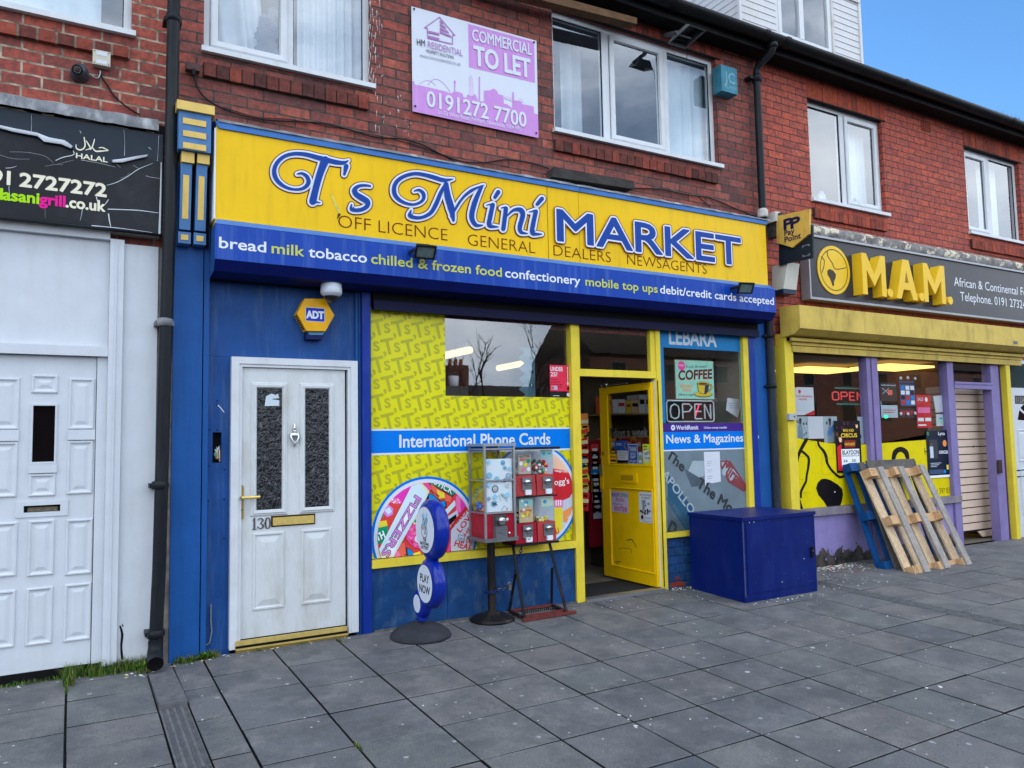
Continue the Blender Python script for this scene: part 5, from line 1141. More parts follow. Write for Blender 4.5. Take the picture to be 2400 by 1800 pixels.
ntx('The', B4(1075, 1450), B4(1240, 1600), .10, 'dk', .04); ntx('APOLLO', B5(850, 110), B5(1085, 430), .09, 'lt', .03); ntx('JOURNALISTIN', B5(880, 300), B5(1070, 560), .05, 'md', .01); ntx('The Mo', B5(1130, 200), B5(1400, 420), .11, 'dk', .05); ntx('Mirror', B5(1330, 60), B5(1500, 240), .12, 'rd', .04); ntx('D', B5(900, 560), B5(950, 590), .12, 'dk', .04)
m.cc = None; m.build('newspaper_film', shop, label='grey film printed with slanting newspaper titles')
m = MB(); q = fq(FRf, B4(1450, 1500), B4(1605, 1500), B5(1255, 170), B4(1530, 1405)); Fq = W(.030); m.flat([(q[0], q[3]), (q[0], q[2]), (q[0] + .006, q[2] - .04), (q[0] + .02, q[2] - .005), (q[0] + .06, q[2] + .002), (q[0] + .09, q[2] - .012), (q[1], q[2]), (q[1], q[3])], Fq, paper)
for i in range(9):
    if i in (3, 6): continue
    m.rect(Fq, q[0] + .035, q[0] + .035 + .08 * random.uniform(.6, 1), q[3] - .10 - i * .022, q[3] - .096 - i * .022, gb)
tag(m.build('paper_notice'), 'torn white sheet taped below News & Magazines strip', 'notice')
FSgn = W(.07)
tin = M('tin_mint', (150, 214, 192), .4, var=.08, vs=20, dirt=(.3, (120, 90, 60), 8, (1, 1, 1))); navy_i = M('print_navy', (26, 44, 70), .5); ora = M('print_orange', (206, 130, 60), .5)
q = (FSgn.px(B4(1170, 700))[0], FSgn.px(B4(1548, 700))[0], (FSgn.px(B4(1162, 905))[1] + FSgn.px(B4(1530, 888))[1]) / 2, (FSgn.px(B4(1185, 510))[1] + FSgn.px(B4(1555, 520))[1]) / 2)
m = MB(); m.box(q[0], q[1], .07, .082, q[2], q[3], M('rusty_tin_edge', (150, 110, 80), .7, var=.3, vs=30)); m.rect(FSgn, q[0] + .006, q[1] - .006, q[2] + .006, q[3] - .006, tin); w_ = q[1] - q[0]; h_ = q[3] - q[2]
m.disc(FSgn, q[0] + w_ * .17, q[3] - h_ * .16, .05, pk['pink']); m.text('FRESH', FSgn, q[0] + w_ * .17, q[3] - h_ * .17, .02, paper, align='c')
m.text('Fresh Brewed', FSgn, q[0] + w_ * .28, q[3] - h_ * .22, h_ * .075, navy_i, u1=q[0] + w_ * .82, shear=.25, rot=.06)
m.text('COFFEE', FSgn, q[0] + w_ * .085, q[3] - h_ * .53, h_ * .24, ora, u1=q[0] + w_ * .955, off=.045, shear=.12, rot=.06); m.text('COFFEE', FSgn, q[0] + w_ * .095, q[3] - h_ * .515, h_ * .24, navy_i, u1=q[0] + w_ * .965, off=.04, shear=.12, rot=.06)
m.text('SERVED', FSgn, q[0] + w_ * .12, q[2] + h_ * .30, h_ * .075, ora, u1=q[0] + w_ * .42, off=.03); m.text('HERE', FSgn, q[0] + w_ * .16, q[2] + h_ * .20, h_ * .075, ora, u1=q[0] + w_ * .40, off=.03); m.text('Have a cup!', FSgn, q[0] + w_ * .07, q[2] + h_ * .09, h_ * .07, navy_i, u1=q[0] + w_ * .45, shear=.25)
cu_, cv_ = q[0] + w_ * .70, q[2] + h_ * .12; cup = M('print_cup_yellow', (222, 188, 40), .5)
m.disc(FSgn, cu_, cv_ + .005, w_ * .24, navy_i, ry=h_ * .075); m.disc(FSgn, cu_, cv_ + .008, w_ * .225, cup, ry=h_ * .062); m.strk([(cu_ + w_ * .12, cv_ + h_ * .24), (cu_ + w_ * .22, cv_ + h_ * .25), (cu_ + w_ * .20, cv_ + h_ * .14), (cu_ + w_ * .10, cv_ + h_ * .10)], FSgn, .022, navy_i); m.strk([(cu_ + w_ * .12, cv_ + h_ * .24), (cu_ + w_ * .22, cv_ + h_ * .25), (cu_ + w_ * .20, cv_ + h_ * .14), (cu_ + w_ * .10, cv_ + h_ * .10)], FSgn, .012, cup)
m.flat([(cu_ - w_ * .16, cv_ + h_ * .29), (cu_ - w_ * .13, cv_ + h_ * .1), (cu_ - w_ * .06, cv_ + h_ * .02), (cu_ + w_ * .07, cv_ + h_ * .02), (cu_ + w_ * .13, cv_ + h_ * .1), (cu_ + w_ * .16, cv_ + h_ * .29)], FSgn, navy_i); m.flat([(cu_ - w_ * .145, cv_ + h_ * .28), (cu_ - w_ * .115, cv_ + h_ * .1), (cu_ - w_ * .05, cv_ + h_ * .03), (cu_ + w_ * .02, cv_ + h_ * .03), (cu_ + w_ * .06, cv_ + h_ * .28)], FSgn, cup); m.disc(FSgn, cu_, cv_ + h_ * .29, w_ * .16, navy_i, ry=h_ * .05); m.disc(FSgn, cu_, cv_ + h_ * .293, w_ * .145, cup, ry=h_ * .04); m.disc(FSgn, cu_, cv_ + h_ * .285, w_ * .12, M('print_coffee', (90, 54, 30), .5), ry=h_ * .028)
tag(m.build('tin_sign'), 'mint green tin sign reading Fresh Brewed COFFEE behind the right window', 'sign')
FN = W(.06)
q = (FN.px(B4(1095, 1000))[0], FN.px(B4(1552, 1000))[0], (FN.px(B4(1105, 1115))[1] + FN.px(B4(1548, 1112))[1]) / 2, (FN.px(B4(1100, 905))[1] + FN.px(B4(1545, 915))[1]) / 2)
ns_ = thing('open_sign', 'unlit grey tube OPEN sign under the coffee sign', 'sign', (q[0], .085, q[2]))
tube_g = M('unlit_tube', (190, 196, 198), .3, var=.1); tube_r = M('red_tube', (230, 50, 90), .3, emit=.5)
m = MB(); m.box(q[0], q[1], .085, .095, q[2], q[3], soot); m.build('backing', ns_)
m = MB(); r_ = .02; cs = [(q[0] + r_, q[2]), (q[1] - r_, q[2]), (q[1], q[2] + r_), (q[1], q[3] - r_), (q[1] - r_, q[3]), (q[0] + r_, q[3]), (q[0], q[3] - r_), (q[0], q[2] + r_), (q[0] + r_, q[2])]
m.tube([(u, .07, v) for u, v in cs], .008, tube_g, 8); m.build('border_tube', ns_)
w_ = (q[1] - q[0]); x_ = lambda t: q[0] + w_ * t; zl_ = q[2] + .03; zh_ = q[3] - .035
for nm, pts, mt in (('letter_tube', [(.07, .5), (.09, .85), (.165, 1), (.24, .85), (.26, .5), (.24, .12), (.165, 0), (.09, .12), (.07, .5)], tube_g), ('letter_tube', [(.33, 0), (.33, 1), (.47, 1), (.53, .8), (.47, .5), (.33, .46)], tube_g), ('letter_tube', [(.74, 1), (.59, 1), (.59, 0), (.74, 0)], tube_g), ('letter_tube', [(.59, .5), (.72, .5)], tube_g), ('letter_tube', [(.80, 0), (.80, 1), (.93, 0), (.93, 1)], tube_g), ('letter_tube', [(.68, .95), (.60, .2)], tube_r)):
    m = MB(); [m.tube([(x_(a_[0]), .07, zl_ + (zh_ - zl_) * a_[1]), (x_(b_[0]), .07, zl_ + (zh_ - zl_) * b_[1])], .008, mt, 8) for a_, b_ in zip(pts, pts[1:])]; m.build(nm, ns_)
# ---- inside the shop
IX0, IX1, IY1, IZ1 = wx0 - .03, pDx0 + .02, 5.2, 2.62
wall_in = M('interior_wall', (150, 152, 140), .8, var=.06); ceil_in = M('interior_ceiling', (170, 168, 162), .9, var=.04); tan_in = M('interior_tan', (150, 124, 84), .8, var=.1); shelf_m = M('shelf_dark', (60, 56, 52), .6, var=.1)
m = MB(); a0, a1 = .13, IY1
m.face([(IX0, a1, 0), (IX1, a1, 0), (IX1, a1, IZ1), (IX0, a1, IZ1)], wall_in); m.face([(IX0, a0, 0), (IX0, a1, 0), (IX0, a1, IZ1), (IX0, a0, IZ1)], wall_in); m.face([(IX1, a0, 0), (IX1, a1, 0), (IX1, a1, IZ1), (IX1, a0, IZ1)], wall_in); m.face([(IX0, a0, IZ1), (IX1, a0, IZ1), (IX1, a1, IZ1), (IX0, a1, IZ1)], ceil_in); m.face([(IX0, .04, .004), (IX1, .04, .004), (IX1, a1, .004), (IX0, a1, .004)], mat_floor)
m.build('shop_interior', shop)
m = MB(); m.box(IX0, IX1, .08, .13, zb0 + .02, 2.75, soot); m.box(-.07, .0, .07, .2, 0, 2.7, soot); m.build('bulkhead', shop)
m = MB(); m.box(pAx1 + .02, dX - .06, .10, .62, .005, .014, mat_mat); tag(m.build('door_mat'), 'dark ribbed mat on the floor just inside the shop door', 'mat')
tube_l = glow('fluorescent_tube', (255, 228, 168), 0.55)
def batten(p, q, lab):
    t_ = thing('strip_light', lab, 'strip light', p, 'strip lights on the shop ceiling')
    p = Vector(p); q = Vector(q); m = MB(); m.beam(p + Vector((0, 0, .05)), q + Vector((0, 0, .05)), .10, .04, white_upvc); m.build('housing', t_)
    m = MB(); m.tube([p, q], .035, tube_l, 10); m.build('tube', t_)
FCl = Fr((0, 0, 2.36), (1, 0, 0), (0, 1, 0))
def batt(pa, pb, lab): a = FCl.px(pa); b = FCl.px(pb); batten((a[0], a[1], 2.36), (b[0], b[1], 2.36), lab)
batt((1040, 834), (1102, 820), 'lit strip light on the shop ceiling seen at the left of the clear pane')
batt((1168, 863), (1245, 848), 'lit strip light on the shop ceiling seen near the age notice')
m = MB(); m.box(IX0 + .02, 1.9, 3.2, 3.6, .0, 1.62, shelf_m); m.box(IX0 + .02, 3.4, 4.6, 5.1, 1.45, 1.9, tan_in); tag(m.build('counter_unit'), 'dark counter and shelf unit inside behind the clear pane', 'shelf')
m = MB()
for k in range(7): m.box(1.95, 2.0, .55, .62, .9 + k * .16, .9 + k * .16 + .13, shelf_m)
rnd = random.Random(2); dis = M('display_blue_grey', (96, 140, 158), .5, var=.2, vs=20)
pts = []
for k in range(15): pts.append((1.60 + (.05 if k % 2 else -.02), 1.66 + k * .05))
m = MB(); m.prism(pts + [(1.76, pts[-1][1]), (1.76, pts[0][1])], W(.35), -.012, 0, dis)
for k in range(5): m.disc(W(.35), 1.72, 1.74 + k * .13, .02, navy_i)
tag(m.build('display_card'), 'tall zigzag edged blue display card behind the clear pane', 'display')
m = MB(); m.box(.62, .98, .22, .42, 1.55, cz0 + .10, shelf_m); tag(m.build('box'), 'dark box on a ledge behind the clear pane', 'box')
m = MB(); m.lathe((.87, .30, cz0 + .10), [(.0, 0), (.045, 0), (.05, .09), (.048, .095), (0, .095)], paper, 20); tag(m.build('cup'), 'white cup standing on the dark box behind the pane', 'cup')
m = MB(); m.lathe((.52, .30, cz0 - .05), [(.0, 0), (.04, 0), (.045, .06), (.035, .065), (.035, .13), (0, .13)], dis, 20); tag(m.build('pot'), 'small blue and white pot beside the dark box', 'pot')
leaf_g = M('dark_leaf', (38, 62, 36), .6, var=.3)
pt = thing('pot_plant', 'dark leafed pot plant at the left of the clear pane', 'plant', (.33, .32, cz0 - .05))
m = MB(); m.lathe((.33, .32, cz0 - .08), [(0, 0), (.035, 0), (.045, .08), (0, .08)], M('terracotta', (130, 70, 50), .8), 16); m.build('pot', pt)
m = MB(); rnd = random.Random(6)
for i in range(90):
    a = rnd.uniform(0, 6.28); r_ = rnd.uniform(.01, .11); z = cz0 + .05 + rnd.uniform(.0, .17); c = Vector((.33 + r_ * math.cos(a), .32 + r_ * math.sin(a), z)); u = Vector((rnd.uniform(-1, 1), rnd.uniform(-1, 1), rnd.uniform(-1, 1))).normalized() * .025; v = u.orthogonal().normalized() * .010
    m.face([c - u, c + v, c + u, c - v], leaf_g)
m.tube([(.33, .32, cz0), (.335, .32, cz0 + .08)], .006, leaf_g, 6); m.build('foliage', pt)
# packets hanging inside the doorway
rk = thing('card_rack', 'red rack of gift cards just inside the shop doorway', 'rack', (2.9, 1.4, 0))
FK = W(1.35)
q = (FK.px(C4(118, 1200))[0], FK.px(C4(250, 1200))[0] + .15, .25, FK.px(C4(180, 995))[1])
m = MB(); m.box(q[0], q[1], 1.36, 1.40, q[2], q[3], M('rack_red', (140, 26, 40), .5, var=.1)); m.build('panel', rk)
cards = [(130, 1030, 'red'), (135, 1100, 'deepred'), (205, 1100, 'red'), (135, 1200, 'blue'), (205, 1200, 'green'), (140, 1310, 'yellow'), (145, 1350, 'black'), (145, 1410, 'rose'), (205, 1410, 'blue'), (150, 1510, 'black'), (155, 1560, 'grey')]
for x_, y_, c_ in cards:
    u, v = FK.px(C4(x_, y_)); m = MB(); m.box(u, u + .115, 1.34, 1.345, v - .20, v, pk[c_]); m.rect(W(1.34), u + .02, u + .09, v - .08, v - .05, pk['white']); m.rect(W(1.34), u + .03, u + .07, v - .14, v - .12, pk['grey']); m.build('gift_card', rk)
rnd = random.Random(12); n_p = 0
FKp = W(1.0)
base_packets = {}
for r_ in range(9):
    for c_ in range(3):
        p_ = C4(62 + c_ * 26 + rnd.uniform(-4, 4), 830 + r_ * 92 + rnd.uniform(-8, 8)); u, v = FKp.px(p_)
        col = rnd.choice(['red', 'yellow', 'blue', 'deepred', 'green', 'orange', 'coral'])
        if col not in base_packets:
            m = MB(); rows_ = []
            for i in range(6):
                t_ = i / 5; rows_.append([(.075 * s_ * (1 - .06 * math.sin(t_ * 3.14)), -.028 * math.sin(t_ * math.pi) * (1 - s_ * s_) - .01 * math.sin(i * 2.3), .20 * (t_ - .5)) for s_ in (-1, -.5, 0, .5, 1)])
            m.grid(rows_, pk[col]); m.rect(W(-.036), -.05, .05, -.01, .03, pk['cream' if col != 'yellow' else 'red']); m.rect(W(-.037), -.03, .035, -.055, -.035, pk['black']); o = m.build('snack_packet'); base_packets[col] = o
        else: o = base_packets[col].copy(); COL.objects.link(o)
        o.location = (u, 1.0 + .12 * c_, v); o.rotation_euler = (0, rnd.uniform(-.15, .15), rnd.uniform(-.3, .3))
        tag(o, 'snack packet hanging on the strip just inside the doorway', 'snack packet', 'snack packets hanging in the doorway')
m = MB()
for c_ in range(3):
    t0 = FKp.px(C4(62 + c_ * 26, 760)); m.box(t0[0] - .01, t0[0] + .01, 1.03 + .12 * c_, 1.035 + .12 * c_, .15, t0[1], shelf_m)
tag(m.build('packet_strips'), 'dark hanging strips that carry the snack packets', 'hanger')
# shelf of goods seen through the door glass
sh = thing('goods_shelf', 'shelf of boxes and bags seen through the yellow door glass', 'shelf', (3.6, .7, 0))
m = MB(); m.box(3.25, 4.0, 1.2, 1.6, .0, 1.0, shelf_m); m.box(3.25, 4.05, 1.15, 1.6, 1.28, 1.30, tan_in); m.box(3.25, 4.05, 1.15, 1.6, 1.75, 1.77, tan_in); m.box(3.2, 4.1, 1.6, 1.63, 0, 2.2, M('shelf_back', (96, 84, 66), .8, var=.2)); m.build('frame', sh)
for r_, z in enumerate((1.0, 1.301, 1.771)):
    x = 3.27
    while x < 3.98:
        w_ = rnd.uniform(.06, .12); h_ = rnd.uniform(.12, .24); m = MB(); m.box(x, x + w_ - .008, 1.22, 1.45, z + .001, z + h_, pk[rnd.choice(['cream', 'deepred', 'yellow', 'white', 'grey', 'coral', 'orange', 'peach'])]); m.rect(W(1.22), x + .01, x + w_ - .02, z + h_ * .5, z + h_ * .75, pk[rnd.choice(['white', 'black', 'deepred'])]); m.build('goods_box', sh); x += w_
# bits behind the right window
FB_ = W(.5); u, v = FB_.px(B4(1565, 695)); m = MB(); m.box(u - .12, u + .16, .50, .53, v - .28, v + .30, M('fan_white', (150, 150, 146), .5)); m.disc(W(.5), u, v, .22, M('fan_grey', (96, 100, 102), .5)); m.disc(W(.5), u, v, .16, M('fan_dark', (70, 74, 76), .5))
for k in range(12): m.rect(Fr((u, .498, v), (math.cos(k * .5236), 0, math.sin(k * .5236)), (-math.sin(k * .5236), 0, math.cos(k * .5236))), .12, .15, -.006, .006, ink_black)
tag(m.build('wall_clock'), 'grey round clock face on a pale board behind the coffee sign', 'clock')
slat_m = M('slatwall_tan', (176, 156, 124), .6, var=.05)
m = MB(); uu = W(.7).px(B4(1690, 800))[0]
for k in range(16): m.box(uu, uu + .35, .70, .72, .95 + k * .095, .95 + k * .095 + .085, slat_m)
m.box(uu, uu + .35, .722, .73, .9, 2.5, soot); tag(m.build('slatwall'), 'tan slatted board standing behind the right window', 'slatted board')
FQ = W(.14); m = MB(); m.flat([FQ.px(p) for p in (B4(1680, 880), B4(1815, 900), B4(1810, 960), B4(1780, 1075), B4(1665, 1000))], FQ, paper); m.prism([FQ.px(p) for p in (B4(1680, 880), B4(1815, 900), B4(1810, 960), B4(1780, 1075), B4(1665, 1000))], FQ, -.002, 0, paper)
for k in range(3): a = FQ.px(B4(1690 + k * 4, 940 + k * 22)); m.text('wwmwnwmw', FQ, a[0], a[1], .018, gb)
tag(m.build('paper_bag'), 'crumpled white paper bag at the right of the OPEN sign', 'bag')
# ================================================================ white takeaway front at the left
lf = thing('shopfront', 'white painted timber shopfront with a many panelled door at the left', 'shopfront', (-2.6, 0, 0))
FLf = W(0)
def lx(p, y=0.0): return W(y).px(p)[0]
def lz_(p, y=0.0): return W(y).px(p)[1]
LX0 = -6.0
bxr = lx(A5(1362, 800)); t_ = lambda p: FLf.px(p)
zs = lz_(A5(1200, 275)); zb_ = .10
m = MB(); b0 = lx(A6(1045, 300)); m.box(b0 + .002, bxr, .0, .07, .03, zs, white_paint); m.build('side_board', lf, bevel=.004)
p0 = lx(A6(922, 300)); p1 = lx(A6(1045, 300))
m = MB(); m.box(p0, p1, -.025, .07, .04, zs + .02, white_paint); pm_ = p0 + (p1 - p0) * .38; m.box(pm_, pm_ + .012, -.031, -.0255, .05, zs, white_paint); m.build('door_post', lf, bevel=.005)
rz1 = lz_(A5(500, 1140)); rz0 = lz_(A5(500, 1225))
m = MB(); m.box(LX0, p0 - .001, -.02, .07, rz0, rz1, white_paint); m.build('transom', lf, bevel=.006)
zt_ = lz_(A5(500, 185)); m = MB(); m.box(LX0, p0 - .001, .03, .07, rz1 + .001, zt_, white_paint); m.build('fanlight_board', lf)
m = MB(); m.box(LX0, p0 - .001, -.012, .07, zt_, zt_ + .05, white_paint); m.box(LX0, bxr, -.03, .06, zt_ + .0505, zt_ + .14, M('cream_board', (176, 172, 162), .7, var=.15, dirt=(.6, (70, 66, 60), 9, (1, 1, 3)))); m.build('head_rail', lf, bevel=.004)
# door
dxr_ = lx(A5(835, 1350)); dxl_ = dxr_ - 1.0; FDl = W(.028)
db = .09
m = MB(); m.box(dxr_ + .004, p0 - .0005, .012, .06, .06, rz0 - .001, white_paint); m.build('door_frame', lf, bevel=.003)
m = MB()
sl = (lx(A6(283, 400), .028), lx(A6(473, 400), .028), lz_(A6(370, 672), .028), lz_(A6(380, 188), .028)); ls_ = (lx(A6(205, 1080), .028), lx(A6(520, 1080), .028), lz_(A6(360, 1106), .028), lz_(A6(360, 1048), .028))
wall_holes(m, dxl_, dxr_, db, rz0 - .004, .028, [sl, ls_], white_paint, .04); m.box(dxl_, dxr_, .0285, .06, db - .03, db - .0002, white_paint)
RG = [(0, 0), (.004, .011), (.012, .012), (.022, .003), (.032, .001), (.055, .008)]
def dpn(xa, xb_, ya_, yb_, rings=RG): m.panel(FDl, lx(xa, .028), lx(xb_, .028), lz_(ya_, .028), lz_(yb_, .028), rings, white_paint)
colR = (A6(588, 300), A6(812, 300)); colM = (A6(262, 300), A6(496, 300)); colL0 = (A6(-190, 300), A6(165, 300))
dpn(*colR, A6(700, 392), A5(715, 1425)); dpn(*colM, A5(385, 1555), A5(385, 1395)); dpn(*colL0, A6(60, 395), A5(60, 1420))
dpn(*colR, A6(690, 950), A6(690, 490)); dpn(*colM, A6(365, 970), A6(365, 775)); dpn(*colL0, A6(60, 980), A6(60, 500))
def rail(xa, xb_, ya_, yb_): m.fbox(FDl, lx(xa, .028), lx(xb_, .028), lz_(ya_, .028), lz_(yb_, .028), 0, .016, white_paint)
rail(A6(585, 440), A6(822, 440), A6(700, 482), A6(700, 396)); rail(A6(250, 730), A6(490, 730), A6(370, 768), A6(370, 690)); rail(A6(-190, 440), A6(163, 440), A6(60, 492), A6(60, 396))
colR2 = (A6(565, 1400), A6(798, 1400)); colM2 = (A6(238, 1400), A6(470, 1400)); colL2 = (A6(-200, 1400), A6(150, 1400))
dpn(*colR2, A6(680, 1645), A6(680, 1165)); dpn(*colM2, A6(350, 1655), A6(350, 1175)); dpn(*colL2, A6(50, 1665), A6(50, 1195))
dpn(*colR2, A7(575, 635), A7(575, 212)); dpn(*colM2, A7(295, 665), A7(295, 240)); dpn(*colL2, A7(50, 690), A7(50, 265))
m.frame(FDl, ls_[0] - .045, ls_[1] + .045, ls_[2] - .03, ls_[3] + .03, .044, 0, .007, white_paint, tb=.029, tt=.029); m.frame(FDl, sl[0] - .012, sl[1] + .012, sl[2] - .012, sl[3] + .012, .011, 0, .010, white_paint)
pd = m.build('panelled_door', lf, label='white many panelled timber door with a dark glass slot')
m = MB(); m.box(dxr_ - .002, dxr_ + .004, .03, .034, lz_(A5(835, 1450)), rz0 - .001, soot); m.build('door_gap', lf)
m = MB(); m.rect(W(.05), sl[0], sl[1], sl[2], sl[3], M('black_glass', (10, 11, 14), .06, var=0), 0); m.build('glass_slot', pd)
m = MB(); m.fbox(W(.05), ls_[0], ls_[1], ls_[2], ls_[3], -.01, .0, soot); m.fbox(W(.05), ls_[0] + .02, ls_[1] - .015, ls_[2] + .004, ls_[3] - .012, .0, .006, M('worn_flap', (120, 110, 92), .5, var=.35, vs=40)); m.build('letter_slot', pd)
m = MB(); m.strk([A7(890, 530), A7(905, 590), A7(898, 680), A7(905, 770)], W(-.0005), [4, 6, 5, 6], soot, px=True); m.strk([A7(905, 520), A7(912, 530)], W(-.0005), [3, 2], soot, px=True); m.build('split', lf)
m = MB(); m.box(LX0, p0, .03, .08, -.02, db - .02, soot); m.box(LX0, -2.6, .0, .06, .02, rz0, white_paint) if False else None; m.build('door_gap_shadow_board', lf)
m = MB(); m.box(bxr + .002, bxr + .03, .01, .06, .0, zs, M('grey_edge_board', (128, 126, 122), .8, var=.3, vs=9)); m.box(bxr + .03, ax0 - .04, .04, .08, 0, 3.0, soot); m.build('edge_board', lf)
# black sign
bs = thing('shop_sign', 'torn black takeaway sign lettered HALAL with a phone number', 'sign', (-2.6, -.1, 2.9))
FBS = W(-.09); vinyl = M('black_vinyl', (34, 35, 40), .35, var=.25, vs=2, dirt=(.25, (70, 72, 78), 5, (1, 1, 1)), bump=.15, bs=7); vinyl2 = M('black_board', (38, 46, 56), .4, var=.15, vs=3)
zt = (FBS.px(D5(350, 160))[1] + FBS.px(D5(1800, 410))[1]) / 2; zb = (FBS.px(D5(0, 1325))[1] + FBS.px(D5(1790, 1510))[1]) / 2; xr_ = FBS.px(D5(1805, 1000))[0]
m = MB(); m.box(LX0, xr_, -.09, .02, zb, zt, vinyl2); m.build('sign_board', bs, bevel=.004)
m = MB(); m.pp([D5(*p) for p in ((-900, 180), (0, 345), (200, 400), (420, 440), (600, 520), (820, 580), (815, 640), (1240, 720), (1650, 660), (1700, 690), (1780, 720), (1765, 1510), (1000, 1410), (0, 1325), (-900, 1230))], FBS, vinyl, d=.0025)
m.build('vinyl_sheet', bs)
vw = M('vinyl_back_white', (198, 202, 208), .5, var=.06)
m = MB()
def curl(top, bot, lift):
    n = len(top); r0 = [FBS(*FBS.px(D5(*p)), .004) for p in top]; r2 = [FBS(*FBS.px(D5(*p)), lift) for p in bot]; r1 = [a.lerp(b, .5) + Vector((0, -lift * .9, .01)) for a, b in zip(r0, r2)]
    m.grid([r0, r1, r2], vw)
curl([(-300, 300), (0, 336), (190, 368), (400, 410), (600, 455), (750, 490), (825, 575)], [(-300, 330), (0, 350), (150, 392), (420, 440), (490, 500), (680, 528), (790, 575)], .03); curl([(1238, 715), (1350, 690), (1500, 670), (1640, 655)], [(1250, 728), (1360, 726), (1500, 692), (1630, 662)], .025); m.build('peeling_flap', bs)
m = MB()
for a, b in ((((620, 694), (700, 660), (815, 632), (815, 590)), (3, 4, 4, 5)), (((1190, 970), (1300, 935), (1420, 870), (1540, 790), (1700, 725)), (2, 3, 3, 3, 1)), (((1200, 1235), (1350, 1240), (1550, 1250), (1760, 1278)), (4, 4, 4, 2)), (((1205, 1290), (1215, 1360), (1230, 1430)), (6, 5, 3)), (((915, 1235), (905, 1300), (890, 1360)), (2.5, 2, 1)), (((100, 985), (105, 1060), (125, 1100)), (3, 2, 1)), (((65, 780), (130, 775), (185, 757)), (2, 2.5, 1)), (((1620, 865), (1700, 885), (1775, 893)), (1.2, 1.2, 1)), (((900, 690), (1080, 720), (1280, 768)), (1.5, 1.2, 1)), (((110, 600), (300, 605), (480, 640), (560, 690), (600, 730)), (.7, .8, .8, .6, .4)), (((0, 635), (150, 675), (330, 680)), (.7, .7, .5)), (((500, 760), (620, 740), (700, 745)), (.6, .7, .5)), (((645, 735), (720, 715), (820, 690)), (.6, .7, .5)), (((500, 1230), (505, 1330)), (.5, .5)), (((1440, 830), (1400, 870), (1340, 890)), (.5, .5, .4)), (((1070, 1100), (1085, 1150), (1110, 1180)), (4, 4, 2)), (((1205, 1130), (1180, 1165), (1165, 1185)), (3, 4, 2)), (((1240, 690), (1300, 740), (1340, 775)), (1, 1, .6)), (((1480, 750), (1540, 785)), (1, .6)), (((350, 185), (350, 280), (348, 370)), (1, .8, 1.6)), (((1375, 350), (1385, 480), (1382, 640)), (.8, .7, 2)), (((1762, 420), (1755, 600), (1748, 700)), (1.5, .7, 1.5)), (((888, 365), (900, 392)), (2, 2)), (((1650, 550), (1680, 572)), (2.5, 1))):
    m.strk([D5(*p) for p in a], FBS, [x * .5 for x in b], vw, px=True, d=.0045 + random.uniform(0, .001))
m.strk([D5(1790, 720), D5(1782, 1100), D5(1770, 1500)], FBS, [2.2, 3.5, 5], vw, px=True, d=.006); m.strk([D5(1020, 1418), D5(1350, 1450), D5(1690, 1495)], FBS, [2, 1.5, .5], vw, px=True, d=.006)
m.build('cracks', bs)
cream_i = M('lettering_cream', (226, 220, 196), .5, var=.05); lime_i = M('lettering_lime', (164, 214, 20), .5, var=.05); mag_i = M('lettering_magenta', (226, 20, 140), .5, var=.05); shad_i = M('lettering_shadow', (90, 78, 66), .5)
m = MB()
for pts, wv in ([((845, 520), (850, 560), (890, 578), (930, 560), (945, 520), (935, 440)), (5, 8, 10, 9, 9, 7)], [((960, 480), (985, 520), (1000, 560), (950, 580)), (6, 8, 8, 3)], [((1050, 460), (1030, 530), (1005, 575)), (6, 8, 6)], [((1020, 545), (1060, 590), (1110, 592), (1200, 585)), (5, 9, 10, 5)], [((1100, 555), (1140, 553), (1200, 582)), (5, 7, 6)]): m.strk([D5(*p) for p in pts], FBS, [x * .36 for x in wv], cream_i, px=True, d=.005 + .0002 * len(m.f) / 50)
def bt_(s_, pa, pb, pt_, mt, off, dp=.0055):
    a = FBS.px(pa); b = FBS.px(pb); h = FBS.px(pt_)[1] - a[1]; m.text(s_, FBS, a[0], (a[1] + b[1]) / 2, h, mt, u1=b[0], off=off, d=dp)
bt_('HALAL', D5(845, 668), D5(1193, 715), D5(845, 610), cream_i, .03); m.build('halal_lettering', bs)
m = MB(); a = FBS.px(D5(222, 985)); b = FBS.px(D5(1178, 1093)); h = FBS.px(D5(262, 820))[1] - FBS.px(D5(262, 985))[1]; zc = (a[1] + b[1]) / 2
m.text('2727272', FBS, a[0] - .004, zc + .004, h * .93, shad_i, u1=b[0] - .004, off=.04, d=.0045); m.text('2727272', FBS, a[0], zc, h * .93, cream_i, u1=b[0], off=.04, d=.0060)
c = FBS.px(D5(108, 960)); m.text('0191', FBS, c[0], zc, h * .93, cream_i, off=.04, align='r', d=.0060); m.build('phone_lettering', bs)
m = MB(); h = .052; z1 = (FBS.px(D5(40, 1130))[1] + FBS.px(D5(1165, 1262))[1]) / 2
for s_, xa, xb_, mt in (('asani', 35, 432, lime_i), ('grill', 440, 722, mag_i), ('.co.uk', 735, 1165, cream_i)):
    ya_ = 1130 + 130 * (xa - 35) / 1130; m.text(s_, FBS, FBS.px(D5(xa, ya_))[0], z1, .075, mt, u1=FBS.px(D5(xb_, ya_))[0], off=.04, d=.0062)
m.text('www.H', FBS, FBS.px(D5(25, 1125))[0], z1, .075, lime_i, off=.04, align='r', d=.0062)
m.build('web_lettering', bs)
m = MB(); zl0 = zt + .012; rows_ = [[], [], [], []]; x = LX0; rnd = random.Random(15)
while x <= xr_ + .03:
    j = rnd.uniform(-.006, .006); rows_[0].append((x, WY - .001, zl0 + .135 + j)); rows_[1].append((x, -.06, zl0 + .10 + j)); rows_[2].append((x, -.115 + rnd.uniform(-.006, .006), zl0 + .075)); rows_[3].append((x, -.118 + rnd.uniform(-.005, .005), zl0 + rnd.uniform(-.004, .004))); x += .07
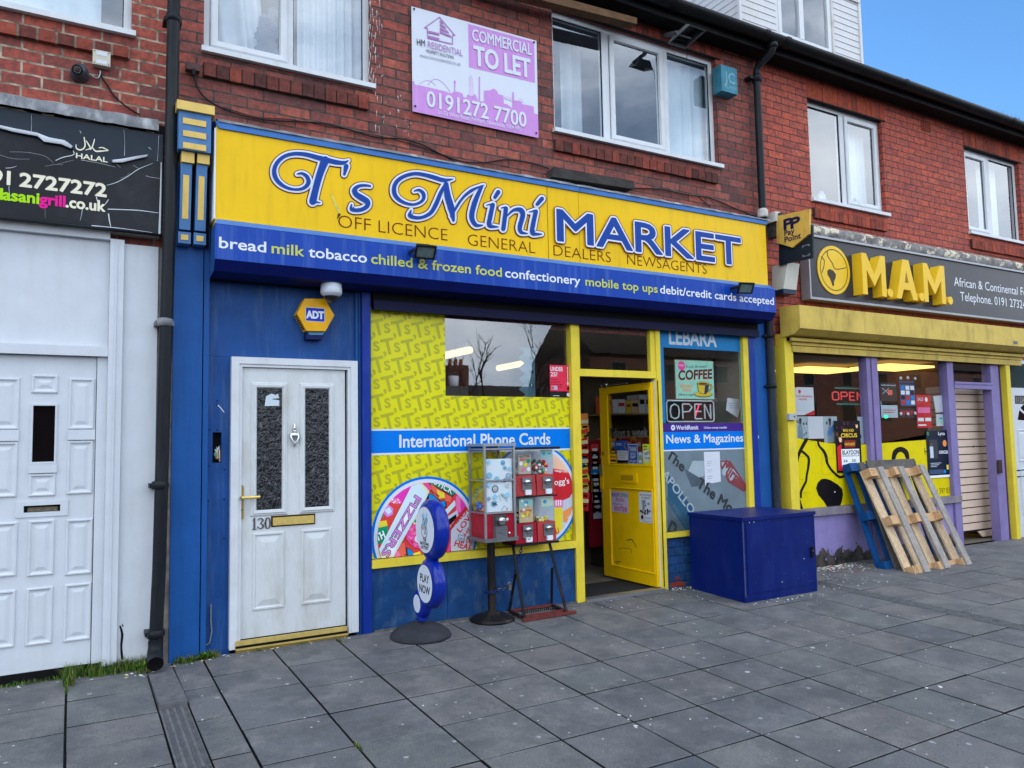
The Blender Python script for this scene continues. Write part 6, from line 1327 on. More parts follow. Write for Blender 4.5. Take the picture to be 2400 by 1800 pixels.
m.grid(rows_, lead); fl_ = m.build('lead_flashing'); tag(fl_, 'dented lead flashing capping the torn black sign', 'flashing')
m = MB(); m.box(LX0, xr_ + .02, -.07, .05, zt + .0005, zl0 + .06, timber_black); rnd = random.Random(1); spl = M('split_timber', (196, 186, 160), .8, var=.3)
for i in range(16): x = rnd.uniform(-3.2, xr_ - .1); m.beam((x, -.075, zt + .006 + rnd.uniform(0, .012)), (x + rnd.uniform(.04, .16), -.078, zt + .004 + rnd.uniform(0, .012)), .004, rnd.uniform(.003, .010), spl)
m.build('rotten_batten', bs)
# camera and junction box over the black sign
FW0 = W(WY)
cc = thing('security_camera', 'dark round eyeball camera on the plum brick wall', 'camera', (-1.9, .02, 3.9))
u, v = W(-.02).px(C3(940, 830)); m = MB(); cm = M('camera_grey', (72, 74, 80), .3, metal=.3, var=.1)
m.lathe((u, .059, v), [(.0, .0), (.055, 0), (.058, .03), (.045, .05)], cm, 28, (0, -1, 0)); m.build('mount', cc)
m = MB(); ax = Vector((-.35, -.9, -.25)).normalized(); m.lathe(Vector((u, -.01, v)), [(.052 * math.sin(t), .052 * -math.cos(t)) for t in [i * math.pi / 14 for i in range(0, 12)]], cm, 28, ax); m.build('ball', cc)
m = MB(); o_ = Vector((u, -.01, v)) + ax * .041; m.lathe(o_, [(.034, -.004), (.034, .004), (.026, .002), (.026, .001)], soot, 24, ax); m.lathe(o_ + ax * .002, [(.018, .0), (.015, .004), (.0, .001)], M('lens_brown', (60, 48, 40), .2), 20, ax)
for k in range(12): a = k * math.pi / 6; uu_ = ax.orthogonal().normalized(); vv_ = ax.cross(uu_); m.lathe(o_ + ax * .003 + (uu_ * math.cos(a) + vv_ * math.sin(a)) * .0215, [(.003, 0), (.0, .002)], steel, 8, ax)
m.build('lens_ring', cc)
q = (FW0.px(C3(1090, 700))[0], FW0.px(C3(1298, 700))[0], FW0.px(C3(1190, 810))[1], FW0.px(C3(1190, 640))[1])
jb = thing('junction_box', 'small cream plastic junction box beside the eyeball camera', 'junction box', (q[0], .02, q[2]))
cr_p = M('cream_plastic', (196, 190, 172), .5, var=.06); m = MB(); m.box(q[0], q[1], -.0, WY, q[2], q[3], cr_p); m.build('box', jb, bevel=.006)
m = MB(); Fj = W(-.0005); w_ = q[1] - q[0]; h_ = q[3] - q[2]; m.rect(Fj, q[0] + w_ * .2, q[0] + w_ * .8, q[3] - h_ * .36, q[3] - h_ * .08, paper); m.rect(Fj, q[0] + w_ * .2, q[0] + w_ * .8, q[2] + h_ * .08, q[2] + h_ * .34, paper)
for a, b in ((.1, .1), (.9, .1), (.1, .9), (.9, .9)): m.disc(Fj, q[0] + w_ * a, q[2] + h_ * b, .004, soot, 10)
m.build('labels', jb)
cab = M('cable_black', (26, 26, 28), .5, var=.1)
def cable(pts, lab, r_=.007, y=.045, mt=None):
    m = MB(); P, _w = smooth_line([W(y).px(p) for p in pts], 1.0); m.tube([(u, y, v) for u, v in P], r_, mt or cab, 8); tag(m.build('cable'), lab, 'cable')
cable([C3(1060, 875), C3(1110, 910), C3(1155, 918), C3(1180, 870), C3(1182, 835)], 'short cable looping from the eyeball camera to its junction box', .0045, .04, steel)
cable([C3(1185, 840), C3(1200, 910), C3(1270, 1010), C3(1330, 1110), C3(1430, 1210), C3(1540, 1290), C3(1650, 1355)], 'black cable running from the junction box down to the lead flashing', .006, .045)
cable([A2(128, 420), A2(145, 480), A2(185, 550), A2(270, 610), A2(400, 660), A2(560, 692), A2(740, 700), A2(880, 712), A2(1020, 745), A2(1180, 790), A2(1320, 800), A2(1440, 830), A2(1560, 890), A2(1680, 930), A2(1800, 938), A2(1930, 920), A2(2060, 938), A2(2180, 970)], 'long black cable drooping along the brick above the yellow sign', .0065, .04)
cable([A2(300, 618), A2(500, 675), A2(700, 690), A2(950, 735), A2(1150, 772), A2(1350, 820), A2(1500, 868), A2(1650, 935)], 'thinner black cable beside the drooping one above the yellow sign', .0032, .048)
cable([A3(690, 1085), A3(850, 1090), A3(1000, 1120), A3(1150, 1145), A3(1270, 1195), A3(1380, 1240), A3(1450, 1260), A3(1480, 1300)], 'black cable sagging across the brick toward the downpipe foot', .007, .04)
cable([A3(1070, 1130), A3(1110, 1165), A3(1145, 1192)], 'short loose cable tail above the word MARKET', .005, .042)
m = MB(); u, v = W(.04).px(A2(128, 405)); m.box(u - .05, u + .045, .0, WY, v - .015, v + .04, M('putty_grey', (96, 74, 74), .9, var=.3, vs=20)); m.tube([(u, .0, v - .01), (u, .005, v - .05)], .014, cab, 8); tag(m.build('cable_gland'), 'lump of dark sealant where the long cable leaves the brick', 'cable entry')
# planks
m = MB(); FPk = W(-.02); a = FPk.px(A3(216, 995)); b = FPk.px(A3(688, 1075)); m.hexa([(a[0], -.06, a[1] - .05), (b[0], -.06, b[1] - .035), (b[0], .05, b[1] - .035), (a[0], .05, a[1] - .05), (a[0] + .03, -.06, a[1] + .05), (b[0], -.06, b[1] + .045), (b[0], .05, b[1] + .045), (a[0] + .03, .05, a[1] + .05)], M('weathered_plank', (78, 74, 72), .85, var=.3, grain=(14, (.7, 4, 9), .6, (40, 36, 36)))); tag(m.build('plank', bevel=.004), 'weathered grey plank lying on the lead above the yellow sign', 'plank')
m = MB(); FPk = W(-.12); a = FPk.px(A3(230, 30)); b = FPk.px(A3(706, 130)); m.hexa([(a[0] - .8, -.16, a[1] - .05), (b[0], -.16, b[1] - .035), (b[0], -.05, b[1] - .035), (a[0] - .8, -.05, a[1] - .05), (a[0] - .8, -.16, a[1] + .04), (b[0], -.16, b[1] + .03), (b[0], -.05, b[1] + .03), (a[0] - .8, -.05, a[1] + .04)], M('brown_plank', (128, 96, 70), .8, var=.3, grain=(14, (.7, 4, 9), .5, (60, 44, 34)))); tag(m.build('plank', bevel=.004), 'brown timber plank fixed under the eaves over the wide window', 'plank')
# ================================================================ dark grey sign and lilac shop on the right
grey_s = M('sign_graphite', (58, 56, 60), .25, var=.1, vs=3, dirt=(.5, (46, 44, 48), 3.5, (2.5, 2.5, .35)))
mam_y = M('letter_yellow', (232, 188, 40), .35, var=.05); mam_box = M('shutter_yellow', (212, 182, 86), .5, var=.18, vs=4, dirt=(.7, (132, 116, 56), 5, (1.6, 1.6, .4)), wear=(.27, (150, 148, 140), 5))
lilac = M('lilac_paint', (132, 120, 168), .5, var=.14, vs=5, dirt=(.4, (104, 92, 140), 7, (2, 2, .3)), wear=(.30, (92, 88, 96), 9)); mauve = M('dark_mauve', (96, 66, 110), .5, var=.2, wear=(.28, (60, 50, 60), 12)); frame_m = M('frame_silver', (150, 152, 158), .35, metal=.3, var=.1)
ms = thing('shop_sign', 'dark grey sign with big yellow raised letters M.A.M. and a yellow globe', 'sign', (7.6, -.05, 3.4))
FM = W(-.06)
x0 = FM.px(B6(400, 600))[0]; zt = (FM.px(B6(440, 255))[1] + FM.px(B6(2188, 550))[1]) / 2; zb = (FM.px(B6(410, 785))[1] + FM.px(B6(2188, 975))[1]) / 2; x1 = 10.8
m = MB(); m.box(x0 + .02, x1, -.06, .05, zb + .025, zt - .025, grey_s); m.build('sign_panel', ms)
m = MB(); m.frame(W(-.06), x0, x1, zb, zt, .022, -.1, .025, frame_m, tb=.026, tt=.026); m.build('sign_frame', ms, bevel=.004)
m = MB(); c = (FM.px(B6(475, 540))[0], FM.px(B6(740, 540))[0]); gu = (c[0] + c[1]) / 2; gr = (c[1] - c[0]) / 2; gv = (FM.px(B6(600, 735))[1] + FM.px(B6(610, 348))[1]) / 2
FMd = W(-.0605); lineg = M('globe_line', (64, 58, 48), .5)
m.prism(arc(gu, gv, gr, 0, 354, 60), FM, 0, .012, mam_y); Fg = W(-.0725)
for k in range(60):
    a, b = k * 6, k * 6 + 6; r_ = gr * .86
    m.flat([(gu + r_ * math.cos(rad(a)), gv + r_ * math.sin(rad(a))), (gu + r_ * math.cos(rad(b)), gv + r_ * math.sin(rad(b))), (gu + (r_ - .010) * math.cos(rad(b)), gv + (r_ - .010) * math.sin(rad(b))), (gu + (r_ - .010) * math.cos(rad(a)), gv + (r_ - .010) * math.sin(rad(a)))], Fg, lineg, d=.001)
for pts in (((560, 380), (568, 430), (600, 480), (620, 525), (655, 532), (712, 520)), ((510, 430), (535, 460), (530, 520), (515, 560)),): m.strk([B6(*p) for p in pts], Fg, 1.7, lineg, px=True, d=.0016)
m.pp([B6(*p) for p in ((560, 545), (580, 530), (610, 545), (632, 575), (628, 610), (615, 635), (618, 665), (605, 675), (595, 640), (580, 605), (563, 580))], Fg, lineg, d=.0013); m.build('globe_emblem', ms)
dpt = .13; FML = W(-.0605); FMf = W(-.0605 - dpt)
base = FMf.px(B6(950, 748))[1]; top = FMf.px(B6(862, 398))[1]
for ch, xa, xb_, yb in (('M', 860, 1055, 740), ('A', 1137, 1312, 760), ('M', 1368, 1545, 790)):
    m = MB(); a = FMf.px(B6(xa, yb))[0]; b = FMf.px(B6(xb_, yb + 20))[0]; h = (top - base); t_ = .42 * .105 / .105
    w_ = b - a; s_ = .085
    if ch == 'M': pts = [(0, 0), (0, h), (s_ * 1.05, h), (w_ / 2, h * .50), (w_ - s_ * 1.05, h), (w_, h), (w_, 0), (w_ - s_, 0), (w_ - s_, h * .60), (w_ / 2, h * .22), (s_, h * .60), (s_, 0)]
    else: pts = [(0, 0), (w_ * .36, h), (w_ * .64, h), (w_, 0), (w_ - s_ * 1.1, 0), (w_ * .66, h * .24), (w_ * .34, h * .24), (s_ * 1.1, 0)]
    pts = [(a + u, base + v) for u, v in pts]
    m.prism(pts, FML, 0, dpt, mam_y)
    if ch == 'A': m.flat([(a + w_ * .41, base + h * .42), (a + w_ * .59, base + h * .42), (a + w_ * .5, base + h * .72)], FML, M('letter_shade', (150, 112, 20), .5), d=dpt + .001)
    m.build('raised_letter', ms)
for xa, ya_ in ((1085, 715), (1345, 750), (1580, 772)):
    u, v = FMf.px(B6(xa, ya_)); m = MB(); m.prism(arc(u, base + .055, .052, 0, 350, 28), FML, 0, dpt, mam_y); m.build('raised_dot', ms)
m = MB()
for full, part, pa, pb in (('African & Continental Foods', 'African & Continental F', B6(1610, 668), B6(2180, 745)), ('Telephone. 0191 2732400', 'Telephone. 0191 2732', B6(1662, 790), B6(2176, 855))):
    a = FM.px(pa); b = FM.px(pb); g1 = glyphs(full, 0.0, 0.0); g2 = glyphs(part, 0.0, 0.0); m.text(full, FM, a[0], a[1], .125, ink_white, u1=a[0] + (b[0] - a[0]) * (g1[3] - g1[2]) / (g2[3] - g2[2]))
m.build('small_lettering', ms)
m = MB(); rows_ = [[], [], [], []]; x = x0; rnd = random.Random(21); lead2 = M('peeling_coping', (150, 146, 142), .8, var=.4, vs=9, dirt=(.9, (30, 30, 32), 6, (1, 1, 1.4)), wear=(.44, (206, 196, 172), 7))
while x <= x1:
    rows_[0].append((x, WY - .001, zt + .17 + rnd.uniform(-.008, .008))); rows_[1].append((x, -.03 + rnd.uniform(-.01, .01), zt + .135 + rnd.uniform(-.01, .01))); rows_[2].append((x, -.085 + rnd.uniform(-.012, .012), zt + .09 + rnd.uniform(-.012, .012))); rows_[3].append((x, -.06, zt + .015 + rnd.uniform(-.008, .004))); x += .06
m.grid(rows_, lead2); tag(m.build('coping'), 'peeling black and cream coping along the top of the dark grey sign', 'coping')
mb_ = thing('shutter_box', 'stained yellow roller shutter box under the dark grey sign', 'shutter box', (7.6, -.15, 2.7))
FX = W(-.29); X0 = FX.px(B6(332, 900))[0]; X1 = 9.75; t_ = FX.px(B6(335, 828))[1]; b_ = FX.px(B6(335, 1018))[1]
m = MB(); xprism(m, [(-.29, t_), (-.29, b_), (-.20, b_ - .055), (-.02, b_ - .075), (-.02, t_ + .02)], X0, X1, mam_box); m.build('casing', mb_, bevel=.005)
m = MB(); zc_ = b_ - .08; m.box(X0 + .05, X1 - .1, -.13, -.1, zc_ - .035, zc_ + .0, mam_box); m.box(X0 + .1, X1 - .12, -.09, -.06, zc_ - .075, zc_ - .036, mam_box); m.box(X0 + .12, X1 - .12, -.075, -.045, zc_ - .15, zc_ - .08, mam_box); m.box(X0 + .05, X1 - .05, -.06, .0, zc_ - .03, zc_ + .02, soot); m.build('shutter_curtain', mb_, bevel=.004)
m = MB(); u, v = FX.px(B6(2120, 1140)); m.rect(FX, u - .06, u + .05, v - .022, v + .022, lead); m.build('patch', mb_)
mf = thing('shopfront', 'lilac and yellow African food shop front with painted glass and open doorway', 'shopfront', (7.5, 0, 0))
FZ = W(0)
ga = FZ.px(B7(130, 500))[0]; gb_ = FZ.px(C6(108, 700))[0]
MT = zc_ - .05
m = MB(); m.box(ga, gb_, -.06, .08, -.02, MT + .1, post_y); m.build('post', mf, bevel=.005, label='yellow post at the left end of the lilac front')
FP_ = W(-.02)
def mpost(p, q, y0, y1, mt, z1=MT, nm='post', z0=-.03):
    a = W(y0).px(p)[0]; b = W(y0).px(q)[0]; m = MB(); m.box(a, b, y0, y1, z0, z1, mt); return m.build(nm, mf, bevel=.004), a, b
_, q1a, q1b = mpost(C6(1100, 400), C6(1245, 400), -.03, .08, lilac, nm='mullion')
m = MB(); m.box(q1a + (q1b - q1a) * .35, q1a + (q1b - q1a) * .45, -.034, -.0305, .6, MT, mauve); m.build('groove', mf)
_, q2a, q2b = mpost(C7(345, 700), C7(385, 700), -.03, .08, lilac, nm='mullion')
_, q3a, q3b = mpost(C7(640, 900), C7(692, 900), -.02, .1, lilac, nm='door_post')
_, q4a, q4b = mpost(C7(696, 900), C7(738, 900), .02, .12, mauve, nm='door_post')
_, q5a, q5b = mpost(C7(742, 900), C7(768, 900), -.06, .08, post_y, nm='post', z1=MT + .1)
zw0 = (FZ.px(B7(230, 965))[1] + FZ.px(B7(1440, 880))[1]) / 2; 
zs0 = zw0 - .085
m = MB(); m.box(gb_ + .001, q2b, -.045, .06, zs0, zw0, M('grey_timber_sill', (140, 132, 140), .7, var=.3, vs=8, wear=(.32, (110, 90, 150), 7))); m.build('window_sill', mf, bevel=.004)
def riser_mat():
    t = NT('peeling_lilac_render'); b = t.b; g = t.n('ShaderNodeNewGeometry'); sp = t.n('ShaderNodeSeparateXYZ'); t.l(g.outputs['Position'], sp.inputs[0])
    n1 = t.noise(4.5, 8, .68); ma = t.n('ShaderNodeMath', operation='MULTIPLY_ADD'); ma.inputs[1].default_value = .75; ma.inputs[2].default_value = -.22; t.l(n1, ma.inputs[0])
    su = t.n('ShaderNodeMath', operation='SUBTRACT'); t.l(ma.outputs[0], su.inputs[0]); t.l(sp.outputs[2], su.inputs[1])
    e = t.ramp(su.outputs[0], [(.0, 0.0), (.012, 1.0)])
    pl_ = t.mix(t.ramp(t.noise(6, 5), [(.45, 0.0), (.8, .6)]), S(138, 126, 178), S(108, 98, 140)); pl_ = t.mix(t.ramp(t.noise(22, 5), [(.70, 0.0), (.72, .8)]), pl_, S(60, 54, 62))
    st = t.mix(t.ramp(t.noise(9, 5), [(.4, 0.0), (.6, 1.0)]), S(22, 20, 22), S(74, 66, 62))
    t.l(t.mix(e, pl_, st), b.inputs['Base Color']); b.inputs['Roughness'].default_value = .6
    iv = t.n('ShaderNodeMath', operation='SUBTRACT'); iv.inputs[0].default_value = 1; t.l(e, iv.inputs[1]); t.l(t.bump(iv.outputs[0], .6, .006), b.inputs['Normal']); return t.m
m = MB(); m.box(gb_ + .001, q2b - .01, .0, .06, -.04, zs0 - .001, riser_mat()); m.build('stall_riser', mf)
FGm = W(.03); m = MB(); m.rect(FGm, gb_, q1a, zw0, MT, shop_glass, 0); m.rect(FGm, q1b, q2a, zw0, MT, shop_glass, 0); m.build('window_pane', mf)
FA = W(.028); art_y = M('film_bright_yellow', (222, 202, 8), .3, var=.05, dirt=(.2, (150, 140, 30), 4, (1, 1, 1))); art_k = M('film_black', (22, 20, 24), .3)
m = MB(); m.pp([C6(*p) for p in ((112, 470), (300, 498), (520, 528), (800, 550), (1120, 562), (1128, 740), (1128, 1400), (160, 1400), (140, 900))], FA, art_y, d=.0006)
X0a, X1a = gb_, q1a; q = [FA.px(C6(*p)) for p in ((112, 470), (1120, 562))]
m = MB(); zl1 = q[0][1]; zl2 = q[1][1]
m.flat([(X0a, zw0 + .002), (X1a, zw0 + .002), (X1a, zl2), ((X0a + X1a) / 2, zl2 + (zl1 - zl2) * .25), (X0a, zl1)], FA, art_y, d=.0006)
m.cc = [(X0a, zw0 + .002), (X1a, zw0 + .002), (X1a, zl2 + .3), (X0a, zl2 + .3)]
for pts, w_ in ((((275, 500), (235, 570), (190, 660), (160, 760), (145, 880)), (40, 38, 34, 28, 16)), (((200, 640), (260, 685), (305, 745), (300, 850), (280, 960), (270, 1040), (235, 1110), (205, 1180), (205, 1250)), (26, 28, 28, 26, 22, 24, 26, 26, 20)), (((150, 1180), (180, 1290), (205, 1395)), (14, 34, 46)), (((425, 520), (440, 580), (500, 650), (530, 720), (545, 800), (590, 880), (650, 945), (710, 985), (780, 965), (820, 935)), (22, 24, 30, 34, 26, 26, 26, 30, 26, 10))): m.strk([C6(*p) for p in pts], FA, [x * .215 for x in w_], art_k, px=True)
m.pp([C6(*p) for p in ((400, 1130), (420, 1060), (465, 1012), (520, 1005), (580, 1020), (680, 1080), (740, 1140), (750, 1210), (735, 1300), (700, 1385), (550, 1385), (500, 1300), (430, 1220))], FA, art_k); m.disc(FA, *FA.px(C6(643, 1177)), .010, ink_white, 10)
m.cc = None; pl_k = M('film_line_dark', (150, 142, 20), .4)
for pts in (((300, 520), (380, 530), (405, 620)), ((480, 650), (485, 940), (610, 930)), ((640, 740), (480, 740)), ((620, 560), (625, 700)), ((160, 1010), (240, 1020)), ((170, 720), (260, 715)), ((640, 940), (640, 1040)), ((230, 1190), (330, 1185))): m.strk([C6(*p) for p in pts], FA, .5, pl_k, px=True)
m.build('window_art', mf, label='yellow window art with black brush strokes on the left pane')
m = MB(); zr1 = FA.px(B7(890, 462))[1]; zr2 = FA.px(B7(1235, 425))[1]; zr3 = FA.px(B7(1410, 365))[1]; xm = FA.px(B7(1235, 500))[0]; xn = FA.px(B7(1400, 500))[0]
m.flat([(q1b, zw0 + .002), (q2a, zw0 + .002), (q2a, zr3), (xn, zr3), (xn, zr2), (xm, zr2), (q1b, zr1)], FA, art_y)
m.strk([B7(975, 580), B7(990, 530), B7(1030, 508), B7(1070, 530), B7(1085, 575)], FA, [9, 12, 12, 12, 9], art_k, px=True); m.cc = [(q1b, zw0), (q2a, zw0), (q2a, zr3), (q1b, zr3)]
a = FA.px(B7(1440, 845)); m.text('0191 597 8363', FA, a[0], a[1] + .0, .075, art_k, align='r', off=-.005, wf=.8); a = FA.px(B7(1218, 552)); m.text('H', FA, a[0], a[1], .09, art_k)
for ch, y_ in (('e', 480), ('s', 550), ('s', 605), ('s', 660), ('l', 730)): a = FA.px(B7(1405, y_)); m.text(ch, FA, a[0], a[1], .09, art_k)
m.cc = None; m.build('window_art', mf, label='yellow window art with a phone number on the right pane')
# door way
zd = FZ.px(C7(400, 555))[1]; m = MB(); m.box(q2b + .001, q3a - .001, -.04, .06, zd - .06, zd, lilac); m.box(q2b + .001, q3a, -.05, .02, zd + .001, zd + .03, lilac); m.box(q2b + .001, q2b + .06, .0, .08, .0, zd - .061, lilac); m.build('door_head', mf, bevel=.004)
m = MB(); m.rect(W(.02), q2b, q3a, zd + .03, MT, shop_glass, 0); m.build('fanlight', mf)
FS_ = W(.22); sa = FS_.px(C7(400, 900))[0]; sb_ = q3a + .55; tan_b = M('slat_board_tan', (226, 200, 178), .5, var=.06)
sw = thing('slatted_board', 'tall tan slatted board blocking the lilac doorway, one broken corner', 'slatted board', (sa, .22, 0))
zz = .0; n = 20; hh = (zd - .03) / n; kk = M('slat_groove', (24, 24, 30), .6)
m = MB()
for i in range(n):
    z0_ = .03 + i * hh; 
    if i == 0: m.hexa([(sa + .45, .22, z0_), (sb_, .22, z0_), (sb_, .24, z0_), (sa + .45, .24, z0_), (sa + .35, .22, z0_ + hh * .75), (sb_, .22, z0_ + hh - .02), (sb_, .24, z0_ + hh - .02), (sa + .35, .24, z0_ + hh * .75)], tan_b)
    else: m.box(sa - .3, sb_, .45, .24, z0_, z0_ + hh - .014, tan_b)
m.box(sa - .3, sb_, .241, .25, .0 + hh * 1.05, zd + .25, kk); m.build('slats', sw, bevel=.002)
m = MB(); u, v = FS_.px(C7(535, 1210)); m.flat([(u - .03, v + .03), (u + .03, v - .03), (u + .06, v - .05), (u, v)], FS_, kk); m.flat([(u - .08, FS_.px(C7(510, 960))[1]), (u - .05, FS_.px(C7(510, 960))[1] + .03), (u - .06, FS_.px(C7(510, 960))[1] - .02)], FS_, kk); m.build('tear', sw)
m = MB(); q = (FZ.px(C7(640, 1090))[0] - .01, FZ.px(C7(662, 1090))[0], FZ.px(C7(650, 1132))[1], FZ.px(C7(650, 1045))[1]); m.fbox(W(-.03), *q, 0.011, .025, M('rusty_lock', (70, 48, 40), .6, metal=.4, var=.3)); m.build('lock_plate', mf)
# interior
m = MB(); din = M('interior_brown', (74, 58, 46), .8, var=.2); xa, xb_ = ga + .02, q5b
m.face([(xa, 5, 0), (xb_, 5, 0), (xb_, 5, 2.55), (xa, 5, 2.55)], din); m.face([(xa, .1, 0), (xa, 5, 0), (xa, 5, 2.55), (xa, .1, 2.55)], din); m.face([(xb_, .1, 0), (xb_, 5, 0), (xb_, 5, 2.55), (xb_, .1, 2.55)], din); m.face([(xa, .1, 2.55), (xb_, .1, 2.55), (xb_, 5, 2.55), (xa, 5, 2.55)], M('interior_brown_ceiling', (110, 96, 84), .8)); m.face([(xa, .06, .003), (xb_, .06, .003), (xb_, 5, .003), (xa, 5, .003)], mat_floor); m.box(xa, xb_, .08, .12, MT - .02, 3.0, soot); m.build('shop_interior', mf)
lamp_o = glow('ceiling_panel_glow', (255, 206, 110), 1.1)
for i, (pa, pb, lab) in enumerate((((280, 1350), (755, 1350), 'glowing amber ceiling panel seen through the left lilac pane'), ((975, 1330), (1330, 1330), 'glowing amber ceiling panel seen through the right lilac pane'))):
    FCe = Fr((0, 0, 2.5), (1, 0, 0), (0, 1, 0)); u0 = FCe.px(B6(*pa))[0]; y0 = FCe.px(B6(*pa))[1]; u1 = FCe.px(B6(*pb))[0]; m = MB(); cx_ = (FCe.px(B6((pa[0] + pb[0]) / 2, pa[1]))[0]); cy_ = y0
    m.box(cx_ - .5, cx_ + .75, max(.5, cy_ - .3), cy_ + .35, 2.47, 2.5, lamp_o); tag(m.build('ceiling_panel'), lab, 'ceiling light', 'amber ceiling panels in the lilac shop')
m = MB(); rnd = random.Random(31)
for k in range(4): m.box(ga + .4, q2b, 2.2, 2.5, .4 + k * .45, .43 + k * .45, M('shelf_brown', (90, 66, 46), .7, var=.2))
tag(m.build('shelf'), 'brown shelves of goods at the back of the lilac shop', 'shelf')
for k in range(4):
    x = ga + .5
    for j in range(14):
        w_ = rnd.uniform(.08, .2); m = MB(); m.box(x, x + w_ - .01, 2.2, 2.4, .431 + k * .45, .431 + k * .45 + rnd.uniform(.12, .3), pk[rnd.choice(['deepred', 'cream', 'orange', 'green', 'grey', 'yellow'])]); tag(m.build('goods_box'), 'packaged goods standing on the back shelves of the lilac shop', 'box', 'goods on the back shelves'); x += w_ + .02
# neon OPEN
FO_ = W(.12); q = (FO_.px(B6(590, 1600))[0], FO_.px(B6(880, 1600))[0], FO_.px(B6(740, 1650))[1], FO_.px(B6(740, 1518))[1]); no = thing('open_sign', 'red and green neon OPEN sign in the lilac shop window', 'sign', (q[0], .12, q[2]))
rd_t = M('neon_red', (190, 60, 66), .3, emit=.35); gr_t = M('neon_green', (44, 120, 110), .3, emit=.12)
m = MB(); m.tube([(u, .12, v) for u, v in ((q[0] + .1, q[2]), (q[1] - .03, q[2]), (q[1], q[2] + .03), (q[1], q[3] - .03), (q[1] - .03, q[3]), (q[0] + .08, q[3]))], .009, gr_t, 8); m.build('border_tube', no)
w_ = q[1] - q[0]; z0_ = q[2] + .05; h_ = q[3] - q[2] - .10
for pts in (((.04, .1), (.04, .9), (.08, 1), (.17, 1), (.21, .9), (.21, .1), (.17, 0), (.08, 0), (.04, .1)), ((.28, 0), (.28, 1), (.42, 1), (.45, .85), (.45, .6), (.42, .48), (.28, .48)), ((.66, 1), (.52, 1), (.52, 0), (.66, 0)), ((.52, .5), (.64, .5)), ((.74, 0), (.74, 1), (.90, 0), (.90, 1))):
    m = MB(); [m.tube([(q[0] + w_ * a[0], .115, z0_ + h_ * a[1]), (q[0] + w_ * b[0], .115, z0_ + h_ * b[1])], .008, rd_t, 8) for a, b in zip(pts, pts[1:])]; m.build('letter_tube', no)
# posters in and on the lilac windows
def poster(name, lab, F, pl_, pr_, pb, pt_, bg, cat='poster', draw=None):
    q = (F.px(pl_)[0], F.px(pr_)[0], F.px(pb)[1], F.px(pt_)[1]); m = MB(); m.box(q[0], q[1], F.O.y, F.O.y + .002, q[2], q[3], bg); w_ = q[1] - q[0]; h_ = q[3] - q[2]
    X = lambda a: q[0] + w_ * a
    Z = lambda b: q[2] + h_ * b
    if draw: draw(m, F, X, Z, w_, h_)
    return tag(m.build(name), lab, cat)
FIn = W(.06); FOut = W(.020)
def d_a(m, F, X, Z, w, h):
    m.flat([(X(0), Z(1)), (X(.25), Z(1)), (X(0), Z(.9))], F, pk['deepred']); m.flat([(X(.5), Z(0)), (X(1), Z(0)), (X(1), Z(.18))], F, pk['deepred']); m.disc(F, X(.35), Z(.84), .022, pk['deepred'])
    m.text('TOP STAPLE INTERNATIONAL', F, X(.06), Z(.64), h * .07, pk['deepred'], u1=X(.92)); m.text('MINISTRIES', F, X(.3), Z(.53), h * .07, pk['deepred'], u1=X(.68))
    for i in range(5): m.rect(F, X(.06), X(.5 + .08 * (i % 3)), Z(.44 - i * .07), Z(.455 - i * .07), pk['grey'])
poster('poster', 'white and red printed notice at the left edge of the lilac shop window', FIn, B7(188, 130), B7(357, 130), B7(270, 242), B7(270, 25), paper, draw=d_a)
def photo(seed, fig):
    def f(m, F, X, Z, w, h):
        r_ = random.Random(seed); cols = [M('photo_blue_grey', (120, 150, 166), .6, var=.2), M('photo_slate', (60, 78, 90), .6, var=.2), M('photo_pale', (176, 190, 196), .6, var=.1)]
        for i in range(14): m.disc(F, X(r_.uniform(.08, .92)), Z(r_.uniform(.1, .9)), w * r_.uniform(.03, .07), r_.choice(cols), 10, ry=h * r_.uniform(.04, .08))
        if fig: m.flat([(X(.25), Z(.05)), (X(.6), Z(.05)), (X(.55), Z(.6)), (X(.42), Z(.68)), (X(.3), Z(.58))], F, cols[0]); m.disc(F, X(.44), Z(.76), w * .09, cols[1], 14, ry=h * .12); m.disc(F, X(.44), Z(.85), w * .1, ink_black, 14, ry=h * .07)
    return f
ph_bg = M('photo_print', (168, 184, 192), .6, var=.12, vs=6)
poster('photo_print', 'bluish photo print of a person above the yellow art, leftmost', FIn, B7(205, 340), B7(310, 340), B7(250, 425), B7(250, 252), ph_bg, 'photo', photo(1, True)); poster('blank_sheet', 'blank pale sheet between two photo prints in the lilac shop window', W(.058), B7(312, 340), B7(432, 340), B7(370, 425), B7(370, 252), paper, 'paper'); poster('photo_print', 'bluish photo print half hidden by the circus poster', FIn, B7(434, 340), B7(540, 340), B7(490, 455), B7(490, 252), ph_bg, 'photo', photo(2, True)); poster('photo_print', 'pale photo print at the right of the circus poster', FIn, B7(700, 340), B7(784, 340), B7(740, 465), B7(740, 255), ph_bg, 'photo', photo(3, False))
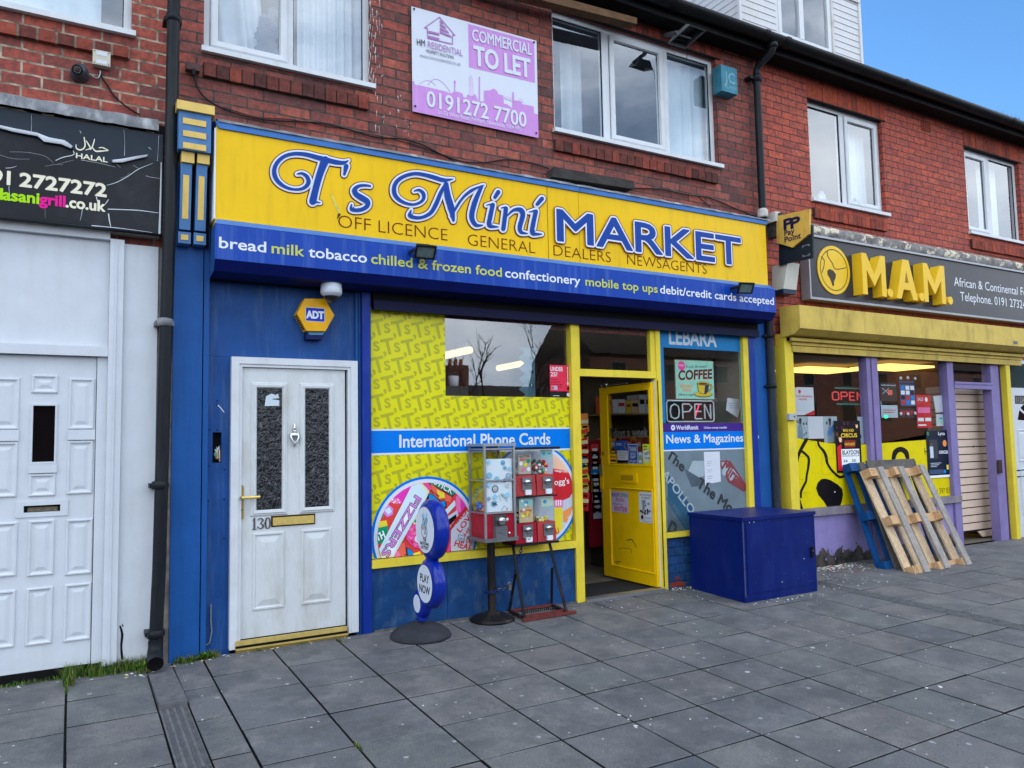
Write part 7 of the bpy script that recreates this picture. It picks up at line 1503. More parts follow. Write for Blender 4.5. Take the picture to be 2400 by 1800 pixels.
def d_c(m, F, X, Z, w, h):
    r_ = random.Random(9)
    for i in range(16): m.disc(F, X(r_.uniform(.05, .95)), Z(r_.uniform(.5, .98)), r_.uniform(.01, .03), r_.choice([M('circus_brown', (92, 56, 40), .4), M('circus_dark', (40, 28, 34), .4), M('circus_plum', (70, 34, 52), .4)]), 9)
    m.flat([(X(.03), Z(.04)), (X(.24), Z(.04)), (X(.2), Z(.55)), (X(.03), Z(.5))], F, pk['deepred']); m.disc(F, X(.17), Z(.64), .025, pk['peach'], ry=.035); m.disc(F, X(.17), Z(.70), .026, ink_black, ry=.015); m.disc(F, X(.85), Z(.9), .02, pk['peach'], ry=.03); m.disc(F, X(.85), Z(.94), .02, ink_black, ry=.012)
    cy = M('circus_yellow', (232, 196, 48), .4); m.text('BIG KID', F, X(.30), Z(.79), h * .05, cy, u1=X(.72), off=.04); m.text('CIRCUS', F, X(.2), Z(.68), h * .075, cy, u1=X(.84), off=.05)
    m.flat([(X(.32), Z(.48)), (X(.74), Z(.48)), (X(.76), Z(.62)), (X(.32), Z(.62))], F, M('circus_rust', (140, 40, 30), .4)); m.text('FANTASTIC', F, X(.33), Z(.52), h * .05, cy, u1=X(.74), off=.03)
    m.rect(F, X(.18), X(.9), Z(.11), Z(.45), pk['white']); m.text('BLAYDON', F, X(.22), Z(.345), h * .085, ink_black, u1=X(.88), off=.03); m.text('BLAYDON RUGBY CLUB', F, X(.22), Z(.305), h * .03, ink_black, u1=X(.88), off=.01); m.text('26   30', F, X(.24), Z(.20), h * .05, ink_black, u1=X(.74), off=.02); m.rect(F, X(.22), X(.86), Z(.15), Z(.155), ink_black); m.rect(F, X(.05), X(.95), Z(.07), Z(.085), pk['deepred']); m.text('0777 396 1775', F, X(.38), Z(.03), h * .022, pk['white'], u1=X(.8))
poster('poster', 'dark BLAYDON CIRCUS poster taped outside the lilac shop window', FOut, C6(660, 600), C6(985, 600), C6(800, 925), C6(800, 255), M('circus_black', (26, 20, 26), .3, var=.2), draw=d_c)
m = MB(); Fb = W(.055); m.prism([Fb.px(C6(*p)) for p in ((550, 400), (650, 270), (655, 340), (585, 470))], Fb, -.002, 0, M('flyer_blue', (50, 120, 180), .5)); tag(m.build('flyer'), 'tilted blue flyer beside the circus poster', 'flyer')
def d_z(m, F, X, Z, w, h):
    m.text('nobolicious!', F, X(.05), Z(.86), h * .07, pk['white'], u1=X(.95)); m.flat([(X(.45), Z(.45)), (X(.7), Z(.45)), (X(.75), Z(.68)), (X(.42), Z(.68))], F, pk['coral']); m.rect(F, X(.72), X(.88), Z(.40), Z(.78), M('bottle_green', (20, 50, 40), .3)); m.strk([(X(.1), Z(.5)), (X(.5), Z(.75))], F, .006, pk['grey']); m.strk([(X(.5), Z(.5)), (X(.1), Z(.75))], F, .006, pk['grey'])
poster('poster', 'dark drinks poster at the left of the second lilac pane', FIn, B7(877, 80), B7(1002, 80), B7(940, 165), B7(940, -10), M('poster_dark', (36, 38, 38), .4), draw=d_z)
def d_w(m, F, X, Z, w, h):
    for i in range(4): m.rect(F, X(.1), X(.9 - .1 * (i % 2)), Z(.7 - i * .13), Z(.74 - i * .13), pk['deepred' if i > 1 else 'grey'])
    m.disc(F, X(.25), Z(.06), .04, M('green_light', (40, 220, 150), .3, emit=.8), ry=.022)
poster('notice', 'pale notice with a green light spot under the drinks poster', FIn, B7(880, 200), B7(1008, 200), B7(940, 262), B7(940, 133), M('paper_blue', (180, 196, 204), .7), 'notice', d_w)
def d_v(m, F, X, Z, w, h):
    m.rect(F, X(.02), X(.98), Z(.86), Z(.96), navy_i); r_ = random.Random(4)
    for i in range(3):
        for j in range(4): m.rect(F, X(.05 + i * .32), X(.30 + i * .32), Z(.06 + j * .2), Z(.22 + j * .2), r_.choice([pk['white'], pk['deepred'], pk['black'], pk['blue']]))
poster('poster', 'blue poster of vape bottles in the second lilac pane', FIn, B7(1028, 80), B7(1143, 80), B7(1085, 170), B7(1085, -20), M('poster_vape_blue', (48, 90, 150), .4), draw=d_v)
for k, p in enumerate((B7(1030, -45), B7(1085, -48), B7(1142, -42), B7(1032, 232), B7(1086, 234), B7(1142, 228))):
    u, v = FIn.px(p); m = MB(); m.lathe((u, .062, v), [(.0, .0), (.022, .0), (.020, .012), (0, .018)], ink_white, 16, (0, -1, 0)); tag(m.build('suction_hook'), 'round white suction hook on the second lilac pane', 'hook', 'white suction hooks around the vape poster')
def d_l(m, F, X, Z, w, h):
    for i in range(6): m.rect(F, X(.04 + i * .16), X(.12 + i * .16), Z(.3), Z(.75), pk['deepred'])
poster('shelf_strip', 'dark strip with red markers under the vape poster', W(.07), B7(1028, 200), B7(1150, 200), B7(1085, 262), B7(1085, 190), M('strip_dark', (40, 40, 52), .5), 'strip', d_l)
def d_r(m, F, X, Z, w, h):
    m.disc(F, X(.7), Z(.86), .03, pk['white']); m.text('SALE', F, X(.1), Z(.82), h * .1, pk['grey'], off=.03); m.rect(F, X(.08), X(.92), Z(.45), Z(.62), pk['rose']); m.rect(F, X(.05), X(.45), Z(.2), Z(.3), pk['white']); m.rect(F, X(.55), X(.95), Z(.2), Z(.3), pk['white']); m.rect(F, X(.05), X(.6), Z(.06), Z(.1), pk['white'])
poster('poster', 'red offers poster beside the vape poster', FIn, B7(1155, 200), B7(1268, 200), B7(1210, 340), B7(1210, 85), pk['deepred'], draw=d_r)
m = MB(); m.prism([FIn.px(B7(*p)) for p in ((1285, 95), (1375, 85), (1392, 185), (1388, 215), (1305, 222))], FIn, -.002, 0, paper); tag(m.build('paper_sheet'), 'crumpled white paper sheet near the right edge of the lilac window', 'paper')
def d_s(m, F, X, Z, w, h): m.rect(F, X(.25), X(.75), Z(.2), Z(.8), pk['mint']); m.rect(F, X(.3), X(.6), Z(.6), Z(.7), pk['blue'])
poster('notice', 'small white certificate under the crumpled sheet', FIn, B7(1308, 280), B7(1385, 280), B7(1345, 327), B7(1345, 236), paper, 'notice', d_s)
def d_y(m, F, X, Z, w, h):
    gy = M('sim_green', (90, 200, 120), .4); m.text('Lyca', F, X(.55), Z(.90), h * .07, pk['white'], u1=X(.85), off=.02); m.text('D', F, X(.05), Z(.9), h * .07, gy, off=.01); m.rect(F, X(.1), X(.48), Z(.40), Z(.80), M('sim_photo', (60, 66, 74), .4, var=.3)); m.disc(F, X(.2), Z(.7), w * .06, M('sim_face', (110, 84, 66), .5), ry=h * .03); m.rect(F, X(.13), X(.28), Z(.42), Z(.66), pk['grey']); m.disc(F, X(.82), Z(.72), w * .09, pk['orange']); m.text('100GB', F, X(.54), Z(.50), h * .07, pk['white'], u1=X(.94), off=.02)
    for i in range(3): m.rect(F, X(.12), X(.6 - .1 * i), Z(.30 - i * .035), Z(.312 - i * .035), pk['grey'])
    m.rect(F, X(.05), X(.7), Z(.08), Z(.17), M('sim_slate', (60, 80, 110), .4)); m.rect(F, X(.02), X(.98), Z(.0), Z(.05), pk['white']); m.rect(F, X(.84), X(.94), Z(.16), Z(.26), pk['yellow']); m.disc(F, X(.75), Z(.12), w * .05, pk['blue'])
poster('poster', 'navy 100GB sim card poster at the right of the yellow window art', FOut, B7(1238, 550), B7(1408, 550), B7(1325, 728), B7(1325, 360), M('poster_navy', (22, 32, 52), .35), draw=d_y)
m = MB(); q = R(W(-.065), B7(82, 228), B7(152, 282)); q = (ga - .02, ga + .1, W(-.07).px(B7(115, 280))[1], W(-.07).px(B7(115, 230))[1]); m.box(q[0], q[1], -.10, -.0605, q[2], q[3], M('switch_grey', (170, 172, 176), .5)); m.disc(W(-.1005), (q[0] + q[1]) / 2 + .02, (q[2] + q[3]) / 2, .01, soot, 10); tag(m.build('key_switch', bevel=.004), 'small grey key switch box on the yellow post', 'switch')
# white door beyond
nd = thing('shopfront', 'white panelled door with a fan light at the right picture edge', 'shopfront', (10.2, 0, 0))
m = MB(); x_a = q5b + .01; m.box(x_a, 12.5, .03, .09, -.03, 2.5, white_paint); FN_ = W(.03); m.panel(FN_, x_a + .25, x_a + .65, .3, .95, RG, white_paint); m.panel(FN_, x_a + .25, x_a + .65, 1.05, 1.5, RG, white_paint); m.panel(FN_, x_a + .75, x_a + 1.15, .3, .95, RG, white_paint); m.build('door', nd)
m = MB(); u = x_a + .7; z_ = 1.62
for k in range(5): a0, a1 = 180 - k * 36 - 4, 180 - (k + 1) * 36 + 4; m.flat([(u + .42 * math.cos(rad(a0)), z_ + .30 * math.sin(rad(a0))), (u + .12 * math.cos(rad(a0)), z_ + .08 * math.sin(rad(a0))), (u + .12 * math.cos(rad(a1)), z_ + .08 * math.sin(rad(a1))), (u + .42 * math.cos(rad(a1)), z_ + .30 * math.sin(rad(a1)))], FN_, M('black_glass', (10, 11, 14), .06, var=0))
m.build('fan_light', nd)
m = MB(); u, v = FN_.px(C7(770, 655)); m.rect(FN_, u, u + .4, v - .06, v + .06, M('number_plate_grey', (60, 56, 54), .4)); m.text('112A', FN_, u + .04, v - .04, .08, steel); m.build('number_plate', nd); m = MB(); m.rect(FN_, x_a + .02, 12.5, 2.1, 2.45, M('dark_teal_glass', (40, 60, 62), .1)); m.build('fanlight', nd)
m = MB(); v = FN_.px(C7(815, 1132))[1]; m.frame(FN_, x_a + .12, x_a + .6, v - .05, v + .05, .012, 0, .008, soot); m.build('letter_plate', nd)
# ================================================================ fixtures on the walls
# to-let board
FT_ = W(.032); lil_i = M('board_lilac', (196, 138, 204), .4, var=.04, dirt=(.25, (214, 190, 220), 6, (4, 4, .3))); brd = M('board_white', (208, 212, 222), .4, var=.03); lil_t = M('board_lilac_text', (176, 124, 184), .5); lil_p = M('board_pale_lilac', (212, 196, 222), .5); gry_t = M('board_grey_text', (150, 150, 160), .5)
tb = thing('letting_board', 'white and lilac COMMERCIAL TO LET board screwed to the brick', 'sign board', (.8, .03, 3.6))
cor = [FT_.px(C2(*p)) for p in ((582, 1030), (1746, 1277), (1728, 378), (570, 57))]
m = MB(); m.prism(cor, FT_, -.006, 0, brd); m.build('board', tb)
m = MB(); m.cc = cor
def c2(pts, mt): m.pp([C2(*p) for p in pts], FT_, mt)
c2([(1095, 222), (1705, 388), (1714, 768), (1102, 622)], lil_i)
c2([(580, 750), (596, 752), (598, 782), (690, 800), (880, 845), (940, 870), (955, 850), (1010, 850), (1045, 870), (1050, 900), (1080, 905), (1085, 880), (1140, 865), (1170, 885), (1185, 935), (1240, 940), (1240, 840), (1300, 835), (1330, 820), (1365, 845), (1370, 870), (1420, 885), (1425, 960), (1455, 965), (1500, 1000), (1505, 925), (1560, 935), (1600, 965), (1702, 985), (1705, 1050), (1750, 1060), (1750, 1290), (575, 1040)], lil_i)
for pts, w_ in (([(720, 790), (760, 745), (810, 735), (870, 775), (920, 840), (940, 880)], 1.2), ([(640, 780), (690, 750), (740, 750), (790, 790)], .9), ([(970, 860), (970, 770)], 2.6), ([(970, 770), (970, 755)], 5), ([(1198, 940), (1198, 800), (1198, 715)], 3.0), ([(1510, 940), (1510, 860)], 4)): m.strk([C2(*p) for p in pts], FT_, [w_] * len(pts), lil_i, px=True)
c2([(1105, 890), (1104, 720), (1120, 690), (1138, 730), (1142, 890)], lil_p); c2([(1425, 910), (1430, 890), (1500, 900), (1500, 940)], lil_p); c2([(1560, 940), (1570, 910), (1600, 915), (1602, 950)], lil_p)
for pts in (([(690, 258), (828, 160), (972, 330), (950, 322), (948, 410), (720, 355), (716, 262), (690, 258)]),):
    for a, b in zip(pts, pts[1:]): m.strk([C2(*a), C2(*b)], FT_, 2.2, lil_t, px=True)
for k in range(4): c2([(832, 185 + k * 33), (832 + 18 + k * 24, 185 + k * 33 + 14 + k * 9), (832 + 36 + k * 26, 185 + k * 33 + 42 + k * 9), (832, 185 + k * 33 + 24)], lil_t)
for y_ in (285, 330): c2([(724, y_), (826, y_ + 25), (826, y_ + 45), (724, y_ + 20)], lil_t)
def bt2(s_, pa, pb, cap, mt, off=.0):
    a = FT_.px(C2(*pa)); b = FT_.px(C2(*pb)); r_ = math.atan2(b[1] - a[1], b[0] - a[0]); h = FT_.px(C2(*cap))[1] - FT_.px(C2(cap[0], cap[2]))[1] if len(cap) == 3 else cap[0]
    m.text(s_, FT_, a[0], a[1], h, mt, u1=a[0] + math.hypot(b[0] - a[0], b[1] - a[1]), off=off, rot=r_)
bt2('HM', (620, 420), (695, 435), (.062,), ink_black); bt2('RESIDENTIAL', (720, 442), (1042, 524), (.062,), lil_t); bt2('PROPERTY SOLUTIONS', (707, 487), (960, 548), (.030,), ink_black); bt2('www.hmresidential.co.uk', (645, 525), (1025, 612), (.032,), gry_t)
bt2('COMMERCIAL', (1132, 375), (1682, 515), (.112,), brd, .02); bt2('TO LET', (1150, 600), (1668, 722), (.185,), brd, .035)
bt2('0191272 7700', (712, 985), (1630, 1180), (.145,), brd, .02); bt2('31-33 West Road, Fenham, Newcastle, NE4 9PU', (812, 1058), (1585, 1215), (.040,), brd)
m.cc = None
for p in ((592, 86), (1702, 392), (602, 985), (1722, 1235)): u, v = FT_.px(C2(*p)); m.disc(FT_, u, v, .010, soot, 10)
m.build('printing', tb)
# bell boxes
ab = thing('alarm_box', 'yellow six sided ADT alarm box over the white front door', 'alarm box', (-.5, .05, 2.4))
FAf = W(-.05); hexf = [FAf.px(D6(*p)) for p in ((450, 580), (838, 580), (1025, 905), (852, 1212), (484, 1206), (300, 866))]; ay = M('alarm_yellow', (236, 172, 14), .35, var=.1, dirt=(.4, (150, 110, 30), 8, (1, 1, 1)))
hb = [(u + (.0), v) for u, v in hexf]; m = MB(); m.prism(hexf, W(.05), 0, .10, ay); m.build('cover', ab, bevel=.003)
m = MB()
e0, e1 = Vector(hexf[5]), Vector(hexf[4])
for k in range(7): p = e0.lerp(e1, .12 + k * .12); m.box(p.x - .006, p.x + .002, -.03, .03, p.y - .003, p.y + .002, soot)
m.build('vents', ab)
m = MB(); q = R(FAf, D6(472, 750), D6(832, 1030)); m.rect(FAf, q[0] - .003, q[1] + .003, q[2] - .003, q[3] + .003, ink_white); m.rect(FAf, *q, M('badge_blue', (24, 52, 170), .4)); w_ = q[1] - q[0]
m.text('ADT', FAf, q[0] + w_ * .04, q[2] + (q[3] - q[2]) * .22, (q[3] - q[2]) * .56, ink_white, u1=q[1] - w_ * .05, off=.06); m.build('badge', ab)
m = MB(); FAl = W(-.02); q = [FAl.px(D6(*p)) for p in ((484, 1208), (852, 1214), (790, 1375), (478, 1368))]; m.prism(q, W(.05), 0, .07, M('strobe_blue', (8, 26, 80), .4)); m.pp([D6(*p) for p in ((505, 1222), (838, 1224), (800, 1285), (540, 1283))], FAl, M('strobe_pale', (84, 150, 190), .2)); m.build('strobe', ab)
gb_box = thing('alarm_box', 'faded teal alarm box by the wide window near the downpipe', 'alarm box', (4.2, 0, 5.2))
FBx = W(-.07); x0 = FBx.px(C1(210, 200))[0]; x1 = FBx.px(C1(362, 200))[0]; z1 = (FBx.px(C1(210, 95))[1] + FBx.px(C1(362, 125))[1]) / 2; z0 = (FBx.px(C1(210, 340))[1] + FBx.px(C1(362, 378))[1]) / 2
m = MB(); m.box(x0, x1, -.07, WY, z0, z1, M('alarm_teal', (66, 132, 152), .5, var=.15, vs=10, dirt=(.6, (40, 86, 104), 12, (2, 2, .2)))); m.build('case', gb_box, bevel=.005)
m = MB(); fade = M('faded_print', (128, 178, 192), .6, var=.3, vs=40); w_ = x1 - x0; h_ = z1 - z0; m.text('JC', FBx, x0 + w_ * .2, z0 + h_ * .38, h_ * .42, fade, u1=x0 + w_ * .85, off=.02); m.text('ALARM', FBx, x0 + w_ * .14, z0 + h_ * .14, h_ * .14, fade, u1=x0 + w_ * .92, off=.01); m.build('faded_lettering', gb_box)
# cctv dome under the shutter box
dc = thing('security_camera', 'white dome camera hanging under the blue shutter box', 'camera', (-.35, -.13, 2.6))
u, v = W(-.14).px(D6(965, 262)); v2 = W(-.14).px(D6(965, 500))[1]; r_ = (W(-.14).px(D6(1165, 380))[0] - W(-.14).px(D6(768, 380))[0]) / 2
m = MB(); m.lathe((u, -.14, v2), [(r_ * .55, -.022), (r_ * .98, .0), (r_ * 1.02, .012), (r_ * 1.02, (v - v2) * .48), (r_, (v - v2) * .5), (r_, (v - v2) * .54), (r_ * 1.0, (v - v2) * .95), (0, (v - v2) * 1.0)], M('camera_white', (190, 196, 204), .3, var=.05), 36); m.tube([(u, -.14, v - .005), (u, -.14, v + .12)], .03, soot, 12); m.build('housing', dc)
m = MB(); m.lathe((u, -.14, v2 - .02), [(.0, -.045), (.03, -.038), (.05, -.018), (r_ * .70, .0), (r_ * .72, .004)], M('dome_glass', (8, 8, 12), .05, var=0, coat=1), 32); m.build('dome', dc)
# floodlights
fl_b = M('floodlight_black', (30, 32, 36), .4, var=.2); fl_g = M('floodlight_lens', (106, 124, 122), .15, var=.25, vs=30); fl_grey = M('floodlight_grey', (110, 114, 116), .5, var=.3)
def floodlight(lab, c, w_, h_, tilt, yaw=0.0, lens=fl_g, body=fl_b, dp=.07):
    f = thing('floodlight', lab, 'floodlight', c); c = Vector(c)
    N = Vector((math.sin(yaw) * math.cos(tilt), -math.cos(yaw) * math.cos(tilt), -math.sin(tilt))); U = Vector((math.cos(yaw), math.sin(yaw), 0)); V = N.cross(U); F = Fr(c, U, V)
    m = MB(); m.frame(F, -w_ / 2, w_ / 2, -h_ / 2, h_ / 2, .012, -.01, .012, body); P = [F(a * w_ / 2 * s_, b * h_ / 2 * s_, d) for d, s_ in ((-dp, .6), (-.01, 1.0)) for a, b in ((-1, -1), (1, -1), (1, 1), (-1, 1))]; m.hexa(P, body)
    for k in range(4): m.fbox(F, -w_ * .28, w_ * .28, -h_ * .25 + k * h_ * .16, -h_ * .25 + k * h_ * .16 + .006, -dp - .012, -dp, body)
    m.build('housing', f, bevel=.003); m = MB(); m.rect(F, -w_ / 2 + .012, w_ / 2 - .012, -h_ / 2 + .012, h_ / 2 - .012, lens, .004); m.build('lens', f)
    return f, F
a = W(-.40).px(A8(1728, 285)); f, F = floodlight('small black floodlight above the words chilled & frozen', (a[0], -.40, a[1]), .165, .115, rad(38), -.1)
m = MB(); m.box(a[0] - .095, a[0] - .088, -.40, -.26, a[1] - .01, a[1] + .02, fl_b); m.box(a[0] + .088, a[0] + .095, -.40, -.26, a[1] - .01, a[1] + .02, fl_b); m.box(a[0] - .095, a[0] + .095, -.272, -.26, a[1] - .01, a[1] + .03, fl_b); m.build('bracket', f)
a = W(-.40).px((1748, 675)); f, F = floodlight('small black floodlight over the word accepted at the sign end', (a[0], -.40, a[1]), .165, .115, rad(30), -.25)
m = MB(); m.box(a[0] - .095, a[0] - .088, -.40, -.26, a[1] - .01, a[1] + .02, fl_b); m.box(a[0] + .088, a[0] + .095, -.40, -.26, a[1] - .01, a[1] + .02, fl_b); m.box(a[0] - .095, a[0] + .095, -.272, -.26, a[1] - .01, a[1] + .03, fl_b); m.build('bracket', f)
f = thing('floodlight', 'large open grey floodlight under the eaves above the wide window', 'floodlight', (3.2, -.2, 5.6))
P = [Vector((*[W(-.42).px(D8(632, 205))[0]], -.42, W(-.42).px(D8(632, 205))[1])), None]
def at(p, y): u, v = W(y).px(p); return Vector((u, y, v))
A, B, C_, D_ = at(D8(632, 203), -.36), at(D8(772, 255), -.36), at(D8(592, 410), -.12), at(D8(445, 368), -.12)
n_ = (B - A).cross(D_ - A).normalized(); n_ = n_ if n_.z > 0 else -n_
m = MB(); ins = lambda t: [p.lerp((A + B + C_ + D_) / 4, t) for p in (A, B, C_, D_)]
o0, i0 = [A, B, C_, D_], ins(.10); up = [p + n_ * .09 for p in ins(.42)]
for k in range(4): m.face([o0[k], o0[(k + 1) % 4], i0[(k + 1) % 4], i0[k]], fl_grey); m.face([o0[k], up[k], up[(k + 1) % 4], o0[(k + 1) % 4]], fl_grey); m.face([i0[k], i0[(k + 1) % 4], (up[(k + 1) % 4] - n_ * .008), (up[k] - n_ * .008)], M('reflector_dull', (64, 68, 72), .3, metal=.5, var=.3))
m.face(up, fl_grey); m.face([p - n_ * .01 for p in up][::-1], M('reflector_dull', (64, 68, 72), .3, metal=.5, var=.3)); m.build('housing', f)
m = MB(); mid = ins(.3); m.tube([mid[0].lerp(mid[3], .6) + n_ * .03, mid[1].lerp(mid[2], .6) + n_ * .03], .010, fl_grey, 8); m.tube([mid[0].lerp(mid[3], .85) + n_ * .02, mid[1].lerp(mid[2], .85) + n_ * .02], .008, soot, 8); m.build('lamp_holder', f)
m = MB(); b0 = at(D8(425, 295), WY - .02); m.tube([b0, at(D8(510, 275), -.12), A.lerp(D_, .5) + n_ * .03], [.025, .022, .018], fl_grey, 10); m.build('bracket', f); m = MB(); m.tube([C_, C_ + Vector((.02, 0, -.05)), C_ + Vector((.018, 0, -.10))], .003, cab, 6); m.build('loose_wire', f)
# pay point sign projecting from the wall
pp = thing('projecting_sign', 'weathered yellow PayPoint sign on a dark board projecting over the alley pipe', 'sign', (4.7, -.2, 3.8))
xs_p = W(-.08).px(B6(157, 200))[0]; FPP = Fr((xs_p, 0, 0), (0, -1, 0), (0, 0, 1)); pent = [FPP.px(B6(*p)) for p in ((155, 97), (428, 38), (424, 243), (288, 356), (158, 318))]
ppy = M('sign_ochre', (222, 178, 82), .5, var=.1, vs=9, dirt=(.5, (130, 104, 60), 14, (1, 1, .6))); ppd = M('sign_slate', (34, 42, 52), .4, var=.15); ppb = M('print_dark_navy', (26, 28, 66), .5)
m = MB(); m.prism(pent, FPP, 0, .03, ppy); m.build('badge', pp, bevel=.003)
m = MB(); m.prism([FPP.px(B6(*p)) for p in ((158, 240), (436, 165), (440, 438), (160, 500))], FPP, -.025, -.002, ppd); m.build('board', pp, bevel=.003)
FPl = Fr((xs_p - .031, 0, 0), (0, -1, 0), (0, 0, 1)); m = MB()
def ptx(s_, pa, pb, h, off): a = FPl.px(B6(*pa)); b = FPl.px(B6(*pb)); m.text(s_, FPl, a[0], (a[1] + b[1]) / 2, h, ppb, u1=b[0], off=off)
hP = FPl.px(B6(205, 108))[1] - FPl.px(B6(205, 198))[1]
ptx('P', (205, 200), (275, 190), hP * .95, .06); ptx('P', (262, 192), (335, 178), hP * .95, .06); ptx('Pay', (208, 253), (290, 240), hP * .52, .03); ptx('Point', (210, 308), (343, 278), hP * .52, .03)
m.build('lettering', pp)
m = MB(); u, v = FPl.px(B6(388, 378)); Fd = Fr((xs_p - .0005, 0, 0), (0, -1, 0), (0, 0, 1)); q = (Fd.px(B6(355, 380))[0], Fd.px(B6(418, 380))[0], Fd.px(B6(388, 425))[1], Fd.px(B6(388, 330))[1]); m.rect(Fd, *q, M('sensor_plate', (120, 124, 126), .5)); m.disc(Fd, (q[0] + q[1]) / 2, (q[2] + q[3]) / 2, .06, ppd, ry=.055); m.build('sensor', pp)
m = MB(); m.box(xs_p - .02, xs_p + .06, -.14, .06, pent[0][1] - .22, pent[0][1] + .03, M('bracket_grime', (84, 80, 74), .8, var=.4, vs=20)); m.box(xs_p - .06, xs_p + .02, -.10, .04, pent[0][1] - .06, pent[0][1] + .05, old_white); m.build('bracket', pp)
wb = thing('alarm_box', 'white wedge shaped alarm box under the PayPoint sign', 'alarm box', (4.75, -.1, 3.3))
FWb = W(-.14); x0 = FWb.px(B6(218, 600))[0]; x1 = FWb.px(B6(325, 600))[0]; z1 = FWb.px(B6(270, 485))[1]; z0 = FWb.px(B6(250, 690))[1]
m = MB(); m.hexa([(x0, -.10, z0), (x1, -.10, z0), (x1, .06, z0), (x0, .06, z0), (x0 + .02, -.16, z1), (x1, -.16, z1), (x1, .06, z1), (x0 + .02, .06, z1)], M('alarm_cream', (200, 198, 186), .5, var=.05, dirt=(.2, (120, 115, 100), 8, (1, 1, .3)))); m.build('case', wb, bevel=.004); m = MB(); m.box(x0 + .005, x1 - .005, -.095, .05, z0 - .05, z0 - .001, M('strobe_dark_blue', (24, 44, 70), .3)); m.build('strobe', wb)
m = MB(); m.box(pDx1 + .03, ga + .005, .09, .16, -.02, 3.2, M('dark_blue_board', (24, 44, 84), .6, var=.3, vs=5)); m.box(4.45, 4.64, .02, .10, 2.6, zt1 + .05, soot); tag(m.build('gap_board'), 'dark blue boarding in the gap behind the lower downpipe', 'boarding')
lp2 = thing('drainpipe', 'thick dark drainpipe running down between the two shopfronts on the right', 'drainpipe', (4.75, -.03, 0))
FPd = W(-.03); u1 = FPd.px((1808, 800))[0]; u2 = FPd.px((1818, 1150))[0]; um = (u1 + u2) / 2 - .01
m = MB(); m.tube([(um, -.03, .02), (um, -.03, 2.9), (um - .08, -.02, 3.35), (px_, -.03, 3.8)], .045, M('drainpipe_slate', (46, 52, 62), .45, var=.25, dirt=(.4, (90, 90, 90), 7, (1, 1, .2))), 16); m.build('pipe', lp2)
for z in (FPd.px(B6(100, 1520))[1], FPd.px(B6(95, 1330))[1] + .3): m = MB(); m.lathe((um, -.03, z), [(.045, 0), (.055, .004), (.055, .05), (.045, .055)], pipe_mat); m.box(um - .09, um, -.04, .0, z + .015, z + .035, pipe_mat); m.build('pipe_clip', lp2)

# ================================================================ things on the pavement
cabm = M('cabinet_blue', (6, 28, 98), .42, var=.14, vs=4, dirt=(.3, (44, 60, 120), 4, (1.4, 1.4, .4)), wear=(.225, (66, 78, 132), 26)); cab_e = M('cabinet_worn_edge', (84, 92, 140), .5, var=.4, vs=40)
cb = thing('storage_cabinet', 'deep blue steel storage cabinet standing in front of the right window', 'cabinet', (3.7, -.45, 0))
cx0, cx1, cy0, cy1 = 3.235, 4.20, -.80, -.10; FCb = W(cy0); hz1 = FCb.px(B5(1510, 468))[1]; hz2 = FCb.px(B5(2095, 405))[1]; ch = (hz1 + hz2) / 2
m = MB(); m.box(cx0, cx1, cy0, cy1, .035 * cy0 + .03, ch - .02, cabm); m.build('body', cb, bevel=.006)
m = MB(); m.box(cx0 - .012, cx1 + .012, cy0 - .012, cy1 + .01, ch - .02, ch + .012, cabm); m.build('lid', cb, bevel=.006)
m = MB(); m.box(cx0 + .01, cx1 - .01, cy0 + .012, cy1, -.06, .035 * cy0 + .03, soot); m.box(cx0, cx1, cy0 + .002, cy1, .035 * cy0 + .002, .035 * cy0 + .0295, cabm); m.build('plinth', cb, bevel=.003)
Fd = W(cy0); da, dbb = FCb.px(B5(1535, 800))[0], FCb.px(B5(2082, 700))[0]; m = MB(); dz0 = .05; dz1_ = ch - .05
m.fbox(Fd, cx0 + .035, cx1 - .03, dz0, dz1_, .0005, .006, cabm); dd_ = m.build('door', cb, bevel=.003)
m = MB(); m.box(cx0 - .0015, cx0 + .0065, cy0 - .0015, cy0 + .0065, .02, ch - .021, cab_e); m.build('worn_corner', cb)
m = MB(); u, v = FCb.px(B5(2045, 725)); m.prism(arc(u, v + .035, .018, 0, 180) + arc(u, v - .035, .018, 180, 360), Fd, .006, .022, soot); m.disc(Fd, u + .004, v + .012, .007, steel, 12, d=.0235); m.build('lock', dd_, bevel=.003)
m = MB(); rnd = random.Random(17)
for i in range(16): p = (rnd.uniform(1560, 2060), rnd.uniform(470, 1000)); q = (p[0] + rnd.uniform(-30, 30), p[1] + rnd.uniform(-8, 22)); m.strk([B5(*p), B5(*q)], Fd, rnd.uniform(.3, .7), cab_e, px=True, d=.0066)
for p in ((1548, 492), (1585, 488), (1810, 965), (1985, 780)): m.disc(Fd, *FCb.px(B5(*p)), .005, ink_white, 8, d=.0068)
m.build('scratches', dd_)
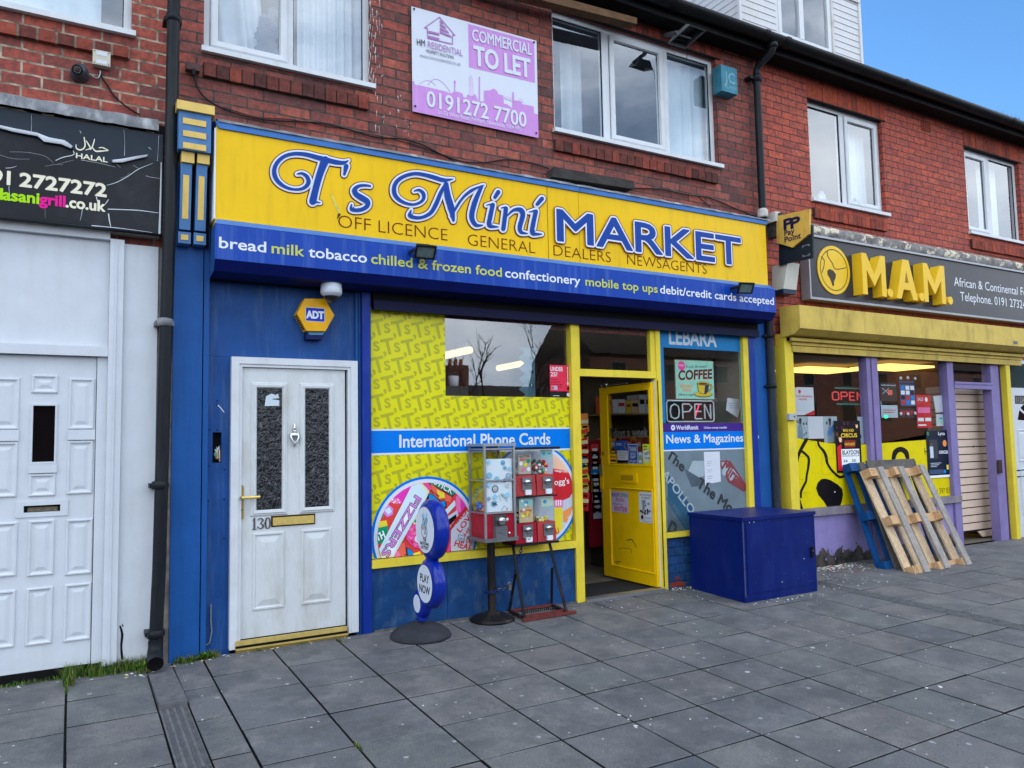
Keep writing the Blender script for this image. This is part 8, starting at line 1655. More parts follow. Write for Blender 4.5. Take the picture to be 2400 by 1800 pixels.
# pallets
wood_l = M('pallet_pale_wood', (228, 202, 168), .75, var=.18, vs=5, grain=(7, (9, 9, 1.0), .45, (140, 100, 60))); wood_o = M('pallet_warm_wood', (218, 180, 136), .75, var=.2, vs=8, grain=(16, (6, 6, 3), .5, (130, 84, 46))); wood_g = M('pallet_grey_wood', (172, 164, 156), .8, var=.22, vs=6, grain=(9, (9, 9, .9), .5, (92, 88, 86))); blue_w = M('pallet_blue_paint', (16, 74, 132), .6, var=.22, vs=6, wear=(.32, (96, 110, 124), 14)); wood_d = M('pallet_weathered_wood', (112, 108, 104), .85, var=.3, vs=6, grain=(9, (9, 9, .9), .6, (66, 62, 60)))
def pallet(lab, P0, P1, P3, mats, ndeck, skid_u, dbw=.095):
    p = thing('pallet', lab, 'pallet', P0); P0, P1, P3 = Vector(P0), Vector(P1), Vector(P3)
    F = Fr(P0, P1 - P0, (P3 - P0) - (P3 - P0).dot((P1 - P0).normalized()) * (P1 - P0).normalized()); WD = (P1 - P0).length; LN = (P3 - P0).length
    deck, strg, blk, skid = mats; rnd = random.Random(len(lab))
    n = ndeck; bw = dbw
    for i in range(n):
        u = (WD - bw) * i / (n - 1) + rnd.uniform(-.006, .006); m = MB(); m.fbox(F, max(u, 0), u + bw, rnd.uniform(0, .01), LN, -.144, -.122, deck); m.build('deck_board', p, bevel=.002)
    for v in (.0, LN / 2 - .05, LN - .10):
        m = MB(); m.fbox(F, 0, WD, v, v + .1, -.1215, -.10, strg); m.build('cross_board', p, bevel=.002)
        for j, u in enumerate((0.0, WD / 2 - .07, WD - .145)):
            m = MB(); m.fbox(F, u + rnd.uniform(0, .008), u + .14, v + rnd.uniform(-.004, .004), v + .098, -.0995, -.022, blk); m.build('block', p, bevel=.006)
    for u in skid_u:
        m = MB(); m.fbox(F, u, u + .10, rnd.uniform(0, .012), LN - rnd.uniform(0, .01), -.0215, .0, skid); m.build('skid_board', p, bevel=.002)
    return p, F, WD, LN
bp, Fb_, bW, bL = pallet('weathered blue painted pallet leaning on the lilac wall, mostly hidden', (5.74, -.50, -.017), (6.93, -.50, -.017), (5.79, -.10, 1.155), (blue_w, blue_w, blue_w, wood_d), 6, (.14, .55, 1.05))
m = MB(); m.fbox(Fb_, .26, bW, bL - .12, bL + .005, .0005, .018, wood_d); m.fbox(Fb_, .26, bW, .0, .09, .0005, .018, wood_d); m.build('end_board', bp, bevel=.002)
fp, Ff, fW, fL = pallet('pale new wood pallet with grey skids leaning in front of the blue one', (5.80, -.80, -.028), (6.88, -.785, -.027), (5.83, -.30, 1.10), (wood_l, wood_o, wood_o, wood_g), 5, (.15, .54, .96), .135)
m = MB(); F_e = Ff; st = M('burnt_stamp', (60, 36, 22), .8); 
m.strk([(.045 + .03 * math.cos(t * .6), .05 + .04 * math.sin(t * .6)) for t in range(12)], F_e, .006, st, d=-.0212); m.strk([(.04, .03), (.05, .05), (.04, .07)], F_e, .005, st, d=-.0210); m.strk([(.055, .035), (.055, .065)], F_e, .005, st, d=-.0208)
m.strk([(.03, fL - .03), (.06, fL - .025), (.075, fL - .05), (.05, fL - .08)], F_e, .005, st, d=-.0212); m.build('burnt_stamp', fp)
# vending machines
vred = M('vendor_red', (160, 24, 44), .35, var=.12, vs=8, dirt=(.2, (190, 90, 96), 9, (1, 1, 1))); vred2 = M('vendor_faded_red', (178, 62, 62), .45, var=.15, vs=9, dirt=(.25, (120, 40, 44), 9, (1, 1, .5))); perspex = glass('perspex', (.93, .95, .94), 1.5); iron = M('black_iron', (28, 27, 29), .45, var=.2, dirt=(.4, (96, 80, 70), 9, (1, 1, .4)))
vm = thing('vending_machine', 'tall glass sided toy capsule machine on a round black base', 'vending machine', (.98, -.13, 0))
vx0, vx1, vy0, vy1 = .872, 1.150, -.27, .0; FV = W(vy0)
vz0 = FV.px(C5(400, 1470))[1]; vz1 = FV.px(C5(410, 1088))[1]; vz2 = FV.px(C5(420, 150))[1]; vzm = FV.px(C5(420, 637))[1]
vcx = (vx0 + vx1) / 2; vcy = (vy0 + vy1) / 2
m = MB(); m.lathe((vcx - .02, vcy, gz(vcy) - .004), [(.0, 0), (.188, 0), (.19, .012), (.165, .028), (.15, .03), (.13, .045), (.07, .055), (.06, .07), (0, .072)], iron, 40); m.build('base', vm)
m = MB(); m.tube([(vcx - .02, vcy, .04), (vcx - .02, vcy, vz0)], .034, iron, 20); m.build('post', vm)
m = MB(); m.box(vx0 - .02, vx1 + .02, vy0 - .02, vy1 + .02, vz0 - .005, vz0 + .025, steel); m.box(vx0 + .004, vx1 - .004, vy0 + .004, vy1 - .004, vz0 + .026, vz1, vred); m.build('coin_box', vm, bevel=.003)
m = MB()
for x in (vx0, vx1):
    for y in (vy0, vy1): m.box(x - .009, x + .009, y - .009, y + .009, vz0 + .0255, vz2 - .001, alu)
for z in (vz1, vzm, vz2 - .03):
    m.box(vx0 + .0095, vx1 - .0095, vy0 - .007, vy0 + .007, z, z + .012, alu); m.box(vx0 + .0095, vx1 - .0095, vy1 - .007, vy1 + .007, z, z + .012, alu); m.box(vx0 - .007, vx0 + .007, vy0 + .0095, vy1 - .0095, z, z + .012, alu); m.box(vx1 - .007, vx1 + .007, vy0 + .0095, vy1 - .0095, z, z + .012, alu)
m.box(vx0 - .015, vx1 + .015, vy0 - .015, vy1 + .015, vz2, vz2 + .022, alu); m.build('frame', vm, bevel=.002)
m = MB(); m.rect(W(vy0 + .003), vx0 + .003, vx1 - .003, vz1 + .013, vz2 - .031, perspex, 0); m.face([(vx0 + .002, vy0 + .01, vz1 + .013), (vx0 + .002, vy1 - .01, vz1 + .013), (vx0 + .002, vy1 - .01, vz2 - .03), (vx0 + .002, vy0 + .01, vz2 - .03)], perspex); m.build('glazing', vm)
FVc = W(vy0 + .012); m = MB(); q = (FVc.px(C5(225, 600))[0], FVc.px(C5(590, 600))[0], vz1 + .014, FVc.px(C5(410, 328))[1]); m.box(q[0], q[1], vy0 + .0122, vy0 + .016, q[2], q[3], M('card_pale_blue', (226, 236, 244), .5, var=.05)); rnd = random.Random(3)
cb1, cb2, cb3 = M('card_blue', (70, 150, 200), .5), M('card_dark', (40, 56, 66), .5), M('card_sky', (140, 196, 224), .5)
def c5(x, y): return FVc.px(C5(x, y))
for (x, y, r_, c_) in ((465, 385, .022, cb1), (490, 455, .022, paper), (540, 570, .026, cb1), (355, 745, .030, cb2), (275, 560, .026, cb3), (375, 610, .024, cb3), (485, 625, .016, cb2), (340, 950, .022, cb1), (265, 880, .016, cb1), (350, 855, .020, cb3), (520, 830, .022, cb3), (530, 690, .020, paper), (550, 460, .016, cb3), (265, 690, .018, cb3), (260, 370, .016, cb3)):
    u, v = c5(x, y); m.disc(FVc, u, v, r_, c_, 20)
    if c_ is not cb3: m.disc(FVc, u, v, r_ * .75, rnd.choice([cb3, paper]), 16); m.strk([(u - r_ * .45, v - r_ * .1), (u, v - r_ * .4), (u + r_ * .45, v - r_ * .1)], FVc, .004, cb2); m.disc(FVc, u - r_ * .25, v + r_ * .25, .003, cb2, 8); m.disc(FVc, u + r_ * .25, v + r_ * .25, .003, cb2, 8)
for a, b, w_ in (((440, 830), (520, 915), .004), ((430, 815), (455, 850), .006), ((455, 805), (465, 835), .004), ((400, 830), (430, 920), .002), ((440, 1040), (470, 980), .003), ((470, 980), (530, 1020), .003), ((300, 930), (380, 970), .006), ((310, 970), (370, 930), .005)): m.strk([c5(*a), c5(*b)], FVc, w_, cb2)
m.build('display_card', vm)
m = MB(); rnd = random.Random(5)
for i in range(60):
    x = rnd.uniform(vx0 + .03, vx1 - .03); y = rnd.uniform(vy0 + .045, vy1 - .03); z = vz1 + .035 + rnd.uniform(0, .09) * (1 if rnd.random() < .6 else .3); m.lathe((x, y, z - .022), [(.001, 0), (.016, .006), (.022, .022), (.016, .038), (.001, .044)], pk[rnd.choice(['blue', 'coral', 'yellow', 'blue', 'grey', 'orange'])], 10, (rnd.uniform(-1, 1), rnd.uniform(-1, 1), rnd.uniform(-1, 1)))
o = m.build('capsules', vm); o['kind'] = 'stuff'
FVf = W(vy0 + .002); q = (FV.px(C5(345, 1280))[0], FV.px(C5(500, 1280))[0], FV.px(C5(420, 1440))[1], FV.px(C5(420, 1105))[1]); zmid = FV.px(C5(420, 1265))[1]
m = MB(); m.fbox(W(vy0), q[0] - .008, q[1] + .006, q[2], q[3], -.003, .004, steel); m.fbox(W(vy0), q[0], q[1], zmid, q[3], .0045, .016, M('mech_dark', (90, 92, 92), .35, metal=.7)); u, v = FV.px(C5(425, 1190)); m.lathe((u, vy0 - .016, v), [(.0, .03), (.03, .028), (.034, .01), (.036, 0)], chrome, 24, (0, -1, 0)); m.box(u - .034, u + .034, vy0 - .062, vy0 - .044, v - .008, v + .008, chrome); m.fbox(W(vy0), q[0] + .004, q[1] + .008, q[2] - .004, zmid - .004, .0045, .022, chrome); m.build('coin_mechanism', vm, bevel=.002)
m = MB(); Ft = W(vy0 - .0225); m.strk([FV.px(C5(385, 1355)), FV.px(C5(420, 1345)), FV.px(C5(440, 1370)), FV.px(C5(475, 1385))], Ft, .003, ink_black); u, v = FV.px(C5(553, 1358)); m.lathe((u, vy0 + .004, v), [(.0, .018), (.010, .016), (.012, 0)], chrome, 16, (0, -1, 0)); u, v = FV.px(C5(530, 1165)); m.disc(W(vy0 + .004), u, v, .012, ink_white, 14); m.build('lock', vm)
# four headed machine on a stand
vr = thing('vending_machine', 'four headed red gumball machine on a black iron stand', 'vending machine', (1.45, -.15, 0))
ry0, ry1 = -.24, -.04; FRk = W(ry0); cols_x = ((FRk.px(C5(632, 700))[0], FRk.px(C5(928, 700))[0]), (FRk.px(C5(940, 700))[0], FRk.px(C5(1192, 700))[0]))
zz_ = [FRk.px(C5(900, y))[1] for y in (1490, 1215, 860, 838, 552, 200)]
tops = M('rack_black_top', (34, 32, 36), .4, var=.2, wear=(.25, (110, 60, 60), 20))
m = MB(); m.box(cols_x[0][0] - .015, cols_x[1][1] + .02, ry0 - .015, ry1 + .01, zz_[0] - .018, zz_[0] - .001, tops); m.box(cols_x[0][0] - .01, cols_x[1][1] + .015, ry0 - .008, ry1, zz_[2] + .001, zz_[3] - .001, tops); m.box(cols_x[0][0] - .02, cols_x[1][1] + .05, ry0 - .015, ry1 + .01, zz_[5] + .001, zz_[5] + .022, tops); m.build('shelf_frame', vr, bevel=.003)
fill = [('grey', 'white', 'cream'), ('green', 'deepred', 'coral', 'white', 'orange'), ('black', 'grey', 'cream'), ('yellow', 'cream')]; fi = 0
for (z0, z1, z2) in ((zz_[3], zz_[4], zz_[5]), (zz_[0], zz_[1], zz_[2])):
    for ci, (x0, x1) in enumerate(cols_x):
        m = MB(); m.hexa([(x0, ry0 + .0, z0 + .001), (x1, ry0, z0 + .001), (x1, ry1, z0 + .001), (x0, ry1, z0 + .001), (x0 + .004, ry0 + .01, z1), (x1 - .004, ry0 + .01, z1), (x1 - .004, ry1, z1), (x0 + .004, ry1, z1)], vred2 if ci or z0 > .9 else vred); hd = m.build('vendor_head', vr, bevel=.006)
        m = MB(); g0 = .008
        for a, b in (((x0 + g0, ry0 + .012), (x1 - g0, ry0 + .012)), ((x0 + g0, ry1 - .01), (x0 + g0, ry0 + .012)), ((x1 - g0, ry0 + .012), (x1 - g0, ry1 - .01))): m.face([(*a, z1 + .001), (*b, z1 + .001), (*b, z2 - .001), (*a, z2 - .001)], perspex)
        m.build('globe', hd)
        m = MB(); u = (x0 + x1) / 2 + .012; zm = z0 + (z1 - z0) * .58; m.box(u - .048, u + .048, ry0 - .008, ry0 + .003, zm - .052, zm + .055, steel); m.lathe((u, ry0 - .008, zm + .012), [(.0, .016), (.024, .014), (.026, 0)], chrome, 20, (0, -1, 0)); m.box(u - .036, u + .036, ry0 - .034, ry0 - .020, zm + .004, zm + .018, M('mech_dark', (90, 92, 92), .35, metal=.7)); m.build('coin_mechanism', hd, bevel=.002)
        m = MB(); m.prism([(u - .022, z0 + .01), (u + .030, z0 + .01), (u + .034, z0 + .022), (u + .034, z0 + (z1 - z0) * .30), (u - .024, z0 + (z1 - z0) * .30)], W(ry0), .002, .022, ink_white)
        if fi == 2: m.strk([(u - .012, z0 + .045), (u, z0 + .03), (u + .012, z0 + .05), (u + .004, z0 + .06)], W(ry0 - .0225), .004, ink_black)
        m.build('chute_flap', hd)
        m = MB(); rnd = random.Random(40 + fi); hf = (z2 - z1) * (.62, .55, .4, .16)[fi]
        for i in range(46 if fi != 3 else 16): m.lathe((rnd.uniform(x0 + .03, x1 - .03), rnd.uniform(ry0 + .045, ry1 - .03), z1 + rnd.uniform(.004, hf)), [(.001, -.014), (.011, -.010), (.015, 0), (.011, .010), (.001, .014)], pk[rnd.choice(fill[fi])], 8)
        o = m.build('sweets', hd); o['kind'] = 'stuff'
        if fi != 1 and fi != 3 or True:
            m = MB(); Fc_ = W(ry0 + .016); hh = z2 - z1
            if fi == 0: m.box(u - .07, u + .055, ry0 + .0162, ry0 + .019, z1 + .01, z1 + hh * .80, M('card_beige', (190, 176, 160), .6, var=.1)); m.text('GLITTER', Fc_, u - .06, z1 + hh * .70, .018, ink_black, u1=u + .045, off=.02); m.text('RINGS', Fc_, u - .05, z1 + hh * .58, .018, pk['deepred'], u1=u + .035, off=.02); [m.disc(Fc_, u + dx_, z1 + dz_, .018, pk[c_], 16) for dx_, dz_, c_ in ((-.045, .10, 'white'), (.03, .12, 'green'), (-.02, .05, 'rose'), (.03, .05, 'white'), (.0, .09, 'yellow'))]
            elif fi == 1: m.box(x0 + .05, x1 - .012, ry0 + .0162, ry0 + .019, z2 - .075, z2 - .004, M('card_mint', (150, 196, 190), .6)); m.disc(Fc_, u - .02, z2 - .035, .016, cb1, 16); m.rect(Fc_, u + .02, u + .05, z2 - .045, z2 - .03, cb1)
            elif fi == 2: m.box(u - .07, u + .065, ry0 + .0162, ry0 + .019, z1 + .006, z2 - .01, M('card_cream', (214, 190, 150), .6, var=.15, vs=40)); m.rect(Fc_, u - .07, u + .065, z2 - .085, z2 - .01, M('card_mint', (150, 196, 190), .6)); m.disc(Fc_, u, z2 - .045, .018, cb1, 16); m.text('MYSTERY', Fc_, u - .06, z1 + hh * .42, .024, pk['deepred'], u1=u + .055, off=.03); m.text('MIX', Fc_, u - .02, z1 + hh * .32, .022, navy_i, off=.03); [m.disc(Fc_, u + rnd.uniform(-.055, .05), z1 + rnd.uniform(.03, .20), .012, pk[rnd.choice(['orange', 'yellow', 'white'])], 10) for _ in range(10)]
            else: m.box(x0 + .05, x1 - .012, ry0 + .0162, ry0 + .019, z2 - .10, z2 - .006, M('card_pale_green', (196, 210, 190), .6)); m.disc(Fc_, u - .02, z2 - .045, .018, cb1, 16); m.rect(Fc_, x0 + .05, x1 - .012, z2 - .10, z2 - .085, M('card_mint', (150, 196, 190), .6))
            m.build('display_card', hd)
        fi += 1
m = MB(); zt_ = zz_[0] - .018; xl, xr2 = cols_x[0][0] + .01, cols_x[1][1] - .03
for x, xf, xbk in ((xl, 1.205, 1.23), (xr2, 1.62, 1.66)):
    m.beam((x, -.17, zt_), (xf, -.30, .02), .024, .010, iron, (0, 1, 0)); m.beam((x + .005, -.20, zt_ - .22), (xbk, -.01, .02), .022, .010, iron, (0, 1, 0)); m.beam((xf, -.31, .012), (xbk, .0, .016), .026, .014, iron)
m.beam((xl, -.17, zt_ - .006), (xr2, -.17, zt_ - .006), .03, .012, iron); m.build('stand', vr, bevel=.002)
rust = M('rust_red_iron', (120, 58, 54), .7, var=.35, vs=20); m = MB(); m.beam((1.17, -.335, .004), (1.70, -.325, .004), .03, .022, rust); m.beam((1.205, -.28, .016), (1.65, -.27, .016), .022, .02, rust); m.beam((1.23, -.02, .016), (1.66, -.02, .016), .03, .02, rust); m.beam((1.205, -.33, .006), (1.235, -.01, .012), .03, .02, rust); m.beam((1.63, -.33, .006), (1.66, -.01, .012), .03, .02, rust)
m.tube([(1.24 + i * .003, -.20 + .012 * math.cos(i * .9), .034 + .012 * math.sin(i * .9)) for i in range(120)], .004, iron, 6); m.build('foot_frame', vr)
# chain
chn = M('chain_blue_grey', (44, 70, 130), .4, metal=.5, var=.4, vs=30); cs_ = M('chain_steel', (150, 150, 150), .3, metal=.9)
ct = thing('chain', 'blue chain padlocking the tall capsule machine to the gumball stand', 'chain', (1.1, -.15, .4))
path, _ = smooth_line([(1.285, -.16, .62), (1.25, -.17, .50), (1.20, -.19, .40), (1.13, -.20, .31), (1.06, -.20, .25), (1.02, -.185, .235), (.985, -.185, .23), (.945, -.17, .225), (.94, -.11, .225), (.985, -.085, .228), (1.03, -.12, .235), (1.08, -.17, .24), (1.13, -.20, .28)], 1.0, 10)
m = MB(); acc = 0; last = Vector(path[0]); k = 0
for p in path[1:]:
    p = Vector(p); acc += (p - last).length
    if acc >= .024:
        t_ = (p - last).normalized(); s1 = t_.orthogonal().normalized(); s2 = t_.cross(s1); s = s1 if k % 2 else s2
        lp_ = [p + t_ * (.017 * math.cos(a)) + s * (.011 * math.sin(a)) for a in [i * math.pi / 5 for i in range(11)]]; m.tube(lp_, .0042, cs_ if 22 < k < 30 else chn, 6, False); acc = 0; k += 1
    last = p
m.build('links', ct); m = MB(); m.box(1.105, 1.13, -.225, -.195, .235, .275, cs_); m.tube([(1.108, -.21, .274), (1.108, -.21, .292), (1.118, -.21, .30), (1.128, -.21, .292), (1.128, -.21, .274)], .004, cs_, 6); m.build('padlock', ct)
# lottery pavement sign
lb_ = M('lottery_blue', (10, 38, 140), .28, var=.08, coat=.3, dirt=(.15, (60, 80, 170), 8, (1, 1, 1))); lw = M('lottery_white', (206, 212, 224), .3, var=.03); rub = M('rubber_base', (56, 58, 64), .75, var=.25, vs=8, bump=.2, bs=90)
ls2 = thing('pavement_sign', 'blue bubble shaped lottery PLAY NOW pavement sign on a domed rubber base', 'sign', (.285, -.28, 0))
bx_, by_ = .285, -.285
m = MB(); m.lathe((bx_, by_, gz(by_) - .006), [(.0, 0), (.232, 0), (.236, .014), (.225, .035), (.18, .072), (.12, .098), (.06, .112), (.045, .118), (.04, .135), (0, .14)], rub, 48); m.build('base', ls2)
FLo = Fr((bx_, 0, 0), (0, -1, 0), (0, 0, 1))
def cen(p, ptop, pbot): a = FLo.px(p); t_ = FLo.px(ptop)[1]; b_ = FLo.px(pbot)[1]; return a[0], (t_ + b_) / 2, (t_ - b_) / 2 * 1.07
bigc = cen(D7(850, 890), D7(880, 518), D7(850, 1262)); midc = cen(B3(468, 1125), B3(475, 958), B3(468, 1296)); smc = cen(B3(400, 1270), B3(400, 1165), B3(400, 1372))
def bubble(mb, c, th):
    u, v, r_ = c; prof = [(.001, -th), (r_ * .55, -th), (r_ * .80, -th * .92), (r_ * .95, -th * .55), (r_, 0), (r_ * .95, th * .55), (r_ * .80, th * .92), (r_ * .55, th), (.001, th)]
    mb.lathe(FLo(u, v), prof, lb_, 48, (1, 0, 0))
m = MB(); bubble(m, bigc, .062); bubble(m, midc, .058); bubble(m, smc, .045); m.tube([FLo(bigc[0], bigc[1] - bigc[2] * .8), FLo(midc[0], midc[1] + midc[2] * .8)], .05, lb_, 16); m.tube([FLo(smc[0], .12), FLo(smc[0], smc[1] - smc[2] * .5)], .045, lb_, 16); m.build('sign_body', ls2)
def face(c, th, k, nm):
    F = Fr((bx_ - th - .0005, 0, 0), (0, -1, 0), (0, 0, 1)); m = MB(); m.disc(F, c[0], c[1], c[2] * k, lw, 48); return m, F
m, F = face(bigc, .062, .74, 'f'); u, v, r_ = bigc; r2 = r_ * .74
skyb = M('lottery_pale_blue', (150, 200, 226), .4)
for dx_, dz_, s_ in ((-.02, .10, .03), (.03, .075, .035), (.0, .05, .03), (.04, .115, .018)): m.flat([(u + dx_ - s_, v + dz_), (u + dx_, v + dz_ - s_), (u + dx_ + s_, v + dz_), (u + dx_, v + dz_ + s_)], F, skyb)
for pts in (((-.055, .015), (-.05, -.03), (-.02, -.055), (.02, -.05), (.045, -.02), (.035, .02)), ((.0, -.01), (.01, .05), (.035, .085), (.045, .07), (.02, .01)), ((.025, -.005), (.0, .045), (-.012, .078), (-.028, .068), (-.02, .0)), ((-.02, .0), (-.05, .018), (-.04, .035), (-.018, .02)), ((-.005, -.03), (.015, -.015), (.03, -.03)), ((-.03, .088), (-.035, .1))): m.strk([(u + a * 1.05, v + b * 1.05) for a, b in pts], F, .006, ink_black)
m.text('THE', F, u, v - r2 * .50, .024, ink_black, align='c', off=.02); m.text('NATIONAL', F, u, v - r2 * .66, .024, ink_black, align='c', off=.02); m.text('LOTTERY', F, u, v - r2 * .83, .024, ink_black, align='c', off=.02); m.build('logo_face', ls2)
m, F = face(midc, .058, .74, 'f'); u, v, r_ = midc; m.text('PLAY', F, u, v + .012, .060, ink_black, align='c', off=.03, wf=.9); m.text('NOW', F, u, v - .070, .060, ink_black, align='c', off=.03, wf=.9); m.build('play_now_face', ls2)
m, F = face(smc, .045, .58, 'f'); m.build('blank_face', ls2)

# ---- grass, weeds, litter
gr_a, gr_b, gr_c = M('grass_green', (68, 108, 32), .7, var=.2), M('grass_light', (104, 136, 46), .7, var=.2), M('grass_dark', (44, 74, 28), .7, var=.2)
gr_d = M('grass_straw', (150, 134, 88), .8, var=.2)
def grass(lab, areas, seed):
    m = MB(); rnd = random.Random(seed)
    for x0, x1, y0, y1, n, h in areas:
        for i in range(n):
            x = rnd.uniform(x0, x1); y = rnd.uniform(y0, y1); hh = h * rnd.uniform(.3, 1.0); z = gz(y) - .004; a = rnd.uniform(0, 6.28); l = rnd.uniform(.1, .8) * hh; w_ = rnd.uniform(.0015, .003); dx_, dy_ = math.cos(a), math.sin(a); mt = rnd.choice([gr_a, gr_a, gr_b, gr_c, gr_c, gr_d])
            p0 = Vector((x, y, z)); p1 = p0 + Vector((dx_ * l * .3, dy_ * l * .3, hh * .6)); p2 = p0 + Vector((dx_ * l, dy_ * l, hh)); s = Vector((-dy_, dx_, 0)) * w_
            m.face([p0 - s, p0 + s, p1 + s * .7, p1 - s * .7], mt); m.face([p1 - s * .7, p1 + s * .7, p2], mt)
    return struct(tag(m.build('grass'), lab, 'grass'), 'stuff')
grass('long grass tufts along the foot of the white shopfront', [(-2.10, -1.56, -.05, .0, 900, .105), (-2.09, -2.03, -.22, -.02, 260, .11), (-1.95, -1.6, -.10, -.03, 500, .07), (-1.68, -1.58, -.20, -.06, 160, .06), (-2.5, -2.1, -.05, .0, 300, .035), (-2.08, -2.06, -.35, -.2, 40, .03)], 1)
grass('short grass growing at the foot of the blue pilaster', [(-1.44, -1.14, -.06, .0, 520, .065), (-1.40, -1.3, -.09, -.03, 140, .05), (-.9, -.8, -.05, -.02, 60, .02), (-.62, -.52, -.06, -.02, 60, .02), (-.30, -.28, -.14, -.06, 40, .02), (-.785, -.77, -2.02, -1.92, 60, .03)], 2)
def weed(lab, c, n, s, seed):
    m = MB(); rnd = random.Random(seed); c = Vector(c)
    for i in range(n):
        a = rnd.uniform(0, 6.28); e = rnd.uniform(.3, 1.1); d_ = Vector((math.cos(a) * math.cos(e), math.sin(a) * math.cos(e) - .2, math.sin(e))).normalized(); L_ = s * rnd.uniform(.5, 1); sd_ = d_.cross(Vector((0, 0, 1))).normalized() * L_ * .28; p0 = c + Vector((rnd.uniform(-.02, .02), rnd.uniform(-.01, .01), 0)); b = p0 + d_ * L_ * .55; t_ = p0 + d_ * L_ - Vector((0, 0, L_ * .15))
        m.face([p0, b + sd_, t_], gr_b); m.face([p0, t_, b - sd_], gr_a)
    tag(m.build('weed'), lab, 'weed')
g_ = G(A7(1490, 745)); weed('broad leafed weed in the grass at the foot of the pilaster', (g_.x, -.05, 0), 26, .075, 4)
g_ = G(A7(1040, 830)); weed('leafy weed tangled in the grass beside the drainpipe shoe', (g_.x, -.07, 0), 40, .07, 9)
lit = [M('litter_white', (214, 214, 212), .7), M('litter_cream', (206, 190, 150), .7), M('litter_red', (190, 40, 44), .6), M('litter_green', (70, 150, 90), .6), M('litter_dark', (60, 50, 46), .8)]
def litter(lab, areas, seed, wts=(5, 3, 1, 1, 3)):
    m = MB(); rnd = random.Random(seed)
    for x0, x1, y0, y1, n, s in areas:
        for i in range(n):
            x = rnd.uniform(x0, x1); y = rnd.uniform(y0, y1); a = rnd.uniform(0, 3.14); l = s * rnd.uniform(.4, 1.2); w_ = l * rnd.uniform(.25, .7); z = gz(y) + .001; c, s_ = math.cos(a), math.sin(a)
            P = [(x + c * u - s_ * v, y + s_ * u + c * v) for u, v in ((-l, -w_), (l, -w_ * .7), (l * .8, w_), (-l * .9, w_ * .8))]; h = rnd.uniform(.001, .006)
            m.hexa([(p[0], p[1], z) for p in P] + [(p[0], p[1], z + h * rnd.uniform(.5, 1.5)) for p in P], rnd.choices(lit, wts)[0])
    return struct(tag(m.build('litter'), lab, 'litter'), 'stuff')
litter('scraps of litter strewn under the peeling lilac wall', [(4.75, 5.7, -.20, -.02, 150, .014), (4.7, 5.9, -.45, -.05, 110, .010), (4.3, 5.2, -.9, -.3, 60, .009), (5.2, 5.5, -.15, -.03, 40, .022)], 5)
litter('bits of litter around the foot of the blue cabinet and the step', [(3.0, 3.3, -.12, -.01, 40, .009), (3.15, 4.2, -.95, -.82, 26, .008), (2.0, 3.2, -.5, -.05, 22, .007)], 6, (6, 1, 0, 0, 1))
litter('cigarette ends and scraps by the left drainpipe', [(-1.75, -1.55, -.22, -.08, 9, .014), (-1.48, -1.2, -.14, -.06, 8, .012), (-2.4, -1.9, -.2, -.05, 8, .010), (-1.2, -.15, -.08, -.02, 14, .012)], 7, (5, 4, 0, 0, 0))
litter('tiny white scraps caught in the paving joints', [(-.3, 4.2, -3.4, -.5, 34, .006), (.6, .7, -2.5, -2.3, 6, .010), (2.5, 2.7, -2.95, -2.9, 2, .016)], 8, (6, 1, 0, 0, 0))

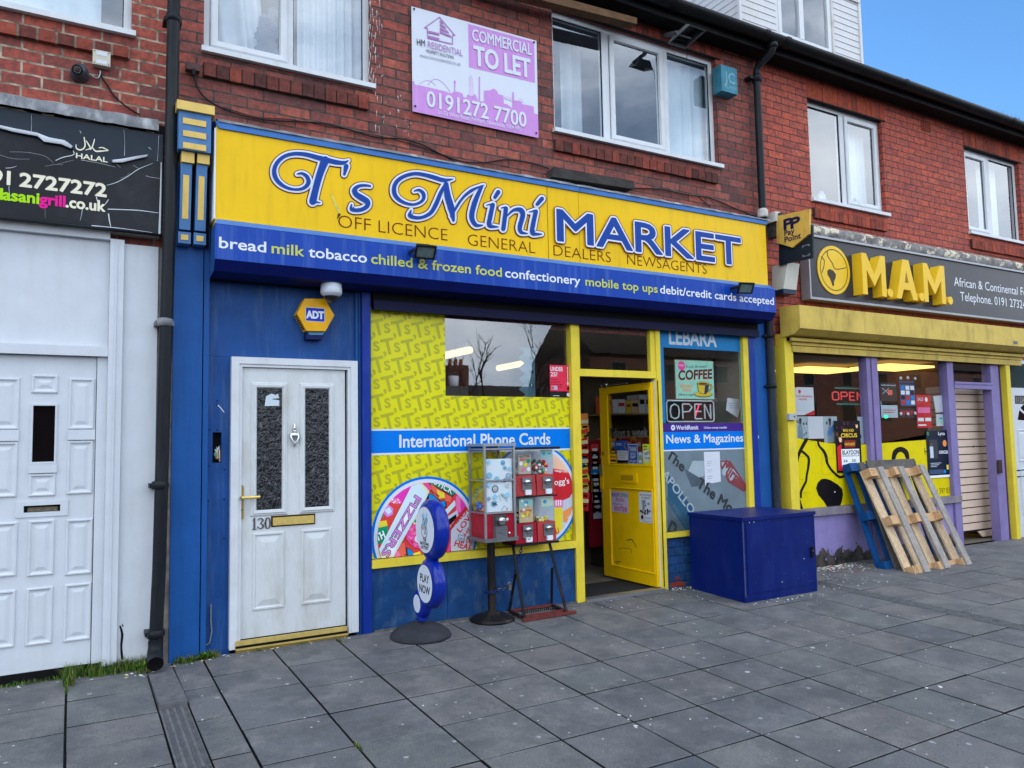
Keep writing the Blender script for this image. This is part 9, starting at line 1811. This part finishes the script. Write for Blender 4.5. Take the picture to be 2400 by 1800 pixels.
# ================================================================ the far side of the street (seen in the windows)
opp = thing('brick_terrace', 'terrace of brick houses across the road, mirrored in the shop windows', 'building', (8, -34, 0))
ob = brickmat('far_brick', [(118, 70, 60), (132, 80, 66), (108, 66, 58)], (110, 96, 88), bw=.24, bh=.08, soot=.3)
dk = M('far_window_dark', (30, 34, 38), .1)
def terrace(opp, X0, X1, OY, ez, rz):
    m = MB(); m.box(X0, X1, OY - 7, OY, -1, ez, ob); m.build('wall', opp); z_ = ez
    m = MB(); m.hexa([(X0, OY - 7, ez), (X1, OY - 7, ez), (X1, OY + .4, ez), (X0, OY + .4, ez), (X0, OY - 4, rz), (X1, OY - 4, rz), (X1, OY - 3.4, rz), (X0, OY - 3.4, rz)], tile); m.build('roof', opp)
    x = X0 + 2.2; i = 0
    while x < X1 - 1:
        m = MB()
        for z0, z1, w_ in ((ez - 1.6, ez - .5, .55), (ez - 4.4, ez - 2.9, .8)): m.box(x - w_ - .06, x + w_ + .06, OY + .01, OY + .05, z0 - .06, z1 + .06, lead); m.box(x - w_, x + w_, OY + .0505, OY + .06, z0, z1, dk)
        m.build('window', opp)
        if i % 2 == 0: m = MB(); m.box(x + 1.6, x + 2.9, OY - 4.2, OY - 3.2, rz - .5, rz + 1.2, ob); [m.lathe((x + 1.9 + k * .35, OY - 3.7, rz + 1.2), [(.12, 0), (.10, .4), (.09, .4)], M('chimney_pot', (150, 90, 60), .8), 10) for k in range(3)]; m.build('chimney', opp)
        x += 4.5; i += 1
terrace(opp, -40, 25, -33.0, 3.6, 5.0)
opp2 = thing('brick_terrace', 'taller terrace of brick houses farther along the road, mirrored in the right hand windows', 'building', (60, -34, 0))
terrace(opp2, 26, 98, -33.0, 6.9, 9.6)
tr = thing('street_tree', 'bare street tree across the pavement, mirrored in the shop window', 'tree', (9.2, -13.5, -.4))
bark = M('bark', (58, 50, 46), .9, var=.3); m = MB(); rnd = random.Random(22)
def branch(p, d, l, r, k):
    q = p + d * l; mid_ = p.lerp(q, .5) + Vector((rnd.uniform(-.1, .1), rnd.uniform(-.1, .1), 0)) * l; m.tube([p, mid_, q], [r, r * .85, r * .65], bark, 6, False)
    if k:
        for _ in range(3): branch(p.lerp(q, rnd.uniform(.55, 1)), (d + Vector((rnd.uniform(-.8, .8), rnd.uniform(-.8, .8), rnd.uniform(-.2, .6)))).normalized(), l * rnd.uniform(.55, .8), r * .55, k - 1)
branch(Vector((9.2, -13.5, -.45)), Vector((0, 0, 1)), 2.2, .11, 5); m.build('trunk', tr)
